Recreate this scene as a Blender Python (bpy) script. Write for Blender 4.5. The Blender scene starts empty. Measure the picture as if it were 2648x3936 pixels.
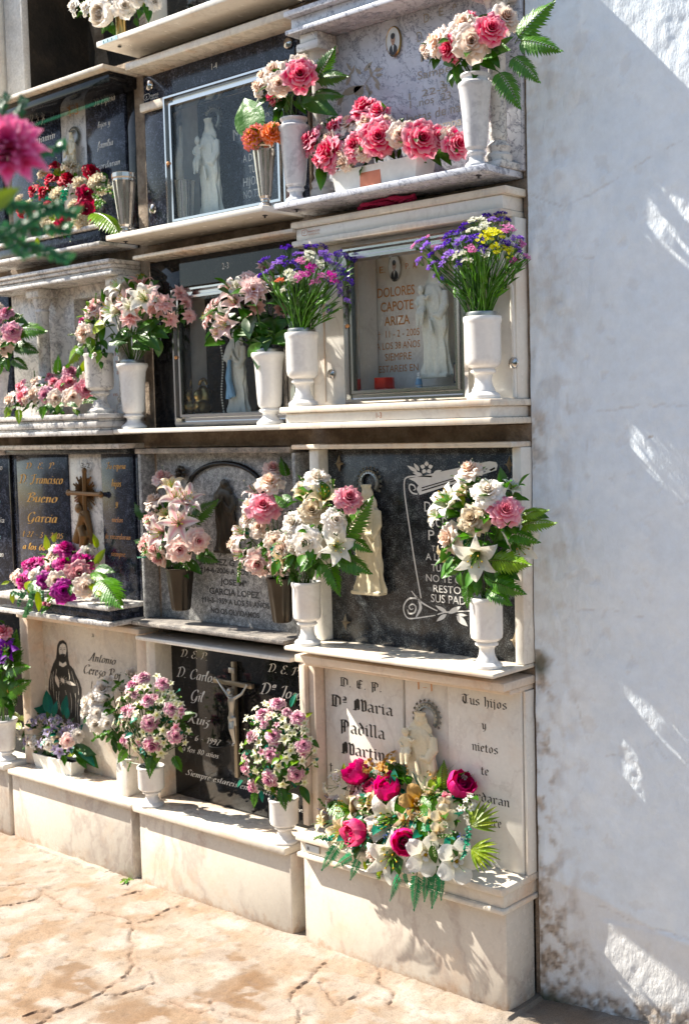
import bpy, bmesh, math, random
from mathutils import Vector, Matrix, noise
random.seed(7)
R = math.radians
C = bpy.context.scene.collection
# ---------------------------------------------------------------- camera solved from the photograph
F = 4789.0; CX, CY = 1324.0, 1968.0
CAM = Vector((1.90232, -2.88208, 1.62561))
RT = Vector((0.74581454, 0.66563265, -0.02634088)); UP = Vector((-0.02633714, 0.0689744, 0.99727072)); FW = Vector((-0.6656328, 0.74308526, -0.06897297))
def at(px, py, Y=0.0):
    d = FW + RT*((px-CX)/F) - UP*((py-CY)/F)
    return CAM + d*((Y-CAM.y)/d.y)
def mpp(P): return (Vector(P)-CAM).dot(FW)/F      # metres per photo pixel at P
class Crop:
    def __init__(s, ox, oy, k): s.ox, s.oy, s.k = ox, oy, k
    def at(s, x, y, Y=0.0): return at(s.ox+x*s.k, s.oy+y*s.k, Y)
K = {'a': Crop(0,0,.7015), 'b': Crop(900,0,.829), 'c': Crop(0,850,.7653), 'd': Crop(1000,750,.7653), 'e': Crop(0,1650,.7653),
     'f': Crop(1000,1650,.7653), 'g': Crop(0,2350,.7653), 'h': Crop(1000,2500,.7653), 'i': Crop(0,3100,.8929), 'j': Crop(1300,3100,.8597),
     'k': Crop(0,1000,.3827), 'l': Crop(0,300,.3827), 'm': Crop(0,1700,.3827), 'n': Crop(500,1050,.4145), 'o': Crop(0,0,.357), 'p': Crop(400,700,.5102), 'q': Crop(1948,0,.8578)}
# ---------------------------------------------------------------- materials
class NT:
    def __init__(s, name):
        s.m = bpy.data.materials.new(name); s.m.use_nodes = True; s.t = s.m.node_tree
        s.b = s.t.nodes['Principled BSDF']; s.out = s.t.nodes['Material Output']
    def n(s, typ, **kw):
        x = s.t.nodes.new('ShaderNode'+typ)
        for k, v in kw.items():
            if k.startswith('i_'): s.set(x, k[2:], v)
            else: setattr(x, k, v)
        return x
    def set(s, node, k, v):
        k = k.replace('_', ' ')
        sock = node.inputs[int(k)] if k.isdigit() else node.inputs[k]
        if isinstance(v, bpy.types.NodeSocket): s.t.links.new(v, sock)
        else: sock.default_value = v
    def coord(s, scale=1.0, rnd=True):
        tc = s.n('TexCoord'); v = tc.outputs['Object']
        if rnd:
            oi = s.n('ObjectInfo'); mu = s.n('Math', operation='MULTIPLY', i_0=oi.outputs['Random'], i_1=37.0)
            ad = s.n('VectorMath', operation='ADD', i_0=v, i_1=mu.outputs[0]); v = ad.outputs[0]
        if scale != 1.0: v = s.n('VectorMath', operation='MULTIPLY', i_0=v, i_1=(scale if isinstance(scale, tuple) else (scale,)*3)).outputs[0]
        return v
    def noise(s, v, scale, detail=4, rough=.55, dist=0):
        return s.n('TexNoise', i_Vector=v, i_Scale=scale, i_Detail=detail, i_Roughness=rough, i_Distortion=dist).outputs['Fac']
    def ramp(s, f, stops, interp='LINEAR'):
        r = s.n('ValToRGB', i_Fac=f); cr = r.color_ramp; cr.interpolation = interp
        while len(cr.elements) < len(stops): cr.elements.new(.5)
        for e, (p, c) in zip(cr.elements, stops):
            e.position = p; e.color = (c if isinstance(c, tuple) else (c, c, c)) + (1,)
        return r.outputs['Color']
    def mix(s, f, a, b, mode='MIX'):
        x = s.n('Mix', data_type='RGBA', blend_type=mode)
        for sock, v in ((x.inputs[0], f), (x.inputs[6], a), (x.inputs[7], b)):
            if isinstance(v, bpy.types.NodeSocket): s.t.links.new(v, sock)
            elif isinstance(v, tuple): sock.default_value = v + (1,) if len(v) == 3 else v
            else: sock.default_value = v
        return x.outputs[2]
    def bump(s, h, strength, dist=.001, normal=None):
        x = s.n('Bump', i_Height=h, i_Strength=strength, i_Distance=dist)
        if normal is not None: s.set(x, 'Normal', normal)
        return x.outputs[0]
    def fin(s, color=None, rough=.5, metal=0, normal=None, **kw):
        if color is not None: s.set(s.b, 'Base Color', color + (1,) if isinstance(color, tuple) and len(color) == 3 else color)
        s.set(s.b, 'Roughness', rough); s.set(s.b, 'Metallic', metal)
        if normal is not None: s.set(s.b, 'Normal', normal)
        for k, v in kw.items(): s.set(s.b, k, v)
        return s.m
def marble(name, base, vein, vs=7, thin=.035, rough=.22, stain=(.62,.36,.18), sf=.25, spk=0, amt=1.0, st=(1.5,1,.7), rot=0):
    t = NT(name); v = t.coord(1)
    w = t.n('TexNoise', i_Vector=v, i_Scale=vs*.6, i_Detail=5.0, i_Roughness=.6)
    wv = t.n('VectorMath', operation='MULTIPLY_ADD', i_0=w.outputs['Color'], i_1=(.35,.35,.35), i_2=v).outputs[0]
    if rot: wv = t.n('VectorRotate', rotation_type='Y_AXIS', i_Vector=wv, i_Angle=rot).outputs[0]
    st = t.n('VectorMath', operation='MULTIPLY', i_0=wv, i_1=st).outputs[0]
    f = t.noise(st, vs, 6, .6, .4)
    a = t.n('Math', operation='SUBTRACT', i_0=f, i_1=.5); a = t.n('Math', operation='ABSOLUTE', i_0=a.outputs[0]).outputs[0]
    veins = t.ramp(a, [(0, (amt,)*3), (thin, (amt*.35,)*3), (thin*3.2, (0,0,0))])
    cloud = t.ramp(t.noise(v, vs*.8, 4), [(.35, 0.0), (.75, .45*amt)])
    fac = t.n('Math', operation='MAXIMUM', i_0=veins, i_1=cloud).outputs[0]
    c = t.mix(fac, base, vein)
    s1 = t.ramp(t.noise(v, 5, 5, .65), [(.52, 0.0), (.75, sf)])
    c = t.mix(s1, c, stain)
    g = t.ramp(t.noise(v, 90, 3), [(.3, .93), (.7, 1.0)])
    c = t.mix(1.0, c, g, 'MULTIPLY')
    rg = t.ramp(t.noise(v, 30, 3), [(.3, rough*.8), (.8, rough*1.6)])
    if name == 'pedestal_marble':
        sx_ = t.n('SeparateXYZ', i_Vector=t.coord(1, False)).outputs[2]; sn = t.noise(v, 26, 5, .7); hh = t.n('Math', operation='MULTIPLY_ADD', i_0=sn, i_1=-.16, i_2=sx_).outputs[0]
        c = t.mix(t.ramp(hh, [(.0, .0), (.001, .0)]), c, c); mr = t.n('MapRange', i_0=hh, i_1=-.085, i_2=-.045, i_3=.75, i_4=0.0).outputs[0]; c = t.mix(mr, c, (.40,.25,.15))
        sc = t.ramp(t.noise(t.coord((60,60,9)), 1, 3, .6), [(.70, 0.0), (.74, .5)]); c = t.mix(sc, c, (.42,.34,.28))
    return t.fin(c, rg, normal=t.bump(t.noise(v, 60, 3), .15, .0006))
def granite(name, cols, scale=260, rough=.12, big=30):
    t = NT(name); v = t.coord(1)
    f = t.noise(v, scale, 3, .7); f2 = t.noise(v, big, 5, .7)
    m = t.n('Math', operation='MULTIPLY_ADD', i_0=f2, i_1=.7, i_2=f).outputs[0]
    c = t.ramp(m, [(.62, cols[0]), (.80, cols[1]), (.93, cols[2]), (1.0, cols[3])])
    t.set(t.b, 'Specular IOR Level', .28)
    return t.fin(c, rough)
def plain(name, col, rough=.5, metal=0, bump=0, bs=80, var=.15, **kw):
    t = NT(name); v = t.coord(1)
    g = t.ramp(t.noise(v, 40, 4), [(.3, 1-var), (.7, 1.0)])
    c = t.mix(1.0, col, g, 'MULTIPLY')
    return t.fin(c, rough, metal, normal=t.bump(t.noise(v, bs, 4), bump, .001) if bump else None, **kw)
def attr_mat(name, rough=.6, trans=.25, sheen=0.0, bs=140, bump=.25, spec=.4):
    t = NT(name); a = t.n('Attribute', attribute_name='Col').outputs['Color']; v = t.coord(1)
    g = t.ramp(t.noise(v, 3, 3), [(.3, .82), (.7, 1.0)])
    oi = t.n('ObjectInfo').outputs['Random']
    rr = t.n('MapRange', i_0=oi, i_3=.85, i_4=1.06).outputs[0]
    c = t.mix(1.0, a, g, 'MULTIPLY'); hs = t.n('HueSaturation', i_Color=c, i_Value=rr, i_Saturation=1.2); c = hs.outputs[0]
    t.fin(c, rough, normal=t.bump(t.noise(v, 6, 4), bump, .02)); t.set(t.b, 'Specular IOR Level', spec)
    if trans > 0:
        tr = t.n('BsdfTranslucent', i_Color=c); mx = t.n('MixShader', i_0=trans)
        t.t.links.new(t.b.outputs[0], mx.inputs[1]); t.t.links.new(tr.outputs[0], mx.inputs[2]); t.t.links.new(mx.outputs[0], t.out.inputs['Surface'])
    return t.m
M = {}
M['white'] = marble('white_marble', (.76,.73,.665), (.55,.50,.45), 3.5, .02, .2, (.74,.50,.32), .30, amt=.5)
M['cream'] = marble('cream_marble', (.71,.645,.54), (.50,.44,.38), 3.0, .03, .25, (.68,.38,.19), .65, amt=.6)
M['warm'] = marble('stained_marble', (.72,.60,.48), (.50,.40,.32), 3.0, .03, .3, (.66,.36,.17), .75, amt=.5)
M['box'] = marble('pedestal_marble', (.67,.615,.525), (.45,.38,.33), 2.4, .03, .24, (.66,.42,.25), .5, amt=.8)
M['vein'] = marble('veined_grey_marble', (.60,.62,.68), (.09,.10,.15), 9, .022, .25, (.5,.4,.3), .12, amt=.9, st=(3.4,1,.75), rot=.65)
M['vein2'] = marble('veined_white_marble', (.70,.67,.63), (.25,.24,.24), 9, .03, .25, (.55,.42,.3), .3, amt=1.0, st=(2.2,1,.8), rot=.5)
M['vase'] = marble('vase_marble', (.78,.765,.74), (.56,.53,.51), 4.0, .02, .18, (.64,.45,.31), .30, amt=.32)
M['vasegrey'] = marble('vase_grey_marble', (.66,.66,.67), (.40,.40,.43), 6, .05, .25, (.5,.45,.4), .1, amt=.7)
M['black'] = granite('polished_black_granite', ((.003,.003,.003),(.005,.005,.006),(.010,.010,.011),(.03,.03,.03)), 300, .06)
M['blue'] = granite('blue_black_granite', ((.005,.006,.010),(.011,.014,.023),(.03,.037,.058),(.09,.10,.14)), 190, .14)
M['dark'] = granite('dark_speckled_granite', ((.006,.006,.007),(.014,.015,.017),(.045,.05,.055),(.14,.15,.15)), 260, .2)
M['grey'] = granite('grey_granite', ((.07,.07,.07),(.20,.20,.20),(.38,.38,.37),(.6,.6,.58)), 420, .4, 60)
M['greyd'] = granite('aged_granite_ledge', ((.05,.05,.05),(.14,.13,.125),(.28,.25,.22),(.42,.38,.33)), 420, .5, 20)
def concrete(name, a, b, c_, sc=9):
    t = NT(name); v = t.coord(1, False)
    f = t.noise(v, sc, 7, .7); c = t.ramp(f, [(.3, a), (.5, b), (.68, c_)])
    g = t.ramp(t.noise(v, 120, 4), [(.3, .75), (.7, 1.0)]); c = t.mix(1.0, c, g, 'MULTIPLY')
    return t.fin(c, .9, normal=t.bump(f, .8, .02, t.bump(t.noise(v, 90, 5), .7, .004)))
M['conc'] = concrete('brown_weathered_concrete', (.10,.07,.045), (.23,.17,.12), (.38,.31,.24), 11)
M['cave'] = concrete('shaded_niche_concrete', (.010,.008,.005), (.030,.022,.014), (.085,.055,.034), 5)  # bare concrete darkened: shade inside the empty niche is put into its colour
M['pillar'] = concrete('flaking_white_plaster', (.60,.56,.51), (.74,.71,.67), (.80,.78,.75), 6)
M['brass'] = plain('aged_brass', (.42,.30,.12), .3, 1.0)
M['bronze'] = plain('dark_bronze', (.045,.036,.026), .32, .6, .2, 60)
M['bronze2'] = plain('brown_bronze_relief', (.16,.085,.03), .42, .6, .3, 120)
M['star'] = plain('bronze_star', (.34,.27,.18), .4, .5)
M['chrome'] = plain('polished_steel', (.50,.48,.46), .14, 1.0, var=.05)
M['pewter'] = plain('pewter', (.32,.33,.31), .38, .9, .3, 200)
M['silver'] = plain('silvered_corpus', (.42,.41,.38), .3, .85, .2, 150)
M['wood'] = plain('bronze_cross', (.30,.25,.18), .35, .7)
M['ivory'] = plain('ivory_resin', (.66,.58,.40), .42, 0, .1, 200)
M['ivoryw'] = plain('white_resin', (.72,.72,.62), .4)
M['lourdes'] = plain('painted_robe', (.62,.62,.55), .5)
M['bluesash'] = plain('blue_sash', (.22,.42,.62), .5)
M['crystal'] = plain('moulded_silvered_glass', (.50,.46,.42), .12, .8, .25, 70)
M['plastic'] = plain('white_plastic', (.74,.72,.66), .4)
M['redplastic'] = plain('red_candle_glass', (.62,.03,.02), .3)
M['orange'] = plain('orange_label', (.66,.22,.12), .6)
M['skin'] = plain('print_skin', (.40,.25,.18), .6); M['suit'] = plain('print_dark', (.03,.03,.035), .6); M['paper'] = plain('print_pale', (.62,.66,.68), .6)
M['dirt'] = plain('dark_gap', (.03,.025,.02), .9)
M['ink'] = plain('black_lettering', (.012,.011,.010), .4)
M['inkgrey'] = plain('dark_grey_lettering', (.05,.05,.05), .5)
M['inkw'] = plain('white_lettering', (.68,.66,.62), .5)
M['inkg'] = plain('gold_lettering', (.62,.34,.07), .45, .3)
M['inkb'] = plain('bronze_lettering', (.60,.27,.09), .5, .1)
M['inko'] = plain('orange_lettering', (.50,.20,.09), .6)
M['inkt'] = plain('tan_lettering', (.33,.29,.23), .5)
M['inkc'] = plain('pale_blue_lettering', (.35,.6,.68), .5)
M['petal'] = attr_mat('petal_cloth', .62, .34)
M['leaf'] = attr_mat('leaf_plastic', .38, .25, spec=.5)
t = NT('cabinet_glass'); gl = t.n('BsdfGlossy', i_Color=(.9,.93,.95,1), i_Roughness=.02); tp = t.n('BsdfTransparent', i_Color=(.985,.99,.985,1))
fr = t.n('Fresnel', i_IOR=1.17); mx = t.n('MixShader', i_0=fr.outputs[0]); t.t.links.new(tp.outputs[0], mx.inputs[1]); t.t.links.new(gl.outputs[0], mx.inputs[2]); t.t.links.new(mx.outputs[0], t.out.inputs['Surface']); M['glass'] = t.m
# ---------------------------------------------------------------- mesh helpers
BEV = {}
def bevbox(sx, sy, sz, b):
    key = (round(sx,4), round(sy,4), round(sz,4), b)
    if key not in BEV:
        bm = bmesh.new(); bmesh.ops.create_cube(bm, size=1)
        bmesh.ops.scale(bm, vec=(sx,sy,sz), verts=bm.verts)
        if b > 0: bmesh.ops.bevel(bm, geom=list(bm.edges), offset=min(b, .45*min(sx,sy,sz)), segments=2, affect='EDGES', profile=.5)
        bm.verts.index_update(); BEV[key] = ([v.co.copy() for v in bm.verts], [[v.index for v in f.verts] for f in bm.faces]); bm.free()
    return BEV[key]
class MB:
    def __init__(s): s.v = []; s.f = []; s.m = []; s.c = []; s.mats = []; s.marks = []
    def mi(s, mat):
        if mat not in s.mats: s.mats.append(mat)
        return s.mats.index(mat)
    def add(s, vs, fs, mat, col=(1,1,1), T=None):
        o = len(s.v); k = s.mi(mat)
        for i, p in enumerate(vs):
            p = Vector(p); s.v.append(T @ p if T is not None else p); s.c.append(col[i] if isinstance(col, list) else col)
        for f in fs: s.f.append([o+i for i in f]); s.m.append(k)
    def box(s, x0, x1, y0, y1, z0, z1, mat, b=.003, T=None):
        vs, fs = bevbox(x1-x0, y1-y0, z1-z0, b); c = Vector(((x0+x1)/2, (y0+y1)/2, (z0+z1)/2))
        s.add([p+c for p in vs], fs, mat, T=T); return s
    def lathe(s, prof, c, mat, seg=32, T=None, sx=1, sy=1, mod=None, col=(1,1,1)):
        vs = []; n = len(prof)
        for (r, z) in prof:
            for j in range(seg):
                a = 2*math.pi*j/seg; q = r*(mod(a, z) if mod else 1)
                vs.append((c[0]+q*math.cos(a)*sx, c[1]+q*math.sin(a)*sy, c[2]+z))
        fs = [(i*seg+j, i*seg+(j+1) % seg, (i+1)*seg+(j+1) % seg, (i+1)*seg+j) for i in range(n-1) for j in range(seg)]
        if prof[0][0] > 1e-5: fs.append(list(range(seg))[::-1])
        if prof[-1][0] > 1e-5: fs.append([(n-1)*seg+j for j in range(seg)])
        s.add(vs, fs, mat, col, T); return s
    def ball(s, c, r, mat, seg=16, col=(1,1,1), T=None):
        rx, ry, rz = r if isinstance(r, tuple) else (r, r, r); n = max(4, seg//2)
        vs = [(c[0]+rx*math.sin(math.pi*i/n)*math.cos(2*math.pi*j/seg), c[1]+ry*math.sin(math.pi*i/n)*math.sin(2*math.pi*j/seg), c[2]-rz*math.cos(math.pi*i/n)) for i in range(n+1) for j in range(seg)]
        fs = [(i*seg+j, i*seg+(j+1) % seg, (i+1)*seg+(j+1) % seg, (i+1)*seg+j) for i in range(n) for j in range(seg)]
        s.add(vs, fs, mat, col, T); return s
    def tube(s, pts, r, mat, seg=6, col=(1,1,1), T=None, cap=True):
        pts = [Vector(p) for p in pts]; n = len(pts); rs = r if isinstance(r, (list, tuple)) else [r]*n; vs = []; cols = []
        prev = None
        for i, p in enumerate(pts):
            d = (pts[min(i+1, n-1)]-pts[max(i-1, 0)]).normalized()
            a = prev if prev is not None else (Vector((0,0,1)) if abs(d.z) < .9 else Vector((1,0,0)))
            u = (a - d*a.dot(d)).normalized(); w = d.cross(u); prev = u
            for j in range(seg):
                q = 2*math.pi*j/seg; vs.append(p+(u*math.cos(q)+w*math.sin(q))*rs[i])
                cols.append(col[i] if isinstance(col, list) else col)
        fs = [(i*seg+j, i*seg+(j+1) % seg, (i+1)*seg+(j+1) % seg, (i+1)*seg+j) for i in range(n-1) for j in range(seg)]
        if cap: fs.append(list(range(seg))[::-1]); fs.append([(n-1)*seg+j for j in range(seg)])
        s.add(vs, fs, mat, cols, T); return s
    def strip(s, pts, w, Y, mat, th=.0008):      # flat engraved stroke lying on a facade-parallel face; pts = world points
        n = len(pts); ws = w if isinstance(w, (list, tuple)) else [w]*n; vs = []
        for i in range(n):
            a = pts[max(i-1, 0)]; b = pts[min(i+1, n-1)]; d = Vector((b.x-a.x, 0, b.z-a.z))
            d = d.normalized() if d.length > 1e-9 else Vector((1,0,0)); q = Vector((-d.z, 0, d.x))*ws[i]*.5
            for e in (q, -q): vs.append((pts[i].x+e.x, Y-th, pts[i].z+e.z))
        s.add(vs, [(2*i, 2*i+1, 2*i+3, 2*i+2) for i in range(n-1)], mat); return s
    def poly(s, pts, Y, mat, th=.0008):
        s.add([(p.x, Y-th, p.z) for p in pts], [list(range(len(pts)))], mat); return s
    def mesh(s, name, off=Vector((0,0,0)), smooth=True, ang=38):
        me = bpy.data.meshes.new(name); me.from_pydata([tuple(p-off) for p in s.v], [], s.f)
        for m in s.mats: me.materials.append(M[m])
        if len(s.mats) > 1: me.polygons.foreach_set('material_index', s.m)
        ca = me.color_attributes.new('Col', 'FLOAT_COLOR', 'POINT'); ca.data.foreach_set('color', [x for c in s.c for x in (c[0], c[1], c[2], 1.0)])
        me.validate(); me.update()
        if smooth:
            me.shade_smooth()
            try: me.set_sharp_from_angle(angle=R(ang))
            except Exception: pass
        return me
def thing(name, label, cat, loc, group=None, kind=None):
    o = bpy.data.objects.new(name, None); C.objects.link(o); o.location = loc; o.empty_display_size = .05
    o['label'] = label; o['category'] = cat
    if group: o['group'] = group
    if kind: o['kind'] = kind
    return o
def wl(o):
    v = Vector(o.location)
    while o.parent: o = o.parent; v = v + Vector(o.location)
    return v
def part(name, mb, parent, smooth=True, label=None, ang=38):
    ob = bpy.data.objects.new(name, mb.mesh(name, wl(parent), smooth, ang)); C.objects.link(ob); ob.parent = parent
    if label: ob['label'] = label
    return ob
def solo(name, mb, label, cat, loc, group=None, kind=None, smooth=True):
    loc = Vector(loc); ob = bpy.data.objects.new(name, mb.mesh(name, loc, smooth)); C.objects.link(ob); ob.location = loc
    if label: ob['label'] = label
    if cat: ob['category'] = cat
    if group: ob['group'] = group
    if kind: ob['kind'] = kind
    return ob
def bx(*a, **k): return MB().box(*a, **k)
# ---------------------------------------------------------------- lettering
def text_raw(s, shear=0, bold=0):
    cu = bpy.data.curves.new('t', 'FONT'); cu.body = s; cu.shear = shear; cu.offset = bold; cu.resolution_u = 3
    ob = bpy.data.objects.new('t', cu); me = ob.to_mesh()
    vs = [v.co.copy() for v in me.vertices]; fs = [list(p.vertices) for p in me.polygons]
    ob.to_mesh_clear(); bpy.data.objects.remove(ob); bpy.data.curves.remove(cu); return vs, fs
_v, _ = text_raw('H'); CAPH = max(p.y for p in _v)
def text(mb, cr, s, x0, x1, y0, y1, cap, Y, mat, shear=0, bold=0, th=.0008, slope=True):
    """text line between two photo points (left/right end of the baseline), cap height in crop pixels, on plane Y"""
    A = cr.at(x0, y0, Y); B = cr.at(x1, y1, Y); vs, fs = text_raw(s, shear, bold)
    if not vs: return
    mb.marks.append((len(mb.v), len(mb.f)))
    mn = min(p.x for p in vs); mxx = max(p.x for p in vs); sx = (B.x-A.x)/(mxx-mn); sy = cap*cr.k*mpp((A+B)/2)/CAPH; z = (A.z+B.z)/2
    mb.add([(A.x+(p.x-mn)*sx, Y-th, z+p.y*sy) for p in vs], fs, mat)
# broad-nib pen lettering: skeleton strokes on a 4 x 7 grid swept with a slanted nib
def _g(w, *st): return (w, st)
BL = {
 'D': _g(5.2, [(.9,0),(.9,6.6)], [(.3,6.8),(2.6,7),(4.4,5.6),(4.4,1.6),(2.8,.1),(.3,.3)], [(2.3,6.2),(2.3,.8)]),
 'E': _g(4.6, [(1,6.2),(1,.9),(2.4,.1),(4,1)], [(1,6.2),(2.4,7),(4,6.2)], [(1.2,3.6),(3.4,3.6)], [(2.2,6.4),(2.2,.6)]),
 'P': _g(4.8, [(1,-1.2),(1,6.6)], [(.3,6.6),(2.6,7),(4,5.8),(4,3.6),(2.6,2.8),(1,3)], [(2.3,6.2),(2.3,0)]),
 'M': _g(6.4, [(.9,0),(.9,5.6),(1.8,6.8),(2.6,5.8),(2.6,.3)], [(2.6,5.8),(3.8,6.9),(4.4,5.8),(4.4,.2),(5.2,-.1)], [(4.4,5.8),(5.3,6.7),(5.9,5.4),(5.9,.2)], [(1.8,6.2),(1.8,.8)], [(.2,.2),(1.6,-.1)]),
 'T': _g(5, [(.4,6.4),(1.8,7),(3.4,6.3),(4.8,6.9)], [(2.9,6.4),(1.2,5.2),(1,2),(2.4,.1),(4.2,.8)], [(2.9,6.2),(2.9,.6)]),
 'a': _g(3.6, [(.5,4.1),(1.8,4.7),(2.7,3.9),(2.7,.5),(3.3,.1)], [(2.6,2.6),(.9,2),(.7,.8),(1.6,.1),(2.6,.9)]),
 'r': _g(3, [(.3,4.4),(1,4.1),(1,.4),(1.5,.05)], [(1,3.9),(2,4.8),(2.8,4)]),
 'i': _g(2, [(.3,4.5),(1,4.1),(1,.5),(1.6,.05)], [(.8,5.9),(1.2,5.7)]),
 'j': _g(2.2, [(.3,4.5),(1.1,4.1),(1.1,-1.2),(.2,-1.9)], [(.9,5.9),(1.3,5.7)]),
 'd': _g(3.6, [(1.2,6.9),(2.9,4.2),(2.9,1),(1.8,.05),(.8,.8),(.8,3.6),(1.8,4.4),(2.7,3.9)]),
 'l': _g(2, [(.3,7),(1,6.7),(1,.5),(1.6,.05)]),
 't': _g(2.6, [(1.1,5.8),(1.1,.6),(1.9,.05),(2.4,.3)], [(.3,4.2),(2.2,4.4)]),
 'n': _g(3.6, [(.3,4.4),(1,4.1),(1,0)], [(1,3.9),(2,4.7),(2.8,4),(2.8,.4),(3.3,.05)]),
 'u': _g(3.6, [(.3,4.5),(1,4.1),(1,.9),(1.8,.05),(2.8,.8)], [(2.8,4.5),(2.8,.4),(3.4,.05)]),
 's': _g(3, [(2.6,4.1),(1.6,4.6),(.7,3.8),(.9,2.9),(2.5,1.9),(2.6,.8),(1.5,.05),(.5,.6)]),
 'h': _g(3.6, [(.5,7),(1,6.7),(1,0)], [(1,3.8),(2,4.7),(2.8,4),(2.8,.2),(2.1,-1.2)]),
 'o': _g(3.4, [(1.7,4.6),(.8,3.7),(.8,.9),(1.7,.05),(2.6,.9),(2.6,3.7),(1.7,4.6)]),
 'y': _g(3.6, [(.3,4.5),(1,4.1),(1,1),(1.8,.2),(2.8,.9)], [(2.8,4.6),(2.8,.2),(2.1,-1.4),(1,-1.8)]),
 'e': _g(3, [(.9,2),(2.4,2.8),(2.4,3.9),(1.6,4.6),(.8,3.8),(.8,.9),(1.6,.05),(2.6,.7)]),
 'c': _g(2.8, [(2.4,3.9),(1.6,4.6),(.8,3.7),(.8,.9),(1.6,.05),(2.5,.7)]),
 'm': _g(5.4, [(.3,4.4),(1,4.1),(1,0)], [(1,3.9),(2,4.7),(2.8,4),(2.8,0)], [(2.8,3.9),(3.8,4.7),(4.6,4),(4.6,.4),(5.1,.05)]),
 'p': _g(3.6, [(.3,4.4),(1,4.1),(1,-1.9)], [(1,3.9),(2,4.7),(2.8,4),(2.8,.9),(1.9,.05),(1,.6)]),
 '.': _g(1.6, [(.6,.5),(1,.1)]), ' ': _g(2.6), '-': _g(3, [(.6,2.3),(2.4,2.5)]), '1': _g(2.6, [(.5,5.6),(1.4,6.6),(1.4,0)]),
 '†': _g(3.4, [(1.7,7),(1.7,-.4)], [(.4,5),(3,5)]), 'ª': _g(3, [(.6,6.6),(1.5,6.9),(2,6.3),(2,4.6)], [(2,5.6),(.8,5.3),(.9,4.6),(2,4.8)], [(.6,3.5),(2.3,3.5)]),
}
def nib(mb, cr, s, x0, x1, y0, y1, cap, Y, mat, nw=.85, ang=40, shear=0, th=.0008):
    A = cr.at(x0, y0, Y); B = cr.at(x1, y1, Y); z = (A.z+B.z)/2; tot = sum(BL[c][0] for c in s)
    sx = (B.x-A.x)/tot; sy = cap*cr.k*mpp((A+B)/2)/7.0; a = R(ang); nx, ny = math.cos(a)*nw*.5, math.sin(a)*nw*.5; x = 0; mb.marks.append((len(mb.v), len(mb.f)))
    for c in s:
        w, sts = BL[c]; kq = 1.25 if c.isupper() and shear == 0 else 1; nx, ny = math.cos(a)*nw*.5*kq, math.sin(a)*nw*.5*kq
        for st in sts:
            for (p, q) in zip(st[:-1], st[1:]):
                quad = [(p[0]-nx, p[1]-ny), (p[0]+nx, p[1]+ny), (q[0]+nx, q[1]+ny), (q[0]-nx, q[1]-ny)]
                th += .000002
                vs = [(A.x+(x+u+v*shear)*sx, Y-th, z+v*sy) for u, v in quad]
                cr2 = (quad[1][0]-quad[0][0])*(quad[2][1]-quad[1][1])-(quad[1][1]-quad[0][1])*(quad[2][0]-quad[1][0])
                mb.add(vs if cr2 > 0 else vs[::-1], [(0,1,2,3)], mat)
        x += w

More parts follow.
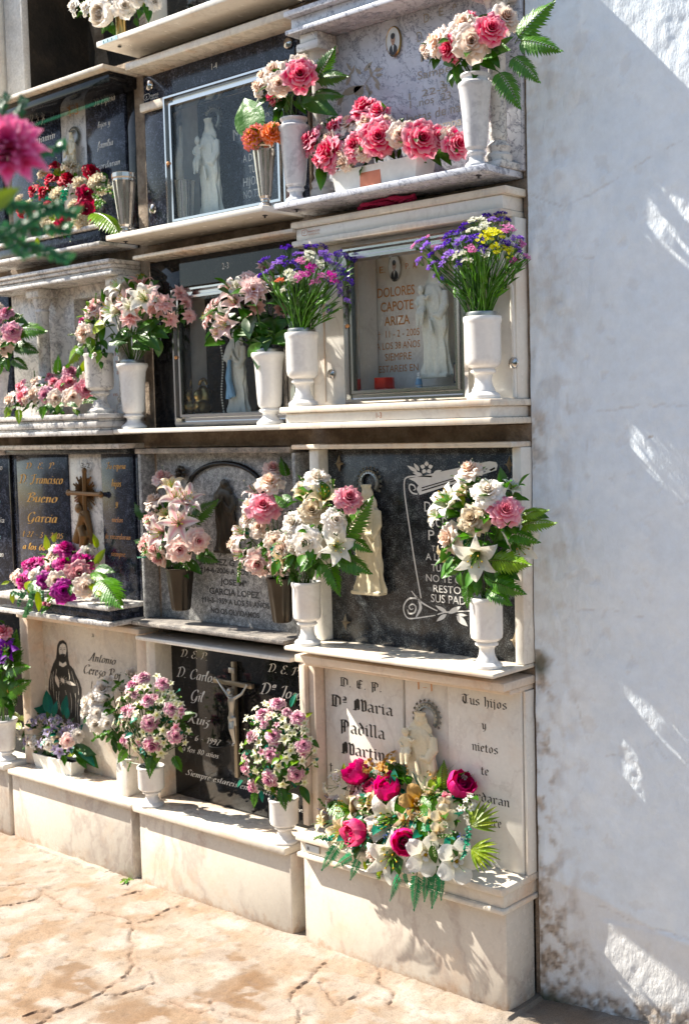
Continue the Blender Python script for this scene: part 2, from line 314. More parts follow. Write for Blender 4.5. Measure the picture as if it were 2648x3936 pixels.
# round-hand skeletons for the engraved script lines
SC = {
 'D': _g(5.4, [(1.6,6.6),(1.5,3),(1.0,.4),(.2,.2)], [(.3,5.6),(1.2,6.8),(3,6.9),(4.6,5.6),(4.7,3),(3.6,.8),(1.8,.1),(.9,.7)]), 'E': _g(4.4, [(3.8,6),(3,6.9),(1.6,6.4),(1.4,5),(2.6,3.8),(1.2,3.2),(.6,1.6),(1.6,.1),(3.2,.4),(3.9,1.6)]),
 'P': _g(4.8, [(1.8,6.6),(1.5,2),(.6,.1)], [(.3,5.4),(1.4,6.8),(3.4,6.8),(4.3,5.6),(3.8,4),(2.2,3.4)]), 'C': _g(4.8, [(4,5.4),(3.9,6.6),(2.8,6.9),(1.2,5.4),(.6,2.6),(1.4,.4),(3,.2),(4.2,1.6)]),
 'G': _g(5, [(4,5.6),(3.8,6.7),(2.6,6.9),(1.1,5.2),(.7,2.6),(1.5,.5),(2.8,.4),(3.8,2),(4,3.2)], [(4,3.2),(3.9,.6),(2.8,-1.2),(1.2,-1)]), 'R': _g(5.2, [(1.8,6.6),(1.5,2),(.6,.1)], [(.3,5.4),(1.4,6.8),(3.4,6.8),(4.2,5.6),(3.6,4.2),(2.2,3.6),(3.2,1.4),(4.2,.1),(5,.5)]),
 'S': _g(4.4, [(.3,1),(1.6,.1),(3,1),(2.8,2.8),(1.8,4.2),(1.8,6),(3,6.9),(3.9,6),(3.4,5.2)]), 'J': _g(3.8, [(.8,5.6),(1.8,6.8),(3.6,6.9)], [(3,6.8),(2.6,1),(1.4,-1.4),(.3,-.9)]), 'A': _g(5, [(.2,.6),(1,.1),(2.4,3.4),(3.6,7),(3.8,.6),(4.6,.1)], [(1.6,2.6),(3.8,2.8)]),
 'B': _g(4.8, [(1.8,6.6),(1.5,2),(.8,.1)], [(.3,5.6),(1.6,6.9),(3.4,6.8),(4,5.4),(2.2,3.8),(4.1,3.2),(4.1,1),(2.6,.1),(1.2,.5)]), 'F': _g(4.4, [(.4,5.8),(1.4,6.7),(4.4,6.9)], [(2.6,6.7),(2.1,1),(.9,-.6),(.1,.3)], [(1.3,3.6),(3.5,3.7)]),
 'T': _g(4.2, [(.3,5.8),(1.2,6.7),(4.3,6.9)], [(2.6,6.7),(2.2,1),(1.2,.1),(.4,.7)]),
 'a': _g(3.4, [(2.5,3.6),(1.4,4),(.5,2.4),(.8,.3),(2,.8),(2.6,3.8),(2.5,.6),(3.2,.4)]), 'r': _g(2.6, [(.4,3),(.9,3.9),(.9,0)], [(1,2.6),(1.8,3.9),(2.5,3.6)]), 'l': _g(1.9, [(.3,2),(1.3,6),(1,7),(.6,5.4),(.7,.6),(1.7,.5)]), 'o': _g(3.1, [(1.5,4),(.5,2.6),(.7,.6),(1.6,.1),(2.6,1.4),(2.5,3.3),(1.5,4),(2.9,3.4)]),
 's': _g(2.6, [(.3,.4),(1.2,.1),(2,.9),(1.2,2.6),(1.2,3.9),(2.1,3.4)]), 'i': _g(1.6, [(.4,3),(.8,3.9),(.7,.5),(1.5,.5)], [(1,5.5),(1.2,5.3)]), 'u': _g(3.3, [(.3,3.4),(.7,3.9),(.7,.8),(1.5,.1),(2.4,1.2),(2.5,3.9)], [(2.5,2),(2.5,.5),(3.2,.5)]), 'z': _g(2.8, [(.5,3.8),(2.2,3.9),(.6,2.2),(2,1.2),(1.5,-1.4),(.3,-1.4)]),
 'e': _g(2.6, [(.5,2),(1.8,2.6),(1.8,3.8),(1,3.9),(.4,2),(.8,.2),(1.6,.1),(2.5,1)]), 'm': _g(4.7, [(.3,3.3),(.8,3.9),(.8,0)], [(.9,2.8),(1.8,3.9),(2.3,3.2),(2.3,0)], [(2.4,2.8),(3.3,3.9),(3.8,3.2),(3.8,.5),(4.6,.5)]), 'n': _g(3.3, [(.3,3.3),(.8,3.9),(.8,0)], [(.9,2.8),(1.9,3.9),(2.4,3.2),(2.4,.5),(3.2,.5)]),
 'p': _g(3.2, [(.3,3.3),(.8,3.9),(.8,-2.6)], [(.9,3.2),(1.9,4),(2.7,2.6),(2,.2),(.9,.6)]), 't': _g(2.2, [(1,6),(.8,.8),(1.4,.1),(2.1,.7)], [(.2,4),(1.8,4.1)]), 'c': _g(2.4, [(2,3.4),(1.4,4),(.5,2.6),(.7,.4),(1.5,.1),(2.3,.9)]), 'f': _g(2.4, [(.4,2),(1.9,5.6),(1.7,7),(1,6),(.9,-1.6),(.4,-2.6),(1.8,.4)]), 'ñ': _g(3.3, [(.3,3.3),(.8,3.9),(.8,0)], [(.9,2.8),(1.9,3.9),(2.4,3.2),(2.4,.5),(3.2,.5)], [(.7,5),(1.5,5.5),(2.4,5.2)]),
 'j': _g(2, [(.5,3),(1,3.9),(.8,-1.6),(.1,-2.2)], [(1.1,5.5),(1.3,5.3)]), 'h': _g(3.3, [(.4,2),(1.3,6.4),(1,7),(.7,5.6),(.7,0)], [(.8,2.6),(1.8,3.9),(2.4,3.2),(2.4,.5),(3.2,.5)]), 'y': _g(3, [(.3,3.4),(.7,3.9),(.8,1),(1.6,.2),(2.5,1.4)], [(2.6,3.9),(2.2,-1.6),(1,-2.4),(.2,-1.8)]), 'd': _g(3.4, [(2.4,3.4),(1.3,4),(.5,2.4),(.8,.3),(2,.8),(2.7,7)], [(2.5,2),(2.5,.5),(3.2,.5)]),
 'x': _g(3, [(.5,3.8),(2.4,.2)], [(2.5,3.8),(.4,.2)]), '.': _g(1.8, [(.6,.4),(.9,.1)]), ' ': _g(2.2), '-': _g(3, [(.6,2.6),(2.4,2.6)]), 'ª': _g(2.8, [(1.9,6.2),(1.2,6.6),(.7,5.6),(1.2,4.8),(2,5.4),(2.1,6.6),(2.1,4.8)], [(.7,3.8),(2.2,3.8)]),
 '†': _g(3.2, [(1.6,6.6),(1.6,-.2)], [(.5,4.8),(2.8,4.8)]), '0': _g(3.4, [(1.6,6),(.7,4.4),(.8,1.4),(1.7,0),(2.7,1.6),(2.6,4.6),(1.6,6)]), '1': _g(2.4, [(.6,5),(1.5,6),(1.4,0)]), '5': _g(3.2, [(2.8,6),(1.2,6),(1,3.6),(2.4,3.4),(2.6,1.2),(1.4,0),(.4,.8)]), '6': _g(3.2, [(2.6,6),(1.2,4.6),(.6,2),(1.5,0),(2.6,1.4),(2,3),(.8,2)]), '7': _g(3, [(.6,6),(2.8,6),(1.4,2.6),(1.2,0)]), '8': _g(3.2, [(1.6,3.2),(.7,4.6),(1.6,6),(2.5,4.8),(1.6,3.2),(.6,1.4),(1.6,0),(2.7,1.4),(1.6,3.2)]), '9': _g(3.2, [(2.6,4.4),(1.6,3),(.6,4.2),(1.5,6),(2.6,4.6),(2.2,1.6),(1,0)]), '3': _g(3, [(.6,5.4),(1.6,6),(2.4,4.8),(1.3,3.3),(2.6,2),(1.6,0),(.5,.6)]), '2': _g(3.2, [(.6,4.8),(1.6,6),(2.5,4.8),(1.6,2.4),(.4,.2),(1.6,.5),(2.8,.2)]),
 'M': _g(6, [(.2,.4),(.9,.2),(1.6,4),(1.8,6.8),(2.8,1.2),(4.4,6.8),(4.5,1),(5.6,.4)]),
}
def script(mb, cr, s, x0, x1, y0, y1, cap, Y, mat, nw=.62, shear=.30):
    global BL
    keep = BL; BL = SC
    def smooth(st):
        if len(st) < 3: return st
        out = []
        for i in range(len(st)-1):
            p0, p1, p2, p3 = st[max(i-1,0)], st[i], st[i+1], st[min(i+2,len(st)-1)]
            for q in (0,.33,.66): out.append(tuple(.5*(2*p1[k]+(p2[k]-p0[k])*q+(2*p0[k]-5*p1[k]+4*p2[k]-p3[k])*q*q+(p3[k]-p0[k]+3*p1[k]-3*p2[k])*q**3) for k in (0,1)))
        return out+[st[-1]]
    BL = {c: (SC[c][0], [smooth(st) for st in SC[c][1]]) for c in set(s)}
    nib(mb, cr, s, x0, x1, y0, y1, cap, Y, mat, nw, 20, shear); BL = keep
# ================================================================ SETTING
def fbm(x, y, z, o=4):
    s = 0; a = 1; f = 1
    for _ in range(o): s += a*noise.noise(Vector((x*f, y*f, z*f))); a *= .5; f *= 2.1
    return s
def lerp(a, b, t): return tuple(a[i]+(b[i]-a[i])*t for i in range(3))
def sm(a, b, x): t = max(0, min(1, (x-a)/(b-a))); return t*t*(3-2*t)
def segd(px, py, poly):
    best = 9
    for (a, b) in zip(poly[:-1], poly[1:]):
        dx, dy = b[0]-a[0], b[1]-a[1]; l = dx*dx+dy*dy
        t = 0 if l == 0 else max(0, min(1, ((px-a[0])*dx+(py-a[1])*dy)/l)); d = math.hypot(px-a[0]-t*dx, py-a[1]-t*dy)
        if d < best: best = d
    return best
def gz(x, y):    # crop i pixel -> ground plane
    px, py = x*.8929, 3100+y*.8929
    d = FW + RT*((px-CX)/F) - UP*((py-CY)/F); t_ = -CAM.z/d.z; P = CAM+d*t_; return (P.x, P.y)
cracks = [[(0,345),(110,335),(180,355),(185,375),(140,410),(50,425),(0,430)],[(180,360),(280,430),(340,455),(440,460),(540,480),(575,500),(580,530),(560,560),(575,600),(560,640),(580,680),(560,710),(520,745),(450,785),(440,810),(350,850),(250,890),(170,936),(60,990)],
 [(0,655),(45,645)],[(460,395),(510,390),(620,360)],[(520,515),(570,500)],[(600,500),(650,490),(700,455),(780,430)],[(580,690),(650,720),(680,760),(610,780),(550,800),(460,820)],
 [(610,780),(660,810),(760,850),(850,890),(930,880),(1040,905),(1120,925)],[(1410,665),(1380,690),(1340,740),(1290,780),(1250,820),(1250,840),(1290,880),(1290,910),(1270,940)],[(110,910),(150,890),(220,880)],[(910,840),(930,880)],[(1380,760),(1400,800),(1450,860),(1560,800)],[(1620,690),(1640,760),(1700,800),(1680,860)]]
gcr = []
for c_ in cracks:
    q = [gz(*p) for p in c_]; out = [q[0]]
    for a, b in zip(q[:-1], q[1:]):
        n_ = max(1, int(math.hypot(b[0]-a[0], b[1]-a[1])/.02))
        for i in range(1, n_+1):
            t_ = i/n_; jx = (random.random()-.5)*.011; out.append((a[0]+(b[0]-a[0])*t_+jx, a[1]+(b[1]-a[1])*t_+(random.random()-.5)*.011))
    xs = [p[0] for p in out]; ys = [p[1] for p in out]; gcr.append((out, min(xs)-.05, max(xs)+.05, min(ys)-.05, max(ys)+.05))
wet = [(gz(1010,800),.10,.16),(gz(1100,760),.06,.10),(gz(290,690),.13,.05),(gz(330,760),.09,.06),(gz(560,890),.16,.09),(gz(1000,660),.10,.05),(gz(150,880),.10,.04),(gz(1080,850),.12,.05)]
def axis(a, b, da, db, far0, far1):   # dense between a,b ; coarse outside
    out = []; x = a
    while x < b: out.append(x); x += da
    st = da; x = b
    while x < far1: out.append(x); st *= db; x += st
    st = da; x = a-da
    left = []
    while x > far0: left.append(x); st *= db; x -= st
    return [far0]+left[::-1]+out+[far1]
g = MB(); xs = axis(-2.7, .55, .0075, 1.35, -60, 60); ys = axis(-1.15, -.09, .0075, 1.35, -60, 60); vs = []; cs = []
near = (.27,.205,.15)
for y in ys:
    for x in xs:
        z = 0; col = near
        if -3 < x < .8 and -1.5 < y < .2:
            n1 = fbm(x*3, y*3, 0); n2 = fbm(x*14, y*14, 3); n3 = fbm(x*60, y*60, 7, 2)
            z = n1*.004+n2*.0016+n3*.0008
            col = lerp((.285,.225,.17), (.255,.17,.105), sm(-.25, .5, n1+.3*n2)); col = lerp(col, (.36,.31,.26), sm(.1,.6,fbm(x*6, y*6, 11)))
            for (cx_, cy_), rx, ry in wet:
                d = math.hypot((x-cx_)/rx, (y-cy_)/ry)+.55*fbm(x*11, y*11, 5)
                col = lerp(col, (.17,.095,.045), .8*(1-sm(.55, 1.1, d)))
            d = 9
            for (pl, a, b, c2, e) in gcr:
                if a < x < b and c2 < y < e: d = min(d, segd(x, y, pl))
            if d < .04:
                nn = .6+.9*abs(noise.noise(Vector((x*25, y*25, 2)))); k_ = (1-sm(.001, .0058*nn, d))*sm(-.9,-.2,fbm(x*18,y*18,31))
                z -= .007*k_; z += .0022*(1-sm(.004, .03, d))*(1-k_)*max(0, n2+.4); col = lerp(col, (.075,.05,.033), k_*.8); col = lerp(col, (.26,.16,.10), .45*(1-sm(.006,.03,d)))
            pit = fbm(x*38, y*38, 17, 3); z -= .002*sm(.35,.6,pit); col = lerp(col, (.15,.10,.07), .5*sm(.38,.62,pit)); gr_ = fbm(x*9, y*9, 23, 5); col = lerp(col, (.33,.29,.25), .5*sm(.12,.3,gr_)); z += .0018*sm(.12,.2,gr_)
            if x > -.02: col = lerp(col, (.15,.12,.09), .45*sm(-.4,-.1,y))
            # mortar fillet along the pedestals
            e_ = y+.128+(.012 if x > -.8 else 0); wob = .012+.012*fbm(x*9, 0, 1)
            if x < .02 and e_ > -.05: z += .010*sm(-.035-wob, -.012-wob*.5, e_); 
        vs.append((x, y, z)); cs.append(col)
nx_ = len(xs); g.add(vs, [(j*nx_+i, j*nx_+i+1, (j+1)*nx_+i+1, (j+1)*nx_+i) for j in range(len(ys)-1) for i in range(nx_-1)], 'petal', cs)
t = NT('cracked_concrete_paving'); a = t.n('Attribute', attribute_name='Col').outputs['Color']; v = t.coord(1, False)
gr = t.ramp(t.noise(v, 240, 3, .7), [(.32, .62), (.5, .96), (.7, 1.08)]); c = t.mix(1.0, a, gr, 'MULTIPLY')
g2 = t.ramp(t.noise(v, 12, 6, .65), [(.3, .88), (.7, 1.06)]); c = t.mix(1.0, c, g2, 'MULTIPLY')
sp = t.ramp(t.noise(v, 420, 2), [(.70, 0.0), (.76, .7)]); c = t.mix(sp, c, (.10,.07,.05))
M['paving'] = t.fin(c, .9, normal=t.bump(t.noise(v, 300, 4, .7), .55, .003, t.bump(t.noise(v, 45, 5), .5, .006)))
g.mats = ['paving']; o = solo('ground', g, None, None, (0,0,0), kind='structure')
# mortar ledge strip in front of the Cerezo pedestal
mb = MB(); pts = []; n_ = 40
for i in range(n_+1):
    x = -2.24+i*.47/n_; w = .030+.008*noise.noise(Vector((x*20,0,0)))-.012*(1-sm(0,6,i)); h = .013+.004*noise.noise(Vector((x*15,3,0)))
    for (yy, zz) in ((-.128, h), (-.128-w*.8, h), (-.128-w, h*.3), (-.128-w, -.01)): pts.append((x, yy+.002*noise.noise(Vector((x*40,yy*50,0))), zz+.001*noise.noise(Vector((x*60,yy*90,1)))))
mb.add(pts, [(i*4+j, i*4+j+1, i*4+j+5, i*4+j+4) for i in range(n_) for j in range(3)]+[(0,1,2,3)[::-1], (n_*4, n_*4+1, n_*4+2, n_*4+3)], 'paving', (.36,.31,.25))
solo('mortar_strip', mb, 'crumbling strip of pale mortar along the foot of the low pedestal under the planter', 'mortar strip', (-2,-.14,0))
# ---- whitewashed wall on the right: own plane through the corner, turned 13 degrees away from the tomb front
WD = Vector((.9765, .2155, 0)); WN = Vector((.2155, -.9765, 0)); W0 = Vector((.014, -.002, 0))
wcr = [[(.0,2.235),(.10,2.19),(.22,2.235),(.33,2.29),(.45,2.335),(.6,2.33)],[(.05,2.0),(.1,2.06),(.18,2.05)],[(.10,1.70),(.11,1.6),(.15,1.64),(.16,1.5)],[(.16,1.64),(.3,1.66),(.46,1.65)],
       [(.17,.30),(.25,.275),(.33,.262),(.46,.245),(.7,.23)],[(.1,.9),(.15,.75),(.13,.6)],[(.2,.72),(.28,.74),(.33,.77),(.36,.73)],[(.05,1.1),(.2,1.12),(.3,1.10)],[(.3,1.36),(.38,1.4),(.47,1.42)],[(.28,.09),(.33,.115),(.42,.11),(.5,.12)]]
w = MB(); ss = axis(0, .62, .006, 1.3, 0, 9)[1:]; zs = []; z = -.05
while z < 2.85: zs.append(z); z += .006
zs += [3.0,3.3,3.7]; vs = []; cs = []
for z in zs:
    for s_ in ss:
        if s_ < .8 and z < 2.9:
            d = .0035*fbm(s_*3, z*2.2, 1)+.0024*fbm(s_*12, z*6, 4)+.0013*fbm(s_*45, z*30, 8, 3)
            lump = max(0, noise.noise(Vector((s_*30, z*9, 5)))-.1)*.010*(1-sm(.10, .26, s_)); d += lump
            k = 1-sm(.0, .05, s_); edge = .035+.012*noise.noise(Vector((0, z*7, 3)))
            col = lerp((.72,.79,.86), (.77,.83,.885), sm(-.3,.4,fbm(s_*5,z*4,9)))
            low = sm(.36-.13*sm(.0,.5,s_)+.01*noise.noise(Vector((s_*20,0,0))), .35-.13*sm(.0,.5,s_), z)   # rough plinth coat
            if s_ > .16: d += .0035*sm(.16,.2,s_)*(1-sm(.262-.06*(s_-.2)-.004, .262-.06*(s_-.2)+.004+.004*noise.noise(Vector((s_*30,1,0))), z))
            col = lerp(col, (.74,.71,.67), .6*low)
            rough = fbm(s_*24, z*20, 2)
            b1 = .8*(1-sm(.005, .045+.05*rough, s_))*(1-sm(.05,.13,abs(z-1.57)))
            b2 = (1-sm(.02, .06+.05*rough, s_))*(1 if .2 < z < 1.0 else 0)*sm(-.15, .6, rough+.15)
            b3 = (1-sm(.05, .15+.22*max(0,.33-z)+.09*rough, s_+.3*max(0,z-.12)))*(1-sm(.28,.5,z))*sm(-.2,.4,rough+.3)
            b4 = (1-sm(.015,.05+.02*rough, z-.02-.01*s_))*.85
            br = max(.75*max(0,b1), .7*b2, .9*b3, b4); col = lerp(col, lerp((.50,.40,.31), (.17,.115,.07), sm(-.25,.45,fbm(s_*70,z*60,3,3)+.3*rough)), min(.92, br)*sm(-.5,.1,fbm(s_*40,z*34,12,3))); d -= .004*br*abs(rough)
            b5 = max(0, 1-math.hypot((s_-.015)/.035, (z-.955)/.05)) + max(0, 1-math.hypot((s_-.02)/.10,(z-.0)/.04)); col = lerp(col, (.05,.055,.02), min(.9, b5*1.3))
            sb = (1-sm(.04, .12, abs(s_-.045-.02*noise.noise(Vector((0,z*6,0))))))*.25*sm(-.1,.5,rough)*(1 if z < 2.7 else 0); col = lerp(col, (.45,.36,.28), sb)
            pa = fbm(s_*17+40, z*17, 6); flake = sm(.42, .52, pa)*(1-sm(.25,.4,s_))*.35; d -= .0012*flake*3; col = lerp(col, (.50,.44,.38), flake*.5)
            cr_ = min(segd(s_+.006*noise.noise(Vector((s_*40,z*40,0))), z+.006*noise.noise(Vector((z*40,s_*40,5))), p) for p in wcr)
            kk = (1-sm(.0005, .004, cr_))*sm(-.25,.3,fbm(s_*16,z*16,21)); d -= .0014*kk; col = lerp(col, (.48,.45,.42), kk*.4)
        else: d = 0; col = (.73,.78,.845)
        P = W0+WD*s_+WN*d; vs.append((P.x, P.y, z)); cs.append(col)
nx_ = len(ss); w.add(vs, [(j*nx_+i, j*nx_+i+1, (j+1)*nx_+i+1, (j+1)*nx_+i) for j in range(len(zs)-1) for i in range(nx_-1)], 'petal', cs)
bk = W0-WN*.4
w.add([tuple(W0+Vector((0,0,3.7))), tuple(W0+WD*9+Vector((0,0,3.7))), tuple(bk+WD*9+Vector((0,0,3.7))), tuple(bk+Vector((0,0,3.7))), tuple(bk+WD*9+Vector((0,0,-.05))), tuple(bk+Vector((0,0,-.05))), tuple(W0+WD*9+Vector((0,0,-.05)))], [(0,1,2,3),(3,2,4,5),(1,6,4,2)], 'petal', (.73,.735,.745))
t = NT('whitewashed_plaster'); a = t.n('Attribute', attribute_name='Col').outputs['Color']; v = t.coord(1, False)
gr = t.ramp(t.noise(v, 30, 5, .65), [(.3, .93), (.7, 1.03)]); c = t.mix(1.0, a, gr, 'MULTIPLY')
vv = t.n('VectorMath', operation='MULTIPLY', i_0=v, i_1=(1,1,.45)).outputs[0]
M['plaster'] = t.fin(c, .85, normal=t.bump(t.noise(vv, 150, 5, .65), .7, .0026, t.bump(t.noise(vv, 42, 5, .6), .6, .005)))
w.mats = ['plaster']; solo('whitewashed_wall', w, 'rough whitewashed plaster wall right of the tombs, stained brown along its corner', 'wall', (0,0,0))
# ---- the burial block itself
b = MB(); XL = -4.9
for (z0, z1) in ((-.05,.0),(.918,.946),(1.566,1.618),(2.232,2.279),(2.868,2.934)): b.box(XL, .014, 0, .14, z0, z1, 'conc', .004)
for (x0, x1) in ((-.826,-.782),(-1.628,-1.574),(-2.435,-2.395),(-3.24,-3.2),(-4.05,-4.0)): b.box(x0, x1, .0015, .139, -.03, 2.932, 'conc', .004)
b.box(-.002, .0135, .003, .139, -.03, 3.6, 'conc', 0)
b.box(XL, .012, .14, .9, -.03, 2.934, 'conc', 0)
part_bw = thing('burial_wall', 'weathered brown concrete block of stacked burial niches behind all the tomb fronts', 'building', (-2.4,.1,0))
part('niche_frame', b, part_bw)
b = MB()
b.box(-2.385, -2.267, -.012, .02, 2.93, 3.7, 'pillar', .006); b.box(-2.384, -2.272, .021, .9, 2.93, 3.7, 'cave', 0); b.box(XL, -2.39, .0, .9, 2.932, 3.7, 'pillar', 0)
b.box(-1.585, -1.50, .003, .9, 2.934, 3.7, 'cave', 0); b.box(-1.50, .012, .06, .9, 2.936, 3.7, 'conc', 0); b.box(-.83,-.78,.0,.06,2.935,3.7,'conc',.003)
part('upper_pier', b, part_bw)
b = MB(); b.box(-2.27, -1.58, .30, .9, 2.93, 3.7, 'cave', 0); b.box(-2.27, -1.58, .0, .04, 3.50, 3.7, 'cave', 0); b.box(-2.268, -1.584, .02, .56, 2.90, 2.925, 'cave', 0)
part('niche_back', b, part_bw)
mb = MB(); prev = None
for i in range(26):
    z = 2.94+i*.03; w_ = .035+.02*noise.noise(Vector((z*7,0,0))); x = -2.19+.12*(z-2.94)*-.6+.03*noise.noise(Vector((z*4,2,0)))
    mb.add([(x-w_,.299,z),(x+w_,.299,z),(x,.285,z)], [], 'conc')
mb.f = [[3*i+a_, 3*i+b_, 3*i+3+b_, 3*i+3+a_] for i in range(25) for a_, b_ in ((0,2),(2,1))]; mb.m = [0]*len(mb.f)
part('mortar_drip', mb, part_bw)
b = MB(); b.box(XL, .012, .0, .9, 3.701, 3.76, 'pillar', .01); part('roof_slab', b, part_bw)
# ================================================================ TOMB FRONTS
GN = 'tomb fronts in the burial wall'
def stack(parent, name, x0, x1, layers, mat, yb=.02, bev=.004, **k):
    mb = MB()
    for (yf, z0, z1, *m) in layers: mb.box(x0+(m[1] if len(m) > 1 else 0), x1-(m[1] if len(m) > 1 else 0), yf, yb, z0, z1, m[0] if m else mat, bev)
    return part(name, mb, parent, **k)
def ins(parent, mb, name='inscription', **k):
    if len(mb.marks) < 2 or name != 'inscription': return part(name, mb, parent, smooth=False, **k)
    mk = mb.marks+[(len(mb.v), len(mb.f))]
    for (v0, f0), (v1, f1) in zip(mk[:-1], mk[1:]):
        q = MB(); q.mats = mb.mats; q.v = mb.v[v0:v1]; q.c = mb.c[v0:v1]; q.m = mb.m[f0:f1]; q.f = [[i-v0 for i in f] for f in mb.f[f0:f1]]
        part('inscription_line', q, parent, smooth=False, **k)
def knob(parent, x, z, y=-.0, r=.016):
    mb = MB(); T = Matrix.Translation((x,y,z)) @ Matrix.Rotation(R(90), 4, 'X')
    mb.lathe([(r*.75,0),(r,.004),(r*.9,.008),(r*.55,.011),(0,.0135)], (0,0,0), 'chrome', 20, T); return part('fixing_stud', mb, parent)
def sweep_frame(x0, x1, z0, z1, y0, w, d, mat):   # moulded cabinet frame, four mitred sides
    mb = MB(); prof = [(0,0),(0,-d*.75),(w*.18,-d),(w*.32,-d),(w*.42,-d*.6),(w*.62,-d*.6),(w*.72,-d*.95),(w*.9,-d*.95),(w,-d*.35),(w,0)]
    vs = []
    for (sx, sz, ix, iz) in ((x0,z0,1,1),(x1,z0,-1,1),(x1,z1,-1,-1),(x0,z1,1,-1)):
        for (a_, y) in prof: vs.append((sx+ix*a_, y0+y, sz+iz*a_))
    n = len(prof); fs = [(k_*n+i, k_*n+i+1, ((k_+1) % 4)*n+i+1, ((k_+1) % 4)*n+i) for k_ in range(4) for i in range(n-1)]
    mb.add(vs, fs, mat); return mb
def cabinet(parent, x0, x1, z0, z1, yf, w=.035, d=.028, depth=.1, side='plastic'):
    part('cabinet_frame', sweep_frame(x0, x1, z0, z1, yf+d, w, d, 'chrome'), parent, ang=25)
    p = MB(); p.box(x0+w*.9, x1-w*.9, yf+.012, yf+.015, z0+w*.9, z1-w*.9, 'glass', 0); part('glass_pane', p, parent)
    mb = MB(); mb.box(x0+.004, x0+.014, yf+d, yf+d+depth, z0, z1, side, 0); mb.box(x1-.014, x1-.004, yf+d, yf+d+depth, z0, z1, side, 0); mb.box(x0+.0145, x1-.0145, yf+d, yf+d+depth-.001, z1-.010, z1-.002, side, 0); mb.box(x0+.0145, x1-.0145, yf+d, yf+d+depth-.001, z0+.004, z0+.014, side, 0)
    part('cabinet_lining', mb, parent)
    k_ = MB(); k_.ball((x0+w*.55, yf-.001, (z0+z1)/2), .006, 'inkb', 10); part('latch', k_, parent)
# ---------------- 1-1
T11 = thing('tomb_front', 'white marble tomb front at bottom right with black blackletter words beside a Virgin', 'tomb front', (-.38,0,0), GN)
part('pedestal', bx(-.767,-.002,-.14,.0,-.03,.300,'box',.008), T11)
stack(T11, 'ledge', -.765, .009, [(-.17,.291,.306),(-.158,.306,.345,'cream',.006),(-.175,.345,.366)], 'cream')
mb = MB(); mb.box(-.742,-.4265,-.045,.03,.366,.884,'white',.003); part('headstone', mb, T11)
mb = MB(); mb.box(-.4235,-.2605,-.039,.03,.366,.884,'white',.003); part('headstone_middle', mb, T11)
mb = MB(); mb.box(-.2575,-.004,-.047,.03,.366,.8835,'white',.003); part('headstone_side', mb, T11)
mb = MB(); mb.box(-.802,-.776,-.10,.03,.366,.884,'warm',.005); mb.box(-.774,-.746,-.085,.03,.366,.884,'warm',.005); part('pilaster', mb, T11)
mb = MB(); mb.box(-.001,.008,-.043,.0,.366,.884,'white',.002); part('pilaster', mb, T11)
stack(T11, 'lintel', -.771, .009, [(-.112,.884,.899,'warm',.006),(-.148,.900,.924)], 'warm')
H = K['h']; y_ = -.045; m1 = MB()
nib(m1, H, 'D. E. P.', 402, 612, 182, 205, 44, y_, 'ink', .8)
nib(m1, H, 'Dª Maria', 358, 668, 285, 322, 58, y_, 'ink', .95)
nib(m1, H, 'Padilla', 402, 628, 415, 438, 62, y_, 'ink', .9)
nib(m1, H, 'Martin', 410, 628, 525, 545, 60, y_, 'ink', .95)
nib(m1, H, '†', 345, 368, 605, 607, 42, y_, 'ink', .9)
ins(T11, m1); m1 = MB()
nib(m1, H, 'Tus hijos', 1010, 1238, 262, 300, 48, -.047, 'ink', .9)
nib(m1, H, 'y', 1112, 1136, 395, 398, 44, -.047, 'ink', 1.0)
nib(m1, H, 'nietos', 1062, 1194, 500, 522, 46, -.047, 'ink', .9)
nib(m1, H, 'te', 1106, 1148, 622, 630, 46, -.047, 'ink', .9)
nib(m1, H, 'recordaran', 985, 1252, 742, 775, 46, -.047, 'ink', .9)
nib(m1, H, 'siempre', 1050, 1212, 868, 880, 46, -.047, 'ink', .9)
ins(T11, m1); m1 = MB(); nib(m1, H, '1-1', 780, 875, 195, 205, 40, -.039, 'inkb', .7); ins(T11, m1)
mb = MB(); A = H.at(228,978,-.16); B = H.at(300,1018,-.16); mb.box(A.x,B.x,-.161,-.157,.314,.338,'inkt',.001); mb.box(A.x+.002,B.x-.002,-.1625,-.1605,.3158,.3362,'paper',0)
text(mb, H, 'R', 238, 250, 1000, 1003, 15, -.1625, 'ink', bold=.02); part('name_tile', mb, T11)
# ---------------- 1-2
T12 = thing('tomb_front', 'dark speckled granite tomb front with an engraved white scroll and four bronze stars', 'tomb front', (-.38,0,.945), GN)
stack(T12, 'ledge', -.768, .010, [(-.197,.9445,.9585)], 'cream', bev=.005)
part('headstone', bx(-.716,-.008,-.030,.03,.9585,1.556,'dark',.002), T12)
part('pilaster', bx(-.758,-.717,-.072,.03,.9585,1.556,'white',.006), T12); part('pilaster', bx(-.020,.011,-.050,.03,.9585,1.556,'white',.005), T12)
stack(T12, 'lintel', -.814, .009, [(-.092,1.556,1.571)], 'cream')
FF = K['f']; y_ = -.030
for (sx, sy) in ((392,172),(1246,176),(424,968),(1274,1062)):
    P = FF.at(sx, sy, y_-.006); mb = MB(); r = 33*FF.k*mpp(P); vs = [(P.x, y_-.016, P.z), (P.x, y_+.001, P.z)]
    for i in range(8):
        q = math.pi*i/4; rr = r*(1 if i % 2 == 0 else .36)*(1.15 if i % 4 == 0 else 1); vs.append((P.x+rr*math.sin(q), y_-.001, P.z+rr*math.cos(q)*1.15))
    mb.add(vs, [(0, 2+i, 2+(i+1) % 8) for i in range(8)], 'star'); part('bronze_star', mb, T12, smooth=False)
m1 = MB()
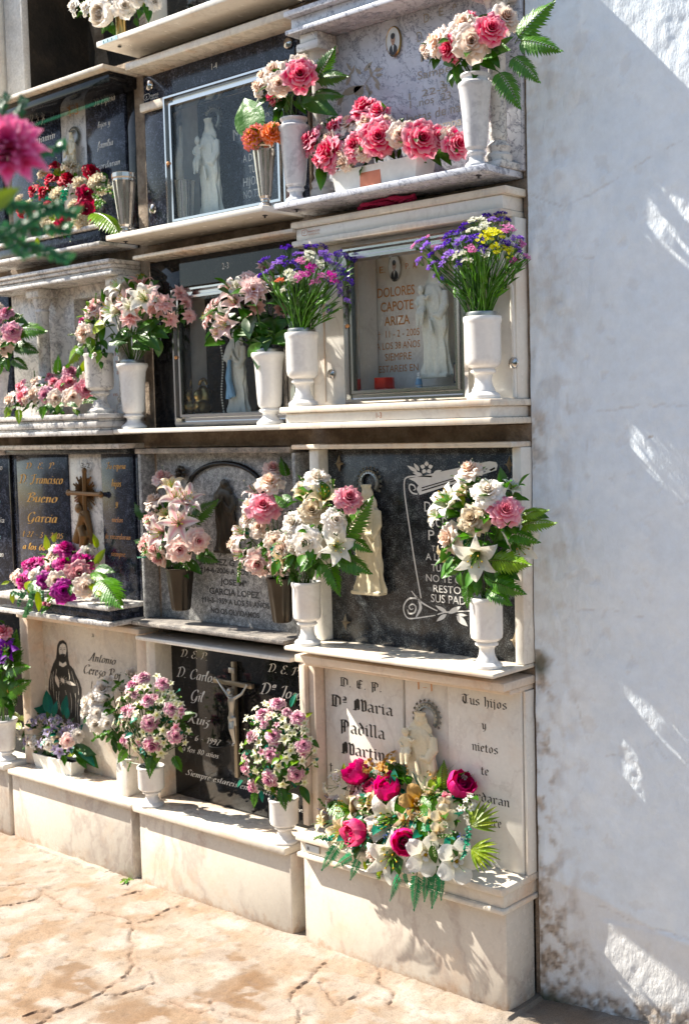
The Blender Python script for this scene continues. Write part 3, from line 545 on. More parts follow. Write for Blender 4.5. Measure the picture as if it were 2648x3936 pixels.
for s, x0, x1, y0, y1, cap in (('D',825,858,412,414,50),('OL',868,925,416,420,38),('SU',848,922,488,494,52),('P',845,875,556,557,50),('T',862,878,612,613,28),('A LO',832,925,655,662,34),('TU',860,908,712,716,36),('NO TE O',834,1012,762,778,36),('RESTO',870,1008,815,830,36),('SUS PADR',858,1062,866,886,40)):
    text(m1, FF, s, x0, x1, y0, y1, cap, y_, 'inkw', bold=.0)
ins(T12, m1); m1 = MB()
def S(mb, cr, pts, w, Y, mat, close=False):
    wp = [cr.at(a_, b_, Y) for a_, b_ in pts]; ww = [x*cr.k*mpp(wp[0]) for x in w] if isinstance(w, list) else w*cr.k*mpp(wp[0])
    # smooth with Catmull-Rom
    out = []; ow = []; n = len(wp)
    for i in range(n-1):
        p0, p1, p2, p3 = wp[max(i-1,0)], wp[i], wp[i+1], wp[min(i+2,n-1)]
        for k_ in range(5):
            q = k_/5; out.append(.5*((2*p1)+(p2-p0)*q+(2*p0-5*p1+4*p2-p3)*q*q+(3*p1-p0-3*p2+p3)*q**3)); ow.append(ww if not isinstance(ww, list) else ww[i]+(ww[i+1]-ww[i])*q)
    out.append(wp[-1]); ow.append(ww if not isinstance(ww, list) else ww[-1]); mb.strip(out, ow, Y, mat)
def Pg(mb, cr, pts, Y, mat, th=.0008): mb.poly([cr.at(a_, b_, Y) for a_, b_ in pts], Y, mat, th)
S(m1, FF, [(862,238),(805,235),(742,240),(724,265),(728,340),(748,480),(775,660),(808,848)], 8, y_, 'inkw')
S(m1, FF, [(790,325),(765,320),(750,300),(752,278),(772,282),(780,300),(768,306)], [7,9,8,7,8,7,4], y_, 'inkw')
Pg(m1, FF, [(745,248),(1150,160),(1185,165),(1192,180),(1186,205),(1155,215),(800,330),(785,300),(795,282),(775,262)], y_, 'inkw')
m2 = MB(); Pg(m2, FF, [(812,292),(1140,196),(1142,200),(812,297)], y_, 'black', .0018); Pg(m2, FF, [(812,306),(1130,208),(1132,213),(812,312)], y_, 'black', .0018); Pg(m2, FF, [(1150,204),(1178,190),(1180,198),(1160,210)], y_, 'black', .0018)
def leafp(mb, cr, x0, y0, x1, y1, w, Y, mat, th=.001):
    dx, dy = x1-x0, y1-y0; l = math.hypot(dx, dy); nx, ny = -dy/l*w, dx/l*w; pts = []
    for q in (0,.2,.4,.6,.8,1): s_ = math.sin(math.pi*q**.8); pts.append((x0+dx*q+nx*s_, y0+dy*q+ny*s_))
    for q in (.8,.6,.4,.2): s_ = math.sin(math.pi*q**.8); pts.append((x0+dx*q-nx*s_, y0+dy*q-ny*s_))
    Pg(mb, cr, pts, Y, mat, th)
for a_ in ((790,215,738,182,9),(800,210,772,170,9),(815,228,765,218,9),(868,225,912,205,10),(868,228,888,262,10)): leafp(m1, FF, *a_, y_, 'inkw')
for i in range(5):
    q = i*2*math.pi/5; leafp(m1, FF, 836+9*math.sin(q), 194-9*math.cos(q), 836+34*math.sin(q), 194-34*math.cos(q), 11, y_, 'inkw', .0012)
S(m1, FF, [(760,812),(800,860),(845,890),(890,912)], [5,9,7,4], y_, 'inkw'); S(m1, FF, [(795,850),(750,850),(724,880),(722,915),(742,948),(785,948),(880,934)], [9,9,8,7,7,7,4], y_, 'inkw')
S(m1, FF, [(798,860),(805,900),(782,945)], [14,18,6], y_, 'inkw'); S(m1, FF, [(740,905),(748,925),(775,920),(782,892),(765,878),(748,890),(758,905),(770,900)], [5,8,9,8,7,6,5,3], y_, 'inkw')
S(m1, FF, [(890,930),(940,918),(1060,912)], 6, y_, 'inkw')
for a_ in ((938,920,880,884,10),(936,928,885,965,11),(945,925,1010,888,13),(985,936,1042,990,15),(985,930,1042,935,8)): leafp(m1, FF, *a_, y_, 'inkw')
sc = part('engraved_scroll', m1, T12, smooth=False); part('scroll_line', m2, sc, smooth=False)
# ---------------- 1-3
T13 = thing('tomb_front', 'cream marble tomb front with steel framed glass cabinet and bronze capital letters', 'tomb front', (-.38,0,1.62), GN)
stack(T13, 'ledge', -.763, .013, [(-.191,1.6195,1.6375),(-.176,1.6375,1.668,'white',.012),(-.191,1.668,1.6865)], 'cream')
mb = MB()
mb.box(-.748,-.582,-.05,.03,1.6865,2.172,'white',.003); mb.box(-.128,.004,-.05,.03,1.6865,2.172,'white',.003); mb.box(-.5815,-.1285,-.05,.03,2.152,2.1715,'white',.001)
part('surround', mb, T13)
mb = MB(); mb.box(-.764,-.749,-.062,.02,1.6865,2.172,'white',.003); mb.box(-.700,-.696,-.053,-.049,1.70,2.16,'warm',.001); part('edge_strip', mb, T13)
mb = MB(); mb.tube([(-.038,-.05,2.16),(-.038,-.05,2.035),(-.010,-.05,1.985),(-.006,-.05,1.69)], .007, 'white', 8); part('edge_moulding', mb, T13)
part('inscription_plate', bx(-.575,-.135,.052,.07,1.6865,2.152,'white',.001), T13)
cabinet(T13, -.582, -.128, 1.688, 2.152, -.10, .044, .03, .118, 'white')
stack(T13, 'lintel', -.787, .006, [(-.104,2.172,2.191,'cream',.012),(-.086,2.191,2.229,'white',.016),(-.094,2.229,2.25)], 'cream')
D = K['d']; knob(T13, D.at(357,899,-.055).x, D.at(357,899,-.055).z, -.05); knob(T13, D.at(1270,843,-.055).x, D.at(1270,843,-.055).z, -.05)
m1 = MB(); y_ = .052
for s, x0, x1, y0, y1, cap in (('D.',568,590,394,393,32),('E.',600,628,392,391,32),('P.',730,752,372,371,30),('A.',766,788,368,367,30),('DOLORES',590,776,515,498,46),('CAPOTE',606,770,585,573,46),('ARIZA',624,752,656,646,44),('†  11 - 2 - 2005',592,800,718,704,34),('A LOS 38 AÑOS',584,803,780,762,34),('SIEMPRE',628,760,833,824,36),('ESTAREIS EN',598,794,892,882,34),('R',930,945,460,458,30),('A',1004,1022,746,744,36),('I',1018,1023,676,675,34),('B',1030,1048,610,608,34),('O',985,1000,530,528,30)):
    text(m1, D, s, x0, x1, y0, y1, cap, y_, 'inkb', bold=.012 if cap > 40 else .0)
ins(T13, m1); m1 = MB(); text(m1, D, '1-3', 584, 610, 1120, 1119, 28, -.176, 'inko', bold=.005); ins(T13, m1)
def stamp(parent, cr, x, y, h, w, Y, mat, slope):
    m = MB(); S(m, cr, [(x,y-h),(x+h,y-h-slope*h),(x+h,y-slope*h),(x,y),(x,y-h)], 2.5, Y, mat); S(m, cr, [(x+h*.5,y-h*.85),(x+h*.5,y-h*.5),(x+h*.3,y-h*.3)], 3, Y, mat)
    text(m, cr, 'MARMOLES', x+h*1.3, x+w, y-h*.55, y-h*.55-slope*(w-h), h*.42, Y, mat); text(m, cr, 'AXARQUIA S.L.', x+h*1.3, x+w, y, y-slope*(w-h), h*.38, Y, mat); ins(parent, m, 'maker_stamp')
stamp(T13, D, 212, 202, 24, 88, -.086, 'inko', .12)
# oval portrait
def oval(parent, cr, x, y, rw, rh, Y, face='skin', suit='suit', rim='brass', shirt=True):
    P = cr.at(x, y, Y); k_ = cr.k*mpp(P); a_, b_ = rw*k_, rh*k_; root = MB(); T = Matrix.Translation((P.x, Y, P.z)) @ Matrix.Rotation(R(90), 4, 'X')
    root.lathe([(1,0),(1.02,.004),(.95,.008),(.9,.006)], (0,0,0), rim, 36, Matrix.Translation((P.x, Y, P.z)) @ Matrix.Rotation(R(90), 4, 'X') @ Matrix.Diagonal((a_, b_, 1, 1)))
    o_ = part('portrait_frame', root, parent); m = MB(); D2 = lambda th: Matrix.Translation((P.x, Y-th, P.z)) @ Matrix.Rotation(R(90), 4, 'X') @ Matrix.Diagonal((a_, b_, 1, 1))
    def disc(cx_, cy_, rx, ry, mat, th, y0=-9): m.add([(cx_+rx*math.cos(i*math.pi/12), max(y0, cy_+ry*math.sin(i*math.pi/12)), 0) for i in range(24)], [list(range(24))], mat, T=D2(th))
    disc(0,0,.92,.92,'paper',.0065); disc(0,-.62,.56,.42,suit,.0070); disc(0,.12,.30,.36,face,.0074); disc(0,.34,.30,.20,suit,.0077)
    if shirt: m.add([(-.14,-.28,0),(.14,-.28,0),(0,-.75,0)], [(0,2,1)], 'paper', T=D2(.0080)); disc(0,-.2,.12,.16,face,.0079)
    for ex in (-.11,.11): disc(ex,.16,.04,.025,'suit',.0082)
    disc(0,-.02,.09,.018,'suit',.0082); disc(0,.08,.03,.07,'skin',.0081)
    part('portrait_photo', m, parent, smooth=False)
oval(T13, D, 680, 364, 41, 68, .05, 'skin', 'suit', 'chrome')
# ---------------- 1-4
T14 = thing('tomb_front', 'veined grey marble tomb front with side columns and an oval portrait of a suited man', 'tomb front', (-.38,0,2.28), GN)
stack(T14, 'ledge', -.781, -.006, [(-.170,2.2795,2.2985)], 'vein')
part('headstone', bx(-.752,.006,-.012,.03,2.2985,2.797,'vein',.002), T14)
stack(T14, 'cornice', -.757, .008, [(-.125,2.797,2.812),(-.106,2.812,2.848,'vein',.008),(-.13,2.848,2.866)], 'vein')
for xc in (-.685, -.042):
    mb = MB(); mb.box(xc-.04,xc+.04,-.10,-.012,2.2985,2.318,'vein2',.004)
    mb.lathe([(.036,2.318),(.038,2.335),(.030,2.345),(.034,2.36),(.022,2.375),(.026,2.39),(.024,2.40),(.0235,2.70),(.027,2.71),(.024,2.72),(.030,2.735),(.036,2.742)], (xc,-.055,0), 'vein2', 20)
    mb.box(xc-.045,xc+.045,-.108,-.0125,2.742,2.769,'vein2',.006); mb.box(xc-.036,xc+.036,-.099,-.0125,2.769,2.7965,'vein2',.003); part('column', mb, T14)
B_ = K['b']; oval(T14, B_, 743, 193, 43, 68, -.014)
m1 = MB(); y_ = -.012
for s, x0, x1, y0, y1, cap in (('D',880,905,105,102,40),('E',950,970,75,70,36),('P',1015,1030,50,47,30),('D.',848,880,195,190,46),('M',865,910,285,278,44),('Samper',850,1030,358,338,36),('3',955,975,412,408,34),('1  22-3',810,990,448,436,30),('1 .nos  23',815,1005,500,460,34),('lestas de na',800,1050,562,530,42),('compa',915,1055,602,586,40)):
    text(m1, B_, s, x0, x1, y0, y1, cap, y_, 'inkt', shear=.0, bold=.004)
ins(T14, m1); m1 = MB()
for a_ in ((520,400,545,330,9),(545,330,520,290,7),(545,345,560,300,6),(500,440,600,395,18),(560,440,600,400,26),(480,490,510,440,9),(500,445,470,470,5),(590,345,562,315,9),(602,332,640,285,9),(640,360,625,300,7),(650,330,690,315,9),(655,350,690,345,8),(640,350,680,400,8),(612,390,630,440,8),(640,420,620,450,7),(655,385,675,420,9)): leafp(m1, B_, *a_, y_, 'inkt')
S(m1, B_, [(585,470),(592,420),(620,370),(668,305)], 4, y_, 'inkt'); part('engraved_dove', m1, T14, smooth=False)
mb = MB()
for i, (dx, dz, r) in enumerate(((0,0,.010),(.03,.002,.012),(.06,.0,.011),(.09,.004,.012),(.12,.001,.010),(.15,.002,.008))): mb.ball((-.50+dx*1.15,-.055-.006*(i % 2),2.262+dz-.004), (.028,.022,r), 'redplastic', 12)
M['cloth'] = attr_mat('crimson_cloth', .8, .1); 
mb = MB(); n = 30
for j in range(7):
    pts = [(-.53+.008*i+.003*j, -.06-.01*math.sin(i*.5+j)-.004*j, 2.2545+.0025*j+.004*math.sin(i*.35+j*1.7)) for i in range(26)]
    mb.tube(pts, [.0045+.002*math.sin(i*.9+j) for i in range(26)], 'cloth', 6, (.30,.02,.07))
solo('folded_cloth', mb, 'crumpled crimson cloth tucked in the gap under the topmost veined marble ledge', 'cloth', (-.45,-.06,2.25))
# ---------------- 2-1
T21 = thing('tomb_front', 'polished black tomb front with white script, on a low cream pedestal', 'tomb front', (-1.2,0,0), GN)
part('pedestal', bx(-1.588,-.8315,-.13,.05,-.03,.271,'box',.006), T21)
stack(T21, 'ledge', -1.597, -.834, [(-.153,.271,.2965)], 'cream', yb=.06, bev=.006)
part('headstone', bx(-1.572,-.832,.032,.06,.2965,.882,'black',.002), T21)
part('pilaster', bx(-1.622,-1.570,-.045,.06,.2965,.882,'cream',.006), T21)
stack(T21, 'lintel', -1.608, -.836, [(-.102,.882,.8975)], 'white', yb=.05, bev=.005)
G = K['g']; m1 = MB(); y_ = .032
for s, x0, x1, y0, y1, cap in (('D. E. P.',908,1045,228,246,34),('D. Carlos',888,1082,325,362,46),('Gil',955,1020,448,456,50),('Ruiz',940,1052,545,590,46),('5 - 6 - 1997',920,1102,640,672,30),('a los 80 años',915,1098,700,738,26),('Siempre estareis en nuestros',932,1400,825,930,28),('D. E. P.',1345,1508,302,328,38),('Dª Josefa',1305,1562,408,462,52),('corazones',1380,1532,985,1000,20)):
    script(m1, G, s, x0, x1, y0, y1, cap*1.2, y_, 'inkw', .8)
ins(T21, m1)
# ---------------- 2-2
T22 = thing('tomb_front', 'grey granite tomb front with a black arch over a dark bronze Madonna relief', 'tomb front', (-1.2,0,.94), GN)
stack(T22, 'ledge', -1.602, -.842, [(-.122,.941,.955)], 'greyd', bev=.003)
part('headstone', bx(-1.592,-.826,.002,.05,.955,1.545,'grey',.002), T22)
part('jamb', bx(-1.604,-1.588,-.062,.03,.955,1.545,'grey',.003), T22); part('jamb', bx(-.842,-.826,-.062,.03,.955,1.545,'grey',.003), T22)
stack(T22, 'lintel', -1.617, -.846, [(-.064,1.5455,1.564)], 'greyd', bev=.003)
E_ = K['e']; mb = MB(); P0 = E_.at(948,290,0); P1 = E_.at(1330,250,0); Pm = E_.at(1140,170,0); cx_ = (P0.x+P1.x)/2; r_ = (P1.x-P0.x)/2; hz = (P0.z+P1.z)/2-.03; hh = Pm.z-hz
mb.tube([(cx_+r_*math.cos(math.pi*i/24), -.004, hz+hh*math.sin(math.pi*i/24)) for i in range(25)], .0085, 'black', 10); part('arch_band', mb, T22)
m1 = MB(); y_ = .002
for s, x0, x1, y0, y1, cap in (('JO',1104,1142,628,630,30),('JO',1232,1262,636,638,30),('JIMENEZ G',1000,1180,672,690,30),('†14-6-2006 A LOS 90',1008,1290,712,740,26),('JOSE Mª',1108,1242,782,786,28),('GARCIA LOPEZ',1054,1306,824,850,30),('†11-3-1959 A LOS 51 AÑOS',1014,1356,864,902,26),('NO OS OLVIDAMOS',1062,1304,922,948,26)):
    text(m1, E_, s, x0, x1, y0, y1, cap, y_, 'inkgrey', bold=.03)
ins(T22, m1)
# ---------------- 2-3
T23 = thing('tomb_front', 'plain black tomb front numbered 2-3 around a steel framed glass cabinet', 'tomb front', (-1.2,0,1.62), GN)
stack(T23, 'ledge', -1.623, -.801, [(-.152,1.6185,1.6345)], 'white', bev=.004)
mb = MB(); mb.box(-1.572,-1.415,.0,.04,1.6345,2.2185,'black',.002); mb.box(-.842,-.790,.0,.04,1.6345,2.2185,'black',.002); mb.box(-1.4148,-.8422,.0,.04,2.105,2.2185,'black',.0); mb.box(-1.4148,-.8422,.10,.12,1.6345,2.105,'black',.0); part('headstone', mb, T23)
stack(T23, 'lintel', -1.545, -.772, [(-.10,2.2185,2.2325)], 'cream', bev=.004)
cabinet(T23, -1.416, -.842, 1.637, 2.113, -.05, .046, .05, .10, 'plastic')
m1 = MB(); text(m1, K['p'], '2-3', 892, 942, 655, 652, 46, .0, 'inkw', bold=0); ins(T23, m1)
# ---------------- 2-4
T24 = thing('tomb_front', 'blue black granite tomb front numbered 1-4 with a steel framed glass cabinet', 'tomb front', (-1.2,0,2.28), GN)
stack(T24, 'ledge', -1.584, -.815, [(-.182,2.2795,2.2995)], 'white', bev=.005)
mb = MB(); mb.box(-1.572,-1.420,.0,.04,2.2995,2.86,'blue',.002); mb.box(-.838,-.790,.0,.04,2.2995,2.86,'blue',.002); mb.box(-1.4198,-.8382,.0,.04,2.755,2.86,'blue',.0); mb.box(-1.4198,-.8382,.10,.12,2.2995,2.755,'blue',.0); part('headstone', mb, T24)
stack(T24, 'lintel', -1.545, -.764, [(-.10,2.86,2.885)], 'cream', bev=.004)
cabinet(T24, -1.421, -.838, 2.3005, 2.763, -.05, .046, .05, .10, 'plastic')
A_ = K['a']; 
for kx, ky in ((818,468),(836,1145),(247+900/.829*0,0)):
    if kx > 300: P = A_.at(kx, ky, -.006); knob(T24, P.x, P.z, .0, .018)
P = B_.at(248,200,-.006); knob(T24, P.x, P.z, .0, .018)
m1 = MB(); text(m1, A_, '1-4', 1162, 1192, 384, 374, 34, .0, 'inkw'); 
for s, x0, x1, y0, y1, cap in (('An',1425,1475,648,640,34),): text(m1, A_, s, x0, x1, y0, y1, cap, .10, 'inkw')
for s, x0, x1, y0, y1, cap in (('M',1280,1325,768,765,58),('A D',1334,1385,888,882,40),('TU',1366,1402,948,944,42),('HIJOS',1336,1420,1020,1010,46),('NO TE',1338,1425,1086,1078,42)): text(m1, A_, s, x0, x1, y0, y1, cap, .10, 'inkw')
ins(T24, m1); stamp(T24, A_, 793, 548, 26, 78, .0, 'inkw', .3)
mb = MB(); P = A_.at(770,605,-.01); P2 = A_.at(866,555,-.01); mb.box(-1.573,-1.4225,-.02,.0,P.z-.012,P.z+.018,'cream',.003); part('cabinet_sill', mb, T24)
# ---------------- 2-5
T25 = thing('tomb_front', 'thick pale marble ledge and dark tomb front cut off by the top edge', 'tomb front', (-1.2,0,2.93), GN)
stack(T25, 'ledge', -1.604, -.80, [(-.174,2.9355,2.955)], 'white', bev=.004)
part('headstone', bx(-1.43,-.80,.0,.05,2.955,3.6,'black',.002), T25); part('pilaster', bx(-1.475,-1.435,-.06,.05,2.955,3.6,'white',.004), T25)
mb = MB(); A = A_.at(552,236,-.174); B = A_.at(648,200,-.174); mb.box(A.x,B.x,-.1752,-.173,2.938,2.953,'paper',0); mb.box(A.x+.014,B.x-.004,-.1756,-.1751,2.940,2.951,'inkc',0)
for i in range(9): mb.box(A.x+.018+i*.0075,A.x+.0215+i*.0075,-.176,-.1755,2.942,2.949,'paper' if i % 3 else 'suit',0)
part('maker_sticker', mb, T25)
for kx, ky in ((657,262),(1395,0)): 
    P = A_.at(kx, ky, -.13); mb = MB(); mb.lathe([(.007,-.004),(.005,0)], (P.x,P.y,2.9355), 'suit', 10); part('bolt', mb, T25)
for tt, zz, cr, pts in ((T24,2.2795,K['p'],((165,448),(1212,243))),(T14,2.2795,B_,((290,968),(1132,822)))):
    for kx, ky in pts:
        P = cr.at(kx, ky, -.13); mb = MB(); mb.lathe([(.003,-.009),(.003,-.003),(.009,-.002),(.007,0)], (P.x,P.y,zz), 'suit', 10); part('bolt', mb, tt)
# ---------------- 1-5 (above the picture; its ledge shades the wall)
T15 = thing('tomb_front', 'marble ledge above the veined tomb front', 'tomb front', (-.4,0,2.93), GN); T15['label'] = 'pale marble ledge above the veined grey tomb front'
stack(T15, 'ledge', -.79, .008, [(-.165,2.934,2.956)], 'white')
# ---------------- 3-1
T31 = thing('tomb_front', 'cream marble tomb front engraved in black with a robed Christ', 'tomb front', (-2,0,0), GN)
part('pedestal', bx(-2.389,-1.632,-.13,.05,-.03,.275,'box',.006), T31)
stack(T31, 'ledge', -2.384, -1.602, [(-.153,.275,.2945)], 'cream', yb=.06, bev=.006)
part('headstone', bx(-2.36,-1.69,.02,.06,.2945,.90,'cream',.002), T31)
mb = MB(); mb.box(-2.41,-2.352,-.05,.06,.2945,.90,'warm',.005); part('pilaster', mb, T31); part('pilaster', bx(-1.695,-1.635,-.03,.06,.2945,.90,'warm',.005), T31)
stack(T31, 'lintel', -2.37, -1.60, [(-.09,.899,.919)], 'warm', yb=.05)
m1 = MB(); y_ = .02
for s, x0, x1, y0, y1, cap in (('Antonio',445,580,248,268,40),('Cerezo Roj',418,606,306,348,44),('†',455,466,386,388,36)): script(m1, G, s, x0, x1, y0, y1, cap*1.15, y_, 'ink', .9)
text(m1, G, '3', 464, 474, 128, 129, 16, y_, 'ink'); ins(T31, m1); m1 = MB()
Pg(m1, G, [(318,143),(300,150),(290,170),(287,205),(284,235),(270,262),(258,300),(248,350),(246,395),(255,420),(262,470),(300,540),(345,580),(400,600),(406,560),(404,500),(412,440),(413,390),(400,350),(384,320),(372,290),(352,268),(345,235),(342,190),(336,158)], y_, 'ink')
m2 = MB(); th = .0014; wm = 'cream'
Pg(m2, G, [(318,160),(306,168),(300,185),(300,205),(306,225),(318,240),(330,228),(336,208),(337,185),(331,167)], y_, wm, th)
Pg(m2, G, [(302,250),(318,262),(334,252),(338,268),(320,280),(300,270)], y_, wm, th)
for p in ([(262,310),(258,350),(258,395)],[(272,300),(268,345),(272,400),(275,440)],[(286,290),(283,330)],[(345,290),(352,330),(350,350)],[(362,300),(372,340),(385,370)],[(385,345),(396,385),(398,420)],[(300,400),(298,450),(312,510)],[(330,395),(340,440),(336,500),(350,545)],[(355,410),(362,450),(360,510)],[(380,410),(384,460),(382,530)],[(396,440),(393,500),(396,560)],[(285,400),(288,440),(300,490)]): S(m2, G, p, [2,4,2] if len(p) == 3 else ([2,4,3,1] if len(p) == 4 else [3,2]), y_-.0006, wm)
leafp(m2, G, 282,318, 300,385, 9, y_, wm, th); leafp(m2, G, 334,352, 386,372, 9, y_, wm, th); leafp(m2, G, 312,334, 326,362, 9, y_, wm, th)
for i in range(10): q = i*math.pi/5; S(m2, G, [(319+13*math.cos(q),346+13*math.sin(q)),(319+24*math.cos(q),346+24*math.sin(q))], [2.5,.8], y_-.0008, wm)
m3 = MB(); S(m3, G, [(305,192),(313,190)], 3, y_-.0012, 'ink'); S(m3, G, [(322,190),(331,192)], 3, y_-.0012, 'ink'); S(m3, G, [(317,192),(316,208),(320,210)], 1.6, y_-.0012, 'ink'); Pg(m3, G, [(306,215),(318,212),(332,215),(330,230),(318,242),(307,230)], y_, 'ink', .0026); S(m3, G, [(303,184),(313,182)], 2, y_-.0012, 'ink'); S(m3, G, [(322,182),(333,184)], 2, y_-.0012, 'ink')
e0 = part('engraved_figure', m1, T31, smooth=False); part('engraving_highlight', m2, e0, smooth=False); part('engraved_face', m3, e0, smooth=False)
# ---------------- 3-2
T32 = thing('tomb_front', 'blue black granite tomb front with gold italic lettering beside a marble strip', 'tomb front', (-2,0,.93), GN)
stack(T32, 'ledge', -2.385, -1.637, [(-.190,.936,.953,'vein2'),(-.172,.953,.993,'blue',.012),(-.190,.993,1.010,'vein2')], 'vein2', yb=.03)
m_ = K['m']
for n_, x0, x1, mt, yf in (('headstone',-2.41,-2.0665,'blue',-.03),('headstone_side',-1.8595,-1.672,'blue',-.03)): part(n_, bx(x0,x1,yf,.03,1.010,1.545,mt,.002), T32)
part('headstone_middle', bx(-2.0655,-1.8605,-.026,.03,1.010,1.545,'vein2',.002), T32)
part('pilaster', bx(-1.668,-1.648,-.024,.03,1.010,1.545,'blue',.004), T32); part('pilaster', bx(-2.45,-2.414,-.024,.03,1.010,1.545,'blue',.004), T32)
stack(T32, 'lintel', -2.43, -1.64, [(-.075,1.5455,1.5655,'dark',.01),(-.118,1.5655,1.5835)], 'vein2', yb=.02)
m1 = MB(); y_ = -.03
for s, x0, x1, y0, y1, cap in (('D.  E.  P.',262,560,268,264,56),('D. Francisco',196,632,420,412,84),('Bueno',266,574,604,602,86),('Garcia',272,576,806,802,90),('† 27 - 3 - 2005',226,634,955,962,58),('a los 60',232,462,1078,1082,62)): script(m1, m_, s, x0, x1, y0, y1, cap*1.12, y_, 'inkg', .85, .22)
ins(T32, m1); m1 = MB()
for s, x0, x1, y0, y1, cap in (('Tu esposa',1072,1266,268,270,62),('hijos',1124,1220,446,448,70),('y',1166,1188,636,637,60),('nietos',1126,1238,800,806,52),('te recordaran',1062,1316,964,984,52),('siempre',1116,1262,1142,1152,52)): script(m1, m_, s, x0, x1, y0, y1, cap*1.1, y_, 'inkb' if cap < 60 else 'inkg', .75, .18)
ins(T32, m1); m1 = MB(); text(m1, m_, '3-2', 820, 908, 258, 260, 50, -.026, 'ink', bold=.004); ins(T32, m1)
# ---------------- 3-3
T33 = thing('tomb_front', 'veined white marble tomb front with stepped cornice, column and arched inner plate', 'tomb front', (-2,0,1.62), GN)
stack(T33, 'ledge', -2.45, -1.645, [(-.205,1.6155,1.633),(-.19,1.633,1.643,'vein2',.012),(-.20,1.643,1.664,'vein2',.006),(-.186,1.664,1.674,'vein2',.012),(-.20,1.674,1.6925)], 'vein2')
stack(T33, 'cornice', -2.45, -1.632, [(-.128,2.176,2.190),(-.115,2.190,2.203,'vein2',.008),(-.125,2.203,2.217,'vein2',.004),(-.135,2.217,2.232)], 'vein2', yb=.02)
mb = MB(); mb.box(-2.44,-2.03,.0,.05,1.6925,2.176,'vein2',.002); mb.box(-1.69,-1.645,.0,.05,1.6925,2.176,'vein2',.002); mb.box(-2.029,-1.691,.0,.05,2.13,2.1755,'vein2',0); part('surround', mb, T33)
part('inner_plate', bx(-2.06,-1.64,.10,.12,1.6925,2.176,'white',.0), T33)
mb = MB(); mb.box(-2.03,-2.026,.0,.10,1.6925,2.13,'vein2',0); part('reveal', mb, T33)
mb = MB(); Rr = .16; cx_ = -1.86; pts = [(cx_-Rr,.0995,1.70)]+[(cx_+Rr*math.cos(math.pi-math.pi*i/20),.0995,1.92+Rr*1.1*math.sin(math.pi*i/20)) for i in range(21)]+[(cx_+Rr,.0995,1.70)]
mb.tube(pts, .005, 'vein2', 8); mb.add([(p[0],.0994,p[2]) for p in pts], [list(range(len(pts)))], 'paper'); part('arched_plate', mb, T33)
for xc in (-2.16,-1.668):
    mb = MB(); mb.box(xc-.042,xc+.042,-.095,.0,2.142,2.176,'vein2',.005); mb.lathe([(.038,1.6925),(.038,1.72),(.030,1.73),(.033,1.745),(.024,1.76),(.024,2.08),(.028,2.09),(.024,2.10),(.034,2.13),(.036,2.142)], (xc,-.05,0), 'vein2', 20); part('column', mb, T33)
m1 = MB(); kk = K['k']
for s, x0, x1, y0, y1, cap in (('13',1160,1205,962,960,50),('20',1165,1212,1062,1060,50),('a',1178,1200,1145,1144,40),('m',1145,1185,1365,1364,36)): text(m1, kk, s, x0, x1, y0, y1, cap, .099, 'inko')
ins(T33, m1)
# ---------------- 3-4
T34 = thing('tomb_front', 'blue black granite tomb front with white italic lettering and strip marked 4-3', 'tomb front', (-2,0,2.28), GN)
stack(T34, 'ledge', -2.40, -1.655, [(-.155,2.278,2.2925,'vein2'),(-.14,2.2925,2.3385,'blue',.012),(-.155,2.3385,2.3535,'vein2')], 'vein2')
for n_, x0, x1, mt, yf in (('headstone',-2.40,-2.068,'blue',.0),('headstone_side',-1.910,-1.684,'blue',.0)): part(n_, bx(x0,x1,yf,.05,2.3535,2.83,mt,.002), T34)
part('headstone_middle', bx(-2.067,-1.911,.003,.05,2.3535,2.83,'vein2',.002), T34)
part('pilaster', bx(-1.680,-1.632,.0055,.05,2.3535,2.83,'black',.004), T34)
stack(T34, 'lintel', -2.40, -1.60, [(-.12,2.83,2.872,'black',.01),(-.152,2.872,2.888)], 'cream', yb=.04)
m1 = MB(); ll = K['l']
for s, x0, x1, y0, y1, cap in (('Tu esposa',945,1160,300,208,70),('hijos y',985,1110,495,478,60),('familia',982,1140,715,670,70),('te recordaran',870,1212,940,880,66),('D. E. P.',300,460,510,462,62),('Benjamin',270,560,668,628,80)): script(m1, ll, s, x0, x1, y0, y1, cap, .0, 'inkw', .7, .2)
ins(T34, m1); m1 = MB(); text(m1, ll, '4-3', 678, 796, 390, 360, 66, .003, 'inkb', bold=.01); ins(T34, m1)
# ---------------- 4-x slivers at the left edge
T41 = thing('tomb_front', 'low white pedestal and black headstone at the far left edge by the purple lilies', 'tomb front', (-2.7,0,0), GN)
part('pedestal', bx(-3.19,-2.412,-.13,.05,-.03,.285,'box',.006), T41); stack(T41, 'ledge', -3.2, -2.402, [(-.158,.285,.309)], 'white', yb=.05, bev=.005)
part('headstone', bx(-3.17,-2.42,.0,.05,.309,.90,'black',.002), T41); stack(T41, 'lintel', -3.2, -2.41, [(-.08,.90,.92)], 'black')
T42 = thing('tomb_front', 'black headstone with pale blue italic words at the far left edge', 'tomb front', (-2.8,0,.94), GN)
stack(T42, 'ledge', -3.21, -2.46, [(-.17,.94,.958)], 'white'); part('headstone', bx(-3.19,-2.462,-.028,.04,.958,1.545,'blue',.002), T42); part('pilaster', bx(-2.4605,-2.4515,-.034,.03,.958,1.545,'black',.002), T42)
stack(T42, 'lintel', -3.21, -2.456, [(-.09,1.545,1.566)], 'vein2')
m1 = MB()
for s, x0, x1, y0, y1, mt in (('Tu esposo',-170,30,276,276,'inkw'),('hijos',-110,10,620,622,'inkc'),('familia',-130,50,800,804,'inkw'),('te',-40,10,970,972,'inkc'),('recuerdan',-160,40,1140,1144,'inkw')): text(m1, m_, s, x0, x1, y0, y1, 52, -.028, mt, shear=.25)
ins(T42, m1)
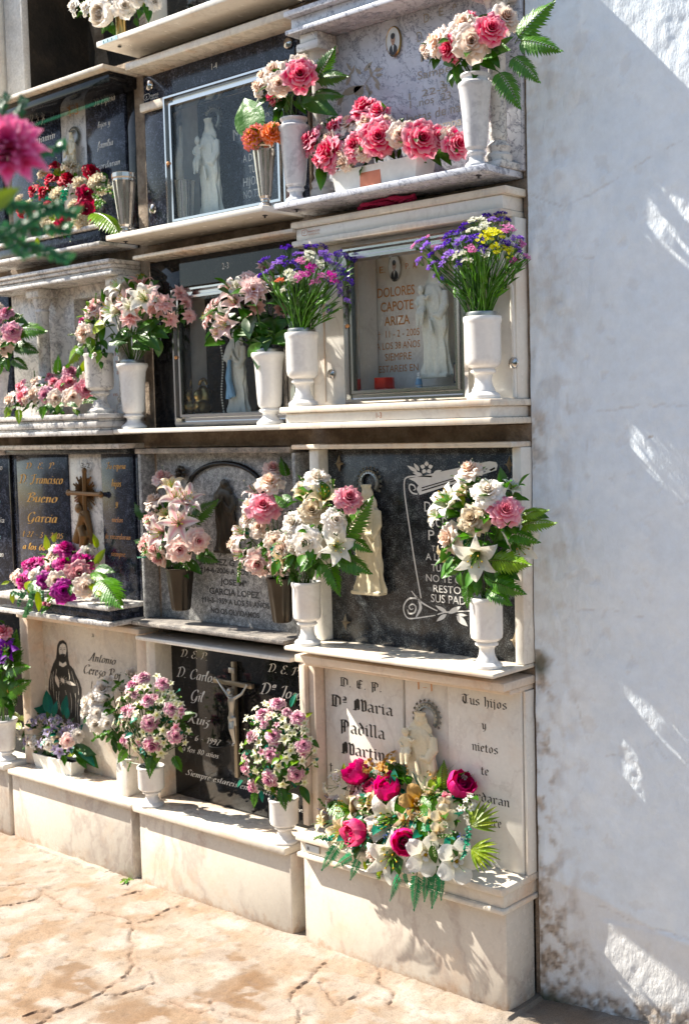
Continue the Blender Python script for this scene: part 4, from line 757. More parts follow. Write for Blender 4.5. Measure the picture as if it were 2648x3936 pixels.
for (z0, nm) in ((1.62,'dark tomb front at the left edge behind the mauve roses'),(2.28,'dark tomb front at the left edge hidden by the blurred pink bloom'),(2.93,'pale marble pier and ledge at the top left corner')):
    T4 = thing('tomb_front', nm, 'tomb front', (-2.8,0,z0), GN); stack(T4, 'ledge', -3.2, -2.455, [(-.17,z0,z0+.02)], 'white'); 
    if z0 < 2.9: part('headstone', bx(-3.19,-2.46,-.0,.04,z0+.02,z0+.58,'blue',.002), T4)
    else: part('pilaster', bx(-2.46,-2.40,-.09,.04,z0+.021,3.6,'white',.006), T4)
# further ledges to the left, out of the picture, that shade these
for i in (1,2):
    T5 = thing('tomb_front', 'tomb front beyond the left edge, number %d' % i, 'tomb front', (-2.8-.8*i,0,0), GN); T5['label'] = ['','white tomb fronts just beyond the left edge','white tomb fronts far beyond the left edge'][i]
    for z0 in (.28,.94,1.62,2.28,2.93): stack(T5, 'ledge', -3.2-.8*i, -2.42-.8*i, [(-.17,z0,z0+.02)], 'white'); part('headstone', bx(-3.18-.8*i,-2.44-.8*i,.0,.04,z0+.02,z0+.57,'cream',.002), T5)
# ================================================================ VASES
VP = {
 'goblet': [(.0,0),(.84,0),(.88,.015),(.88,.05),(.80,.07),(.62,.095),(.60,.12),(.50,.16),(.44,.22),(.44,.27),(.50,.30),(.66,.325),(.68,.345),(.60,.365),(.58,.375),(.78,.395),(.90,.43),(.94,.49),(.945,.90),(.98,.93),(1,.95),(1,.985),(.97,1.0),(.88,1.0),(.86,.97),(.85,.6),(0,.58)],
 'tall': [(.0,0),(.76,0),(.80,.02),(.76,.05),(.62,.075),(.46,.11),(.42,.14),(.48,.17),(.62,.185),(.64,.205),(.55,.225),(.52,.235),(.62,.25),(.70,.29),(.745,.45),(.80,.72),(.85,.87),(.93,.92),(1,.95),(1,.985),(.97,1.0),(.86,1.0),(.84,.97),(.75,.6),(0,.58)],
 'flute': [(.0,0),(.66,0),(.68,.03),(.60,.055),(.44,.075),(.40,.10),(.42,.13),(.54,.15),(.56,.165),(.48,.185),(.52,.20),(.62,.22),(.68,.30),(.80,.60),(.93,.84),(.97,.86),(1.0,.875),(1,.90),(.90,.915),(.76,.925),(.74,.955),(.84,.975),(.86,.99),(.84,1.0),(.70,1.0),(.68,.95),(.6,.6),(0,.58)],
 'crystal': [(.0,0),(.62,0),(.66,.02),(.55,.05),(.36,.08),(.36,.10),(.44,.115),(.42,.13),(.50,.17),(.70,.50),(.90,.84),(.94,.87),(.94,.90),(1,.925),(1,.99),(.94,1.0),(.84,.99),(.8,.9),(.4,.4),(0,.38)],
 'holder': [(.0,0),(.42,0),(.56,.02),(.62,.06),(.70,.30),(.82,.65),(.93,.90),(1,.95),(1,.99),(.95,1),(.85,.98),(.6,.4),(0,.38)],
 'tube': [(0,0),(.95,0),(1,.02),(1,.97),(1,1),(.85,1),(.8,.5),(0,.48)],
}
GV = {'goblet': 'white marble goblet vases', 'tall': 'tall white marble vases', 'flute': 'grey marble fluted vases', 'crystal': 'faceted silvered glass vases', 'holder': 'dark bronze wall vases', 'tube': None}
def vase(kind, cr, rx, ry, rw, by, Y, Z, mat, label, collar=None, group=None, bxx=None, name='flower_vase'):
    """rim centre (rx, ry) and width rw in crop pixels; stands at height Z, depth Y"""
    P = cr.at(rx if bxx is None else bxx, by, Y); X = P.x; top = cr.at(rx, ry, Y); X = (X+top.x)/2; H_ = max(.05, top.z-Z); r = rw/2*cr.k*mpp(top)
    T = Matrix.Translation((X, Y, Z)); mb = MB(); mod = None; seg = 40
    if kind == 'crystal': mod = lambda a, z: (1+.09*(1 if int(round(a/(2*math.pi)*24)) % 2 else -.6)*(1 if .13*H_ < z < .87*H_ else .15)); seg = 24
    if kind == 'holder': mod = lambda a, z: 1+.055*math.cos(9*a+z*3)*(1 if z < .9*H_ else .2)
    mb.lathe([(p*r, z*H_) for p, z in VP[kind]], (0,0,0), mat, seg, T, mod=mod)
    root = thing(name, label, 'vase', (X, Y, Z), group or GV[kind]); part('body', mb, root, ang=30 if kind != 'crystal' else 12)
    if collar:
        c_ = MB(); c_.lathe([(r*.80,H_*.97),(r*.84,H_+.006),(r*.80,H_+.012),(r*.70,H_+.012),(r*.68,H_*.97)], (X,Y,Z), collar, 28); part('metal_collar', c_, root)
    d_ = MB(); d_.lathe([(r*.8, H_*.9),(0,H_*.93)], (X,Y,Z), 'leaf', 16, col=(.02,.05,.015)); part('foam_plug', d_, root)
    return Vector((X, Y, Z+H_)), r
V = {}
V['14R'] = vase('flute', K['b'], 1118, 345, 160, 765, -.125, 2.2985, 'vasegrey', 'grey marble vase at the right end of the topmost veined ledge')
V['14L'] = vase('flute', K['b'], 282, 548, 150, 925, -.120, 2.2985, 'vasegrey', 'grey marble vase at the left end of the topmost veined ledge')
V['crR'] = vase('crystal', K['b'], 142, 655, 105, 935, -.140, 2.2995, 'crystal', 'faceted glass vase holding the orange carnations')
V['crL'] = vase('crystal', K['l'], 1255, 955, 240, 1515, -.130, 2.2995, 'crystal', 'faceted glass vase without flowers, beside the red roses')
V['13L'] = vase('goblet', K['d'], 213, 690, 172, 1060, -.125, 1.6865, 'vase', 'white goblet vase at the left end of the 1-3 ledge under purple statice', 'pewter')
V['13R'] = vase('goblet', K['d'], 1118, 610, 195, 1025, -.120, 1.6865, 'vase', 'white goblet vase at the right end of the 1-3 ledge under purple and yellow statice', 'pewter')
V['23L'] = vase('tall', K['k'], 1340, 1038, 322, 1690, -.085, 1.6345, 'vase', 'white flared vase under the pink lilies, at the left end of the black tomb ledge', 'pewter')
V['23R'] = vase('tall', K['n'], 1292, 735, 320, 1400, -.085, 1.6345, 'vase', 'white flared vase under pink dahlias, just left of the 1-3 ledge', 'pewter')
V['33G'] = vase('goblet', K['k'], 1005, 935, 305, 1525, -.130, 1.6925, 'vein2', 'marbled grey veined goblet vase left of the pink lilies')
V['33L'] = vase('flute', K['k'], -20, 1075, 250, 1590, -.120, 1.6925, 'vasegrey', 'grey marble vase cut off by the left edge under mauve roses')
V['12L'] = vase('goblet', K['f'], 235, 765, 152, 1085, -.140, .9585, 'vase', 'white goblet vase at the left end of the scroll tomb ledge')
V['12R'] = vase('goblet', K['f'], 1136, 842, 176, 1205, -.130, .9585, 'vase', 'white goblet vase at the right end of the scroll tomb ledge')
V['22L'] = vase('holder', K['e'], 908, 695, 150, 905, -.062, 1.0, 'bronze', 'dark bronze vase fixed left of the granite inscription')
V['22R'] = vase('holder', K['e'], 1415, 745, 155, 975, -.062, 1.0, 'bronze', 'dark bronze vase fixed right of the granite inscription')
V['21L'] = vase('goblet', K['g'], 762, 775, 140, 978, -.110, .2965, 'vase', 'white goblet vase at the left end of the black script tomb ledge')
V['21R'] = vase('goblet', K['g'], 1428, 935, 156, 1172, -.105, .2965, 'vase', 'white goblet vase at the right end of the black script tomb ledge')
V['41'] = vase('tall', K['g'], 32, 540, 128, 758, -.10, .309, 'vase', 'white vase at the far left edge under the purple lilies')
V['25'] = vase('tube', K['a'], 664, 75, 58, 180, -.09, 2.955, 'brass', 'brass cylinder vase on the top left ledge')
for k_, by in (('22L',905),('22R',975)):
    rt_ = [o for o in C.objects if o.get('label','').startswith('dark bronze vase fixed '+('left' if k_ == '22L' else 'right'))][0]
def hold(key, cr, rx, ry, rw, by):   # wall vases hang on the stone: rebuild with their real foot height
    pass
# square box vase and planters
def planter(cr, xl, xr, yt, yb, Y0, depth, Z, label, h=None, orange=None, taper=.012, group='white planters'):
    A = cr.at(xl, yb, Y0); B = cr.at(xr, yb, Y0); T0 = cr.at(xl, yt, Y0); H_ = T0.z-A.z if h is None else h; x0, x1 = A.x, B.x; t_ = taper
    vs = [(x0+t_,Y0+t_*.4,Z),(x1-t_,Y0+t_*.4,Z),(x1-t_,Y0+depth-t_*.4,Z),(x0+t_,Y0+depth-t_*.4,Z),(x0,Y0,Z+H_),(x1,Y0,Z+H_),(x1,Y0+depth,Z+H_),(x0,Y0+depth,Z+H_),
          (x0+.006,Y0+.006,Z+H_),(x1-.006,Y0+.006,Z+H_),(x1-.006,Y0+depth-.006,Z+H_),(x0+.006,Y0+depth-.006,Z+H_),(x0+.006,Y0+.006,Z+H_-.02),(x1-.006,Y0+.006,Z+H_-.02),(x1-.006,Y0+depth-.006,Z+H_-.02),(x0+.006,Y0+depth-.006,Z+H_-.02)]
    fs = [(0,3,2,1),(0,1,5,4),(1,2,6,5),(2,3,7,6),(3,0,4,7)]+[(4+i,4+(i+1) % 4,8+(i+1) % 4,8+i) for i in range(4)]+[(8+i,8+(i+1) % 4,12+(i+1) % 4,12+i) for i in range(4)]+[(12,13,14,15)]
    root = thing('planter', label, 'planter', ((x0+x1)/2, Y0+depth/2, Z), group); mb = MB(); mb.add(vs, fs, 'plastic'); part('trough', mb, root, smooth=False)
    if orange: mb = MB(); mb.box(x0+(x1-x0)*orange[0], x0+(x1-x0)*orange[1], Y0-.001+t_*.2, Y0+.004, Z+.002, Z+H_-.004, 'orange', .0005); part('paper_label', mb, root)
    s_ = MB(); s_.box(x0+.007, x1-.007, Y0+.007, Y0+depth-.007, Z+H_-.03, Z+H_-.012, 'dirt', .002); part('foam_block', s_, root)
    return Vector(((x0+x1)/2, Y0+depth/2, Z+H_))
PL = {}
PL['14'] = planter(K['b'], 452, 850, 800, 868, -.150, .085, 2.2985, 'white rectangular planter with an orange label on the topmost veined ledge', .062, (.34,.58))
PL['31'] = planter(K['g'], 168, 362, 720, 815, -.066, .07, .2945, 'small white planter on the low ledge below the engraved Christ', .055)
A = K['g'].at(605,895,-.085); B = K['g'].at(680,918,-.085)
mb = MB(); mb.box(A.x, A.x+.062, -.10, -.038, .2945, .2945+.135, 'white', .004)
solo('box_vase', mb, 'square white marble block vase beside the stained low ledge end, under white roses', 'vase', (A.x+.03,-.07,.2945))
# ================================================================ FLOWER TEMPLATES (unit radius, facing +Z)
def hexc(r, g, b): return tuple(((x/255+.055)/1.055)**2.4 if x > 10 else x/3294 for x in (r, g, b))
PINK = (hexc(196,30,76), hexc(236,92,128), hexc(250,200,210)); CREAM = (hexc(236,190,160), hexc(250,228,212), hexc(254,246,238)); WHITE = (hexc(228,214,196), hexc(246,238,228), hexc(253,250,246))
RED = (hexc(110,6,24), hexc(186,22,48), hexc(214,52,80)); DRED = (hexc(84,6,24), hexc(150,28,58), hexc(196,76,100)); PALEP = (hexc(222,90,130), hexc(240,150,170), hexc(250,205,212))
MAUVE = (hexc(190,60,130), hexc(220,150,180), hexc(240,205,210)); MAG = (hexc(150,10,90), hexc(214,62,150), hexc(240,150,200)); PLUM = (hexc(96,20,90), hexc(150,50,130), hexc(205,110,180)); PURP = (hexc(120,16,80), hexc(216,130,178), hexc(252,238,226))
CRIM = (hexc(160,12,84), hexc(224,54,126), hexc(242,124,172)); CRIMP = (hexc(214,60,110), hexc(240,104,150), hexc(248,160,186)); IVORY = (hexc(226,200,150), hexc(242,226,196), hexc(250,242,224)); DUSTY = (hexc(150,60,80), hexc(210,140,150), hexc(236,200,200))
PEACH = (hexc(228,80,130), hexc(252,216,212), hexc(255,243,234)); ORANGE = (hexc(255,180,40), hexc(255,150,90), hexc(255,190,165)); YELP = (hexc(255,200,20), hexc(255,200,70), hexc(250,165,185)); SALM = (hexc(244,160,156), hexc(255,214,210), hexc(255,238,236)); LILP = (hexc(248,200,198), hexc(255,226,224), hexc(255,246,244)); LILW = (hexc(225,220,190), hexc(240,238,230), hexc(250,250,248)); LILPK = (hexc(248,225,215), hexc(252,242,236), hexc(255,252,248)); TAN = (hexc(200,150,60), hexc(206,170,120), hexc(220,190,150)); BEIGE = (hexc(190,160,120), hexc(222,204,176), hexc(236,224,204)); LAV = (hexc(130,110,150), hexc(176,166,196), hexc(214,208,222)); FUCH = (hexc(120,20,60), hexc(190,60,120), hexc(226,150,190))
def petal(mb, phi, r0, z0, L, W, a0, a1, curl, cols, seed, wrap=0, nt_=6, nu=4, ruf=.03, stripe=None, tip=.5, cup=0, edge=.82):
    vs = []; cs = []; r, z = r0, z0; rnd = random.Random(seed); ph = rnd.random()*9; dphi = math.pi*2; cc = math.cos(phi); ssn = math.sin(phi)
    for i in range(nt_+1):
        q = i/nt_
        if i: an = R(a0+(a1-a0)*q+curl*q**4); r += L/nt_*math.sin(an); z += L/nt_*math.cos(an)
        if tip < 0: w_ = W*math.sin(math.pi*min(1, .06+q*.97)**.75)*(1.0)          # pointed
        else: w_ = W*(.42+.58*math.sin(math.pi*.5*min(1, q*1.35)))*(1-tip*q**5)
        for j in range(nu+1):
            u = 2*j/nu-1; rr = ruf*(math.sin(u*5+ph)*q*q+math.sin(u*11+ph*2)*q**3*.6)
            zz = z+rr+cup*u*u*w_-(.10*L*u*u*q if tip >= 0 else 0)
            if wrap > 0:
                R_ = max(r, .03); th = phi+u*w_*wrap/max(R_, .18); x = (R_+rr*.6)*math.cos(th); y = (R_+rr*.6)*math.sin(th)
            else: x = r*cc-u*w_*ssn; y = r*ssn+u*w_*cc
            vs.append((x, y, zz))
            e = max(abs(u)**3*.8, q) if edge < 1 else q
            c = lerp(cols[0], cols[1], sm(0, .65, q)); c = lerp(c, cols[2], sm(edge-.2, 1.02, e))
            if stripe: c = lerp(c, stripe, (1-sm(.05, .6, abs(u)))*(1-sm(.6, 1, q))*.6)
            cs.append(c)
    n = nu+1; mb.add(vs, [(i*n+j, i*n+j+1, (i+1)*n+j+1, (i+1)*n+j) for i in range(nt_) for j in range(nu)], 'petal', cs)
def calyx(mb, z=-.28, r=.22): mb.lathe([(0,z-.12),(r*.5,z-.05),(r,z+.12),(r*1.1,z+.22)], (0,0,0), 'leaf', 8, col=(.06,.12,.03))
def f_rose(cols, seed, open_=1.0):
    mb = MB(); rnd = random.Random(seed); lay = [(3,.04,.10,.44,.24,3,8,0),(3,.07,.06,.48,.30,6,14,4),(4,.11,.0,.50,.32,10,24,16),(4,.15,-.06,.52,.34,16,36,34),(5,.17,-.14,.60,.38,26,52,60),(5,.17,-.22,.72,.42,38,70,70),(5,.15,-.26,.84,.44,52,82,60)]
    for k_, (n, r0, z0, L, W, a0, a1, cu) in enumerate(lay):
        c = [lerp(cols[0], cols[1], min(1, k_/5)*.7), lerp(cols[0], cols[1], min(1, .35+k_/4)), lerp(cols[1], cols[2], min(1, .25+k_/5))]
        for i in range(n):
            petal(mb, 2*math.pi*(i/n)+k_*.83+rnd.uniform(-.15,.15), r0, z0+rnd.uniform(-.02,.02), L*rnd.uniform(.92,1.06), W, a0*open_, a1*open_+rnd.uniform(-5,5), cu, c, rnd.random(), wrap=1, ruf=.02+.014*k_, tip=.35)
    calyx(mb); return mb
def f_peony(cols, seed):
    mb = MB(); rnd = random.Random(seed)
    for k_, (n, r0, z0, L, W, a0, a1, cu) in enumerate([(4,.04,.08,.42,.26,2,-6,0),(5,.14,.0,.50,.30,10,-8,-8),(6,.24,-.08,.60,.34,24,-4,-10),(6,.26,-.2,.86,.46,40,-10,-16),(6,.22,-.28,1.10,.54,64,-6,-14)]):
        c = [lerp(cols[0], cols[1], k_*.18), lerp(cols[0], cols[1], .4+k_*.14), lerp(cols[1], cols[2], k_*.2)]
        for i in range(n): petal(mb, 2*math.pi*(i/n)+k_*.7+rnd.uniform(-.2,.2), r0, z0, L*rnd.uniform(.9,1.1), W, a0, a1, cu, c, rnd.random(), wrap=.9, ruf=.05, tip=.3)
    calyx(mb); return mb
def f_bud(cols, seed):
    mb = MB(); rnd = random.Random(seed)
    for k_, (n, r0, z0, L, W, a0, a1, cu) in enumerate([(3,.05,-.1,1.0,.30,4,3,0),(3,.14,-.25,1.15,.42,22,-4,10),(4,.16,-.35,1.2,.5,34,2,50)]):
        for i in range(n): petal(mb, 2*math.pi*i/n+k_, r0, z0, L, W, a0, a1, cu, cols, rnd.random(), wrap=1, ruf=.03, tip=.4)
    mb.lathe([(0,-.55),(.12,-.45),(.3,-.3),(.33,-.1)], (0,0,0), 'leaf', 8, col=(.07,.15,.03)); return mb
def f_lily(cols, seed, stripe=None, wide=.25, recurve=80, stam=True, n=6):
    mb = MB(); rnd = random.Random(seed)
    for i in range(n):
        ww = wide*(1.15 if i % 2 else .85); petal(mb, 2*math.pi*i/n+rnd.uniform(-.12,.12), .04, -.35+(.02 if i % 2 else 0), 1.22*rnd.uniform(.92,1.06), ww, 22, 70+rnd.uniform(-14,14), recurve, cols, rnd.random(), nt_=9, nu=4, ruf=.035, stripe=stripe, tip=-1, cup=.28, edge=.95)
    if stam:
        for i in range(6):
            q = 2*math.pi*(i+.5)/6; p = [(0,0,-.3),(.10*math.cos(q),.10*math.sin(q),.1),(.24*math.cos(q),.24*math.sin(q),.42)]; mb.tube(p, .014, 'leaf', 4, (.30,.50,.12)); mb.ball(p[-1], (.03,.03,.06), 'petal', 6, (.55,.36,.05))
        mb.tube([(0,0,-.3),(.02,0,.5)], .02, 'leaf', 5, (.35,.55,.15))
    mb.lathe([(0,-.5),(.05,-.45),(.07,-.32)], (0,0,0), 'leaf', 6, col=(.1,.2,.05)); return mb
def f_orchid(cols, seed):
    mb = MB(); rnd = random.Random(seed)
    for i in range(5): petal(mb, 2*math.pi*i/5+rnd.uniform(-.1,.1), .06, -.15, 1.0*rnd.uniform(.92,1.05), .38, 30, 78, 24, cols, rnd.random(), nt_=7, nu=4, ruf=.05, tip=.62, cup=.18, edge=.95)
    for i in range(3): petal(mb, 2*math.pi*i/3+.4, .03, -.1, .42, .17, 10, 30, 20, (TAN[0], cols[1], cols[2]), rnd.random(), wrap=1, tip=.4)
    mb.ball((0,0,.02), .08, 'petal', 8, (.55,.35,.05)); return mb
def f_dahlia(cols, seed, L0=1.0, rows=4, eye=None):
    mb = MB(); rnd = random.Random(seed)
    for k_ in range(rows):
        n = 6+k_; q = (k_+1)/rows
        for i in range(n): petal(mb, 2*math.pi*i/n+k_*.4+rnd.uniform(-.08,.08), .03+.03*k_, -.05-.08*k_, (.45+.58*q)*L0*rnd.uniform(.9,1.08), .21+.07*q, 14+40*q-14, 30+52*q, 20, cols, rnd.random(), nt_=6, nu=2, ruf=.02, tip=-1, cup=.5, edge=.9)
    if eye:
        for i in range(10): mb.ball((.09*math.cos(i*2.4)*(i/10), .09*math.sin(i*2.4)*(i/10), .12), .035, 'petal', 6, eye)
    calyx(mb, -.32, .16); return mb
def f_carn(cols, seed):
    mb = MB(); rnd = random.Random(seed)
    for k_, (n, L, a0, a1) in enumerate([(5,.5,4,16),(6,.62,12,34),(7,.76,26,56),(8,.92,44,76),(8,1.0,60,92)]):
        for i in range(n): petal(mb, 2*math.pi*i/n+k_*.6+rnd.uniform(-.2,.2), .03, -.1-.05*k_, L*rnd.uniform(.88,1.08), .30, a0, a1, 16, cols, rnd.random(), nt_=4, nu=8, ruf=.12, tip=.05)
    calyx(mb, -.3, .16); return mb
def f_small(cols, seed, n=5, eye=(.55,.42,.05)):
    mb = MB(); rnd = random.Random(seed)
    for i in range(n): petal(mb, 2*math.pi*i/n+rnd.uniform(-.1,.1), .04, 0, .95*rnd.uniform(.9,1.1), .26, 46, 92, 20, cols, rnd.random(), nt_=4, nu=2, ruf=.02, tip=-1, cup=.3)
    mb.ball((0,0,.08), .10, 'petal', 6, eye); return mb
def f_cluster(cols, seed, m=16, s=.30, eye=(.5,.4,.1)):
    mb = MB(); rnd = random.Random(seed)
    for k_ in range(m):
        th = math.acos(1-rnd.random()*.95); ph = rnd.random()*6.283; d = Vector((math.sin(th)*math.cos(ph), math.sin(th)*math.sin(ph), math.cos(th)*.75)); T = Matrix.Translation(d*(.72+rnd.random()*.18)) @ d.to_track_quat('Z','Y').to_matrix().to_4x4() @ Matrix.Rotation(rnd.random()*6,4,'Z') @ Matrix.Scale(s*rnd.uniform(.8,1.15),4)
        t2 = MB()
        for i in range(5): petal(t2, 2*math.pi*i/5, .05, 0, .9, .32, 40, 88, 10, cols, rnd.random(), nt_=3, nu=2, tip=-1, cup=.3)
        t2.ball((0,0,.05), .13, 'petal', 6, eye); mb.add(t2.v, t2.f, 'petal', t2.c, T); mb.tube([(0,0,-.3), tuple(d*.7)], .012, 'leaf', 3, (.12,.22,.05))
    return mb
def f_statice(cols, seed):
    mb = MB(); rnd = random.Random(seed); c0, c1 = cols[0], cols[1]
    for k_ in range(34):
        x = rnd.uniform(-.95,.95); y = rnd.uniform(-.5,.5); z = rnd.uniform(-.1,.25)+.35*(1-x*x); c = lerp(c0, c1, rnd.random()); h = rnd.uniform(.12,.2)
        lx, ly = rnd.uniform(-.05,.05), rnd.uniform(-.05,.05)
        for i in range(5):
            q = i*1.2566+k_; mb.add([(x,y,z-.06),(x+h*math.cos(q-.5)+lx,y+h*math.sin(q-.5)+ly,z+.10),(x+h*1.1*math.cos(q)+lx,y+h*1.1*math.sin(q)+ly,z+.13),(x+h*math.cos(q+.5)+lx,y+h*math.sin(q+.5)+ly,z+.10)], [(0,1,2,3)], 'petal', c)
        if rnd.random() < .4: mb.ball((x+lx,y+ly,z+.10), .035, 'petal', 5, (.75,.72,.6))
        mb.tube([(x*.1,y*.1,-.9),(x*.6,y*.6,-.25),(x,y,z-.05)], .018, 'leaf', 3, (.10,.20,.05))
    return mb
def leafmesh(mb, T, L, W, col, bend=.3, fold=.25, nt_=6, wav=0, edge=None, seed=0):
    vs = []; cs = []; x = z = 0; a = 0; ph = seed*7
    for i in range(nt_+1):
        q = i/nt_
        if i: a = bend*q*2; x += L/nt_*math.cos(a); z -= L/nt_*math.sin(a)
        w_ = W*math.sin(math.pi*min(1,(.04+q*.96))**.8)
        for u in (-1, -.5, 0, .5, 1):
            vs.append((x, u*w_, z+abs(u)*w_*fold+wav*math.sin(q*14+ph+u)*abs(u)*W)); cs.append(lerp(col, (min(1,col[0]*1.8+.02), min(1,col[1]*1.5+.02), col[2]*1.3), .5 if u == 0 else (.12 if abs(u) < 1 else .3)) if edge is None else lerp(col, edge, abs(u)**2))
    mb.add(vs, [(i*5+j, i*5+j+1, (i+1)*5+j+1, (i+1)*5+j) for i in range(nt_) for j in range(4)], 'leaf', cs, T)
def f_fern(col, seed, n=15, curl=.5, wid=.30, lw_=.040):
    mb = MB(); rnd = random.Random(seed); x = z = 0; a = -.25; pts = [(0,0,0)]
    for i in range(n):
        q = (i+1)/n; a = -.25+curl*q*1.6; x += 1/n*math.cos(a); z -= 1/n*math.sin(a); pts.append((x,0,z)); l = wid*math.sin(math.pi*min(1,(.16+q*.80))**.85)*rnd.uniform(.9,1.1)+.02
        if q < .12: continue
        for sgn in (-1, 1):
            T = Matrix.Translation((x,0,z)) @ Matrix.Rotation(sgn*R(62-12*q)+rnd.uniform(-.06,.06),4,'Z') @ Matrix.Rotation(a+.1,4,'Y')
            leafmesh(mb, T, l, lw_*(1.25-.5*q), lerp(col, (col[0]*1.5,col[1]*1.35,col[2]), rnd.random()*.6), .2, .2, 3)
    mb.tube(pts, [.012*(1-.6*i/n) for i in range(n+1)], 'leaf', 4, (col[0]*.8+.02,col[1]*.7+.01,col[2]*.6)); leafmesh(mb, Matrix.Translation(pts[-1]), .10, .025, col, .2); return mb
def f_leaf(col, seed, W=.22, bend=.35): mb = MB(); leafmesh(mb, Matrix.Identity(4), 1, W, col, bend, .22, 8, .05, seed=seed); mb.tube([(-.25,0,.0),(0,0,0)], .018, 'leaf', 4, (.1,.2,.05)); return mb
def f_palm(col, seed):
    mb = MB()
    for i in range(11):
        a = (i-5)/5*.95; leafmesh(mb, Matrix.Rotation(a,4,'Z'), 1-.25*abs(i-5)/5, .055, lerp(col,(.30,.36,.06),.3*(i % 3)), .25+.1*(i % 2), .5, 6)
    return mb
def f_sprig(col, seed, n=16, s=.11, w=.42, blob=None):
    mb = MB(); rnd = random.Random(seed); pts = [(0,0,0)]; d = Vector((1,0,.0))
    for i in range(n):
        p = Vector(pts[-1]); d = (d+Vector((0, rnd.uniform(-.12,.12), rnd.uniform(-.12,.08)))).normalized(); p = p+d/n; pts.append(tuple(p))
        for sgn in (-1,1):
            T = Matrix.Translation(p) @ Matrix.Rotation(sgn*R(rnd.uniform(40,75)),4,'Z') @ Matrix.Rotation(rnd.uniform(-1,1),4,'X') @ Matrix.Rotation(rnd.uniform(-.5,.5),4,'Y')
            leafmesh(mb, T, s*rnd.uniform(.7,1.3), s*w, lerp(col,(col[0]*1.6,col[1]*1.4,col[2]*1.2),rnd.random()), .2, .2, 3)
            if blob and rnd.random() < .6: mb.ball(tuple(p+Vector((rnd.uniform(-.06,.06),sgn*rnd.uniform(.04,.14),rnd.uniform(0,.08)))), .028, 'petal', 6, blob)
    mb.tube(pts, .010, 'leaf', 4, (col[0]*.8,col[1]*.7,col[2]*.7)); return mb
G1 = (.035,.11,.018); G2 = (.05,.16,.02); G3 = (.12,.24,.03); TEAL = (.01,.16,.11); YG = (.24,.34,.03); G0 = (.02,.065,.015); OLV = (.09,.11,.03)
TY = {}
def deft(k_, name, fn, *a, nv=2, **kw): TY[k_] = (name, fn, a, kw, nv)
for nm, cc in (('P',PINK),('C',CREAM),('W',WHITE),('R',RED),('D',DRED),('pp',PALEP),('mv',MAUVE),('mg',MAG),('pl',PLUM),('pu',PURP),('iv',IVORY),('du',DUSTY),('pe',PEACH),('be',BEIGE),('fu',FUCH)): deft('r'+nm, 'rose', f_rose, cc, nv=3 if nm in 'P C W pu'.split() else 2)
deft('pc','peony',f_peony,CRIM); deft('pk','peony',f_peony,CRIMP); deft('pm','peony',f_peony,MAG); deft('py','peony',f_peony,WHITE)
deft('bW','rose_bud',f_bud,WHITE,nv=1); deft('bP','rose_bud',f_bud,PALEP,nv=1); deft('bT','rose_bud',f_bud,TAN,nv=1)
deft('lP','lily',f_lily,LILP); deft('lW','lily',f_lily,LILW); deft('lS','lily',f_lily,SALM,nv=1); deft('lK','lily',f_lily,LILPK,stripe=hexc(222,110,150),wide=.2); deft('lI','lily',f_lily,IVORY); deft('lV','lily',f_lily,(hexc(120,40,140),hexc(130,60,170),hexc(180,120,210)),nv=1)
deft('oW','magnolia',f_orchid,LILW); deft('oI','magnolia',f_orchid,IVORY); deft('oT','magnolia',f_orchid,TAN,nv=1)
deft('dS','dahlia',f_dahlia,SALM); deft('dP','dahlia',f_dahlia,LILP,eye=(.7,.35,.02)); deft('cW','carnation',f_carn,IVORY); deft('cO','carnation',f_carn,ORANGE,nv=1); deft('cY','carnation',f_carn,YELP,nv=1)
deft('sW','small_blossom',f_small,LILW); deft('sI','small_blossom',f_small,(hexc(220,225,150),hexc(240,238,214),hexc(250,246,232)),nv=3); deft('sP','small_blossom',f_small,(hexc(190,60,120),hexc(235,190,200),hexc(246,226,226))); deft('sL','small_blossom',f_small,LAV)
deft('kW','blossom_cluster',f_cluster,LILW); deft('kT','blossom_cluster',f_cluster,TAN); deft('kL','blossom_cluster',f_cluster,LAV); deft('kB','blossom_cluster',f_cluster,(hexc(90,100,170),)*3,nv=1,s=.2)
PU_ = (hexc(70,30,150), hexc(110,70,200)); deft('tU','statice_cluster',f_statice,PU_,nv=3); deft('tV','statice_cluster',f_statice,(hexc(150,110,215),hexc(190,160,230)),nv=2); deft('tW','statice_cluster',f_statice,(hexc(236,236,215),hexc(250,250,240)),nv=2); deft('tP','statice_cluster',f_statice,(hexc(225,130,195),hexc(240,180,215)),nv=2); deft('tM','statice_cluster',f_statice,(hexc(200,60,170),hexc(225,110,190)),nv=1); deft('tY','statice_cluster',f_statice,(hexc(236,232,60),hexc(246,242,120)),nv=1); deft('tS','statice_cluster',f_statice,(hexc(235,140,110),hexc(240,170,150)),nv=1)
deft('fe','fern_frond',f_fern,G2,nv=2); deft('fd','fern_frond',f_fern,G1,nv=2); deft('fy','fern_frond',f_fern,G3,nv=2); deft('ft','fern_frond',f_fern,(.02,.17,.09),n=26,wid=.19,curl=.35,lw_=.019,nv=2)
deft('le','leaf',f_leaf,G1,nv=2); deft('ll','leaf',f_leaf,G2,W=.13,bend=.5,nv=2); deft('lt','leaf',f_leaf,TEAL,W=.18,nv=1); deft('ly','leaf',f_leaf,YG,W=.2,nv=1); deft('lo','leaf',f_leaf,OLV,W=.2,nv=1); deft('lb','leaf',f_leaf,(.05,.17,.02),W=.32,bend=.15,nv=1)
deft('pa','palm_leaf',f_palm,(.16,.26,.04),nv=1)
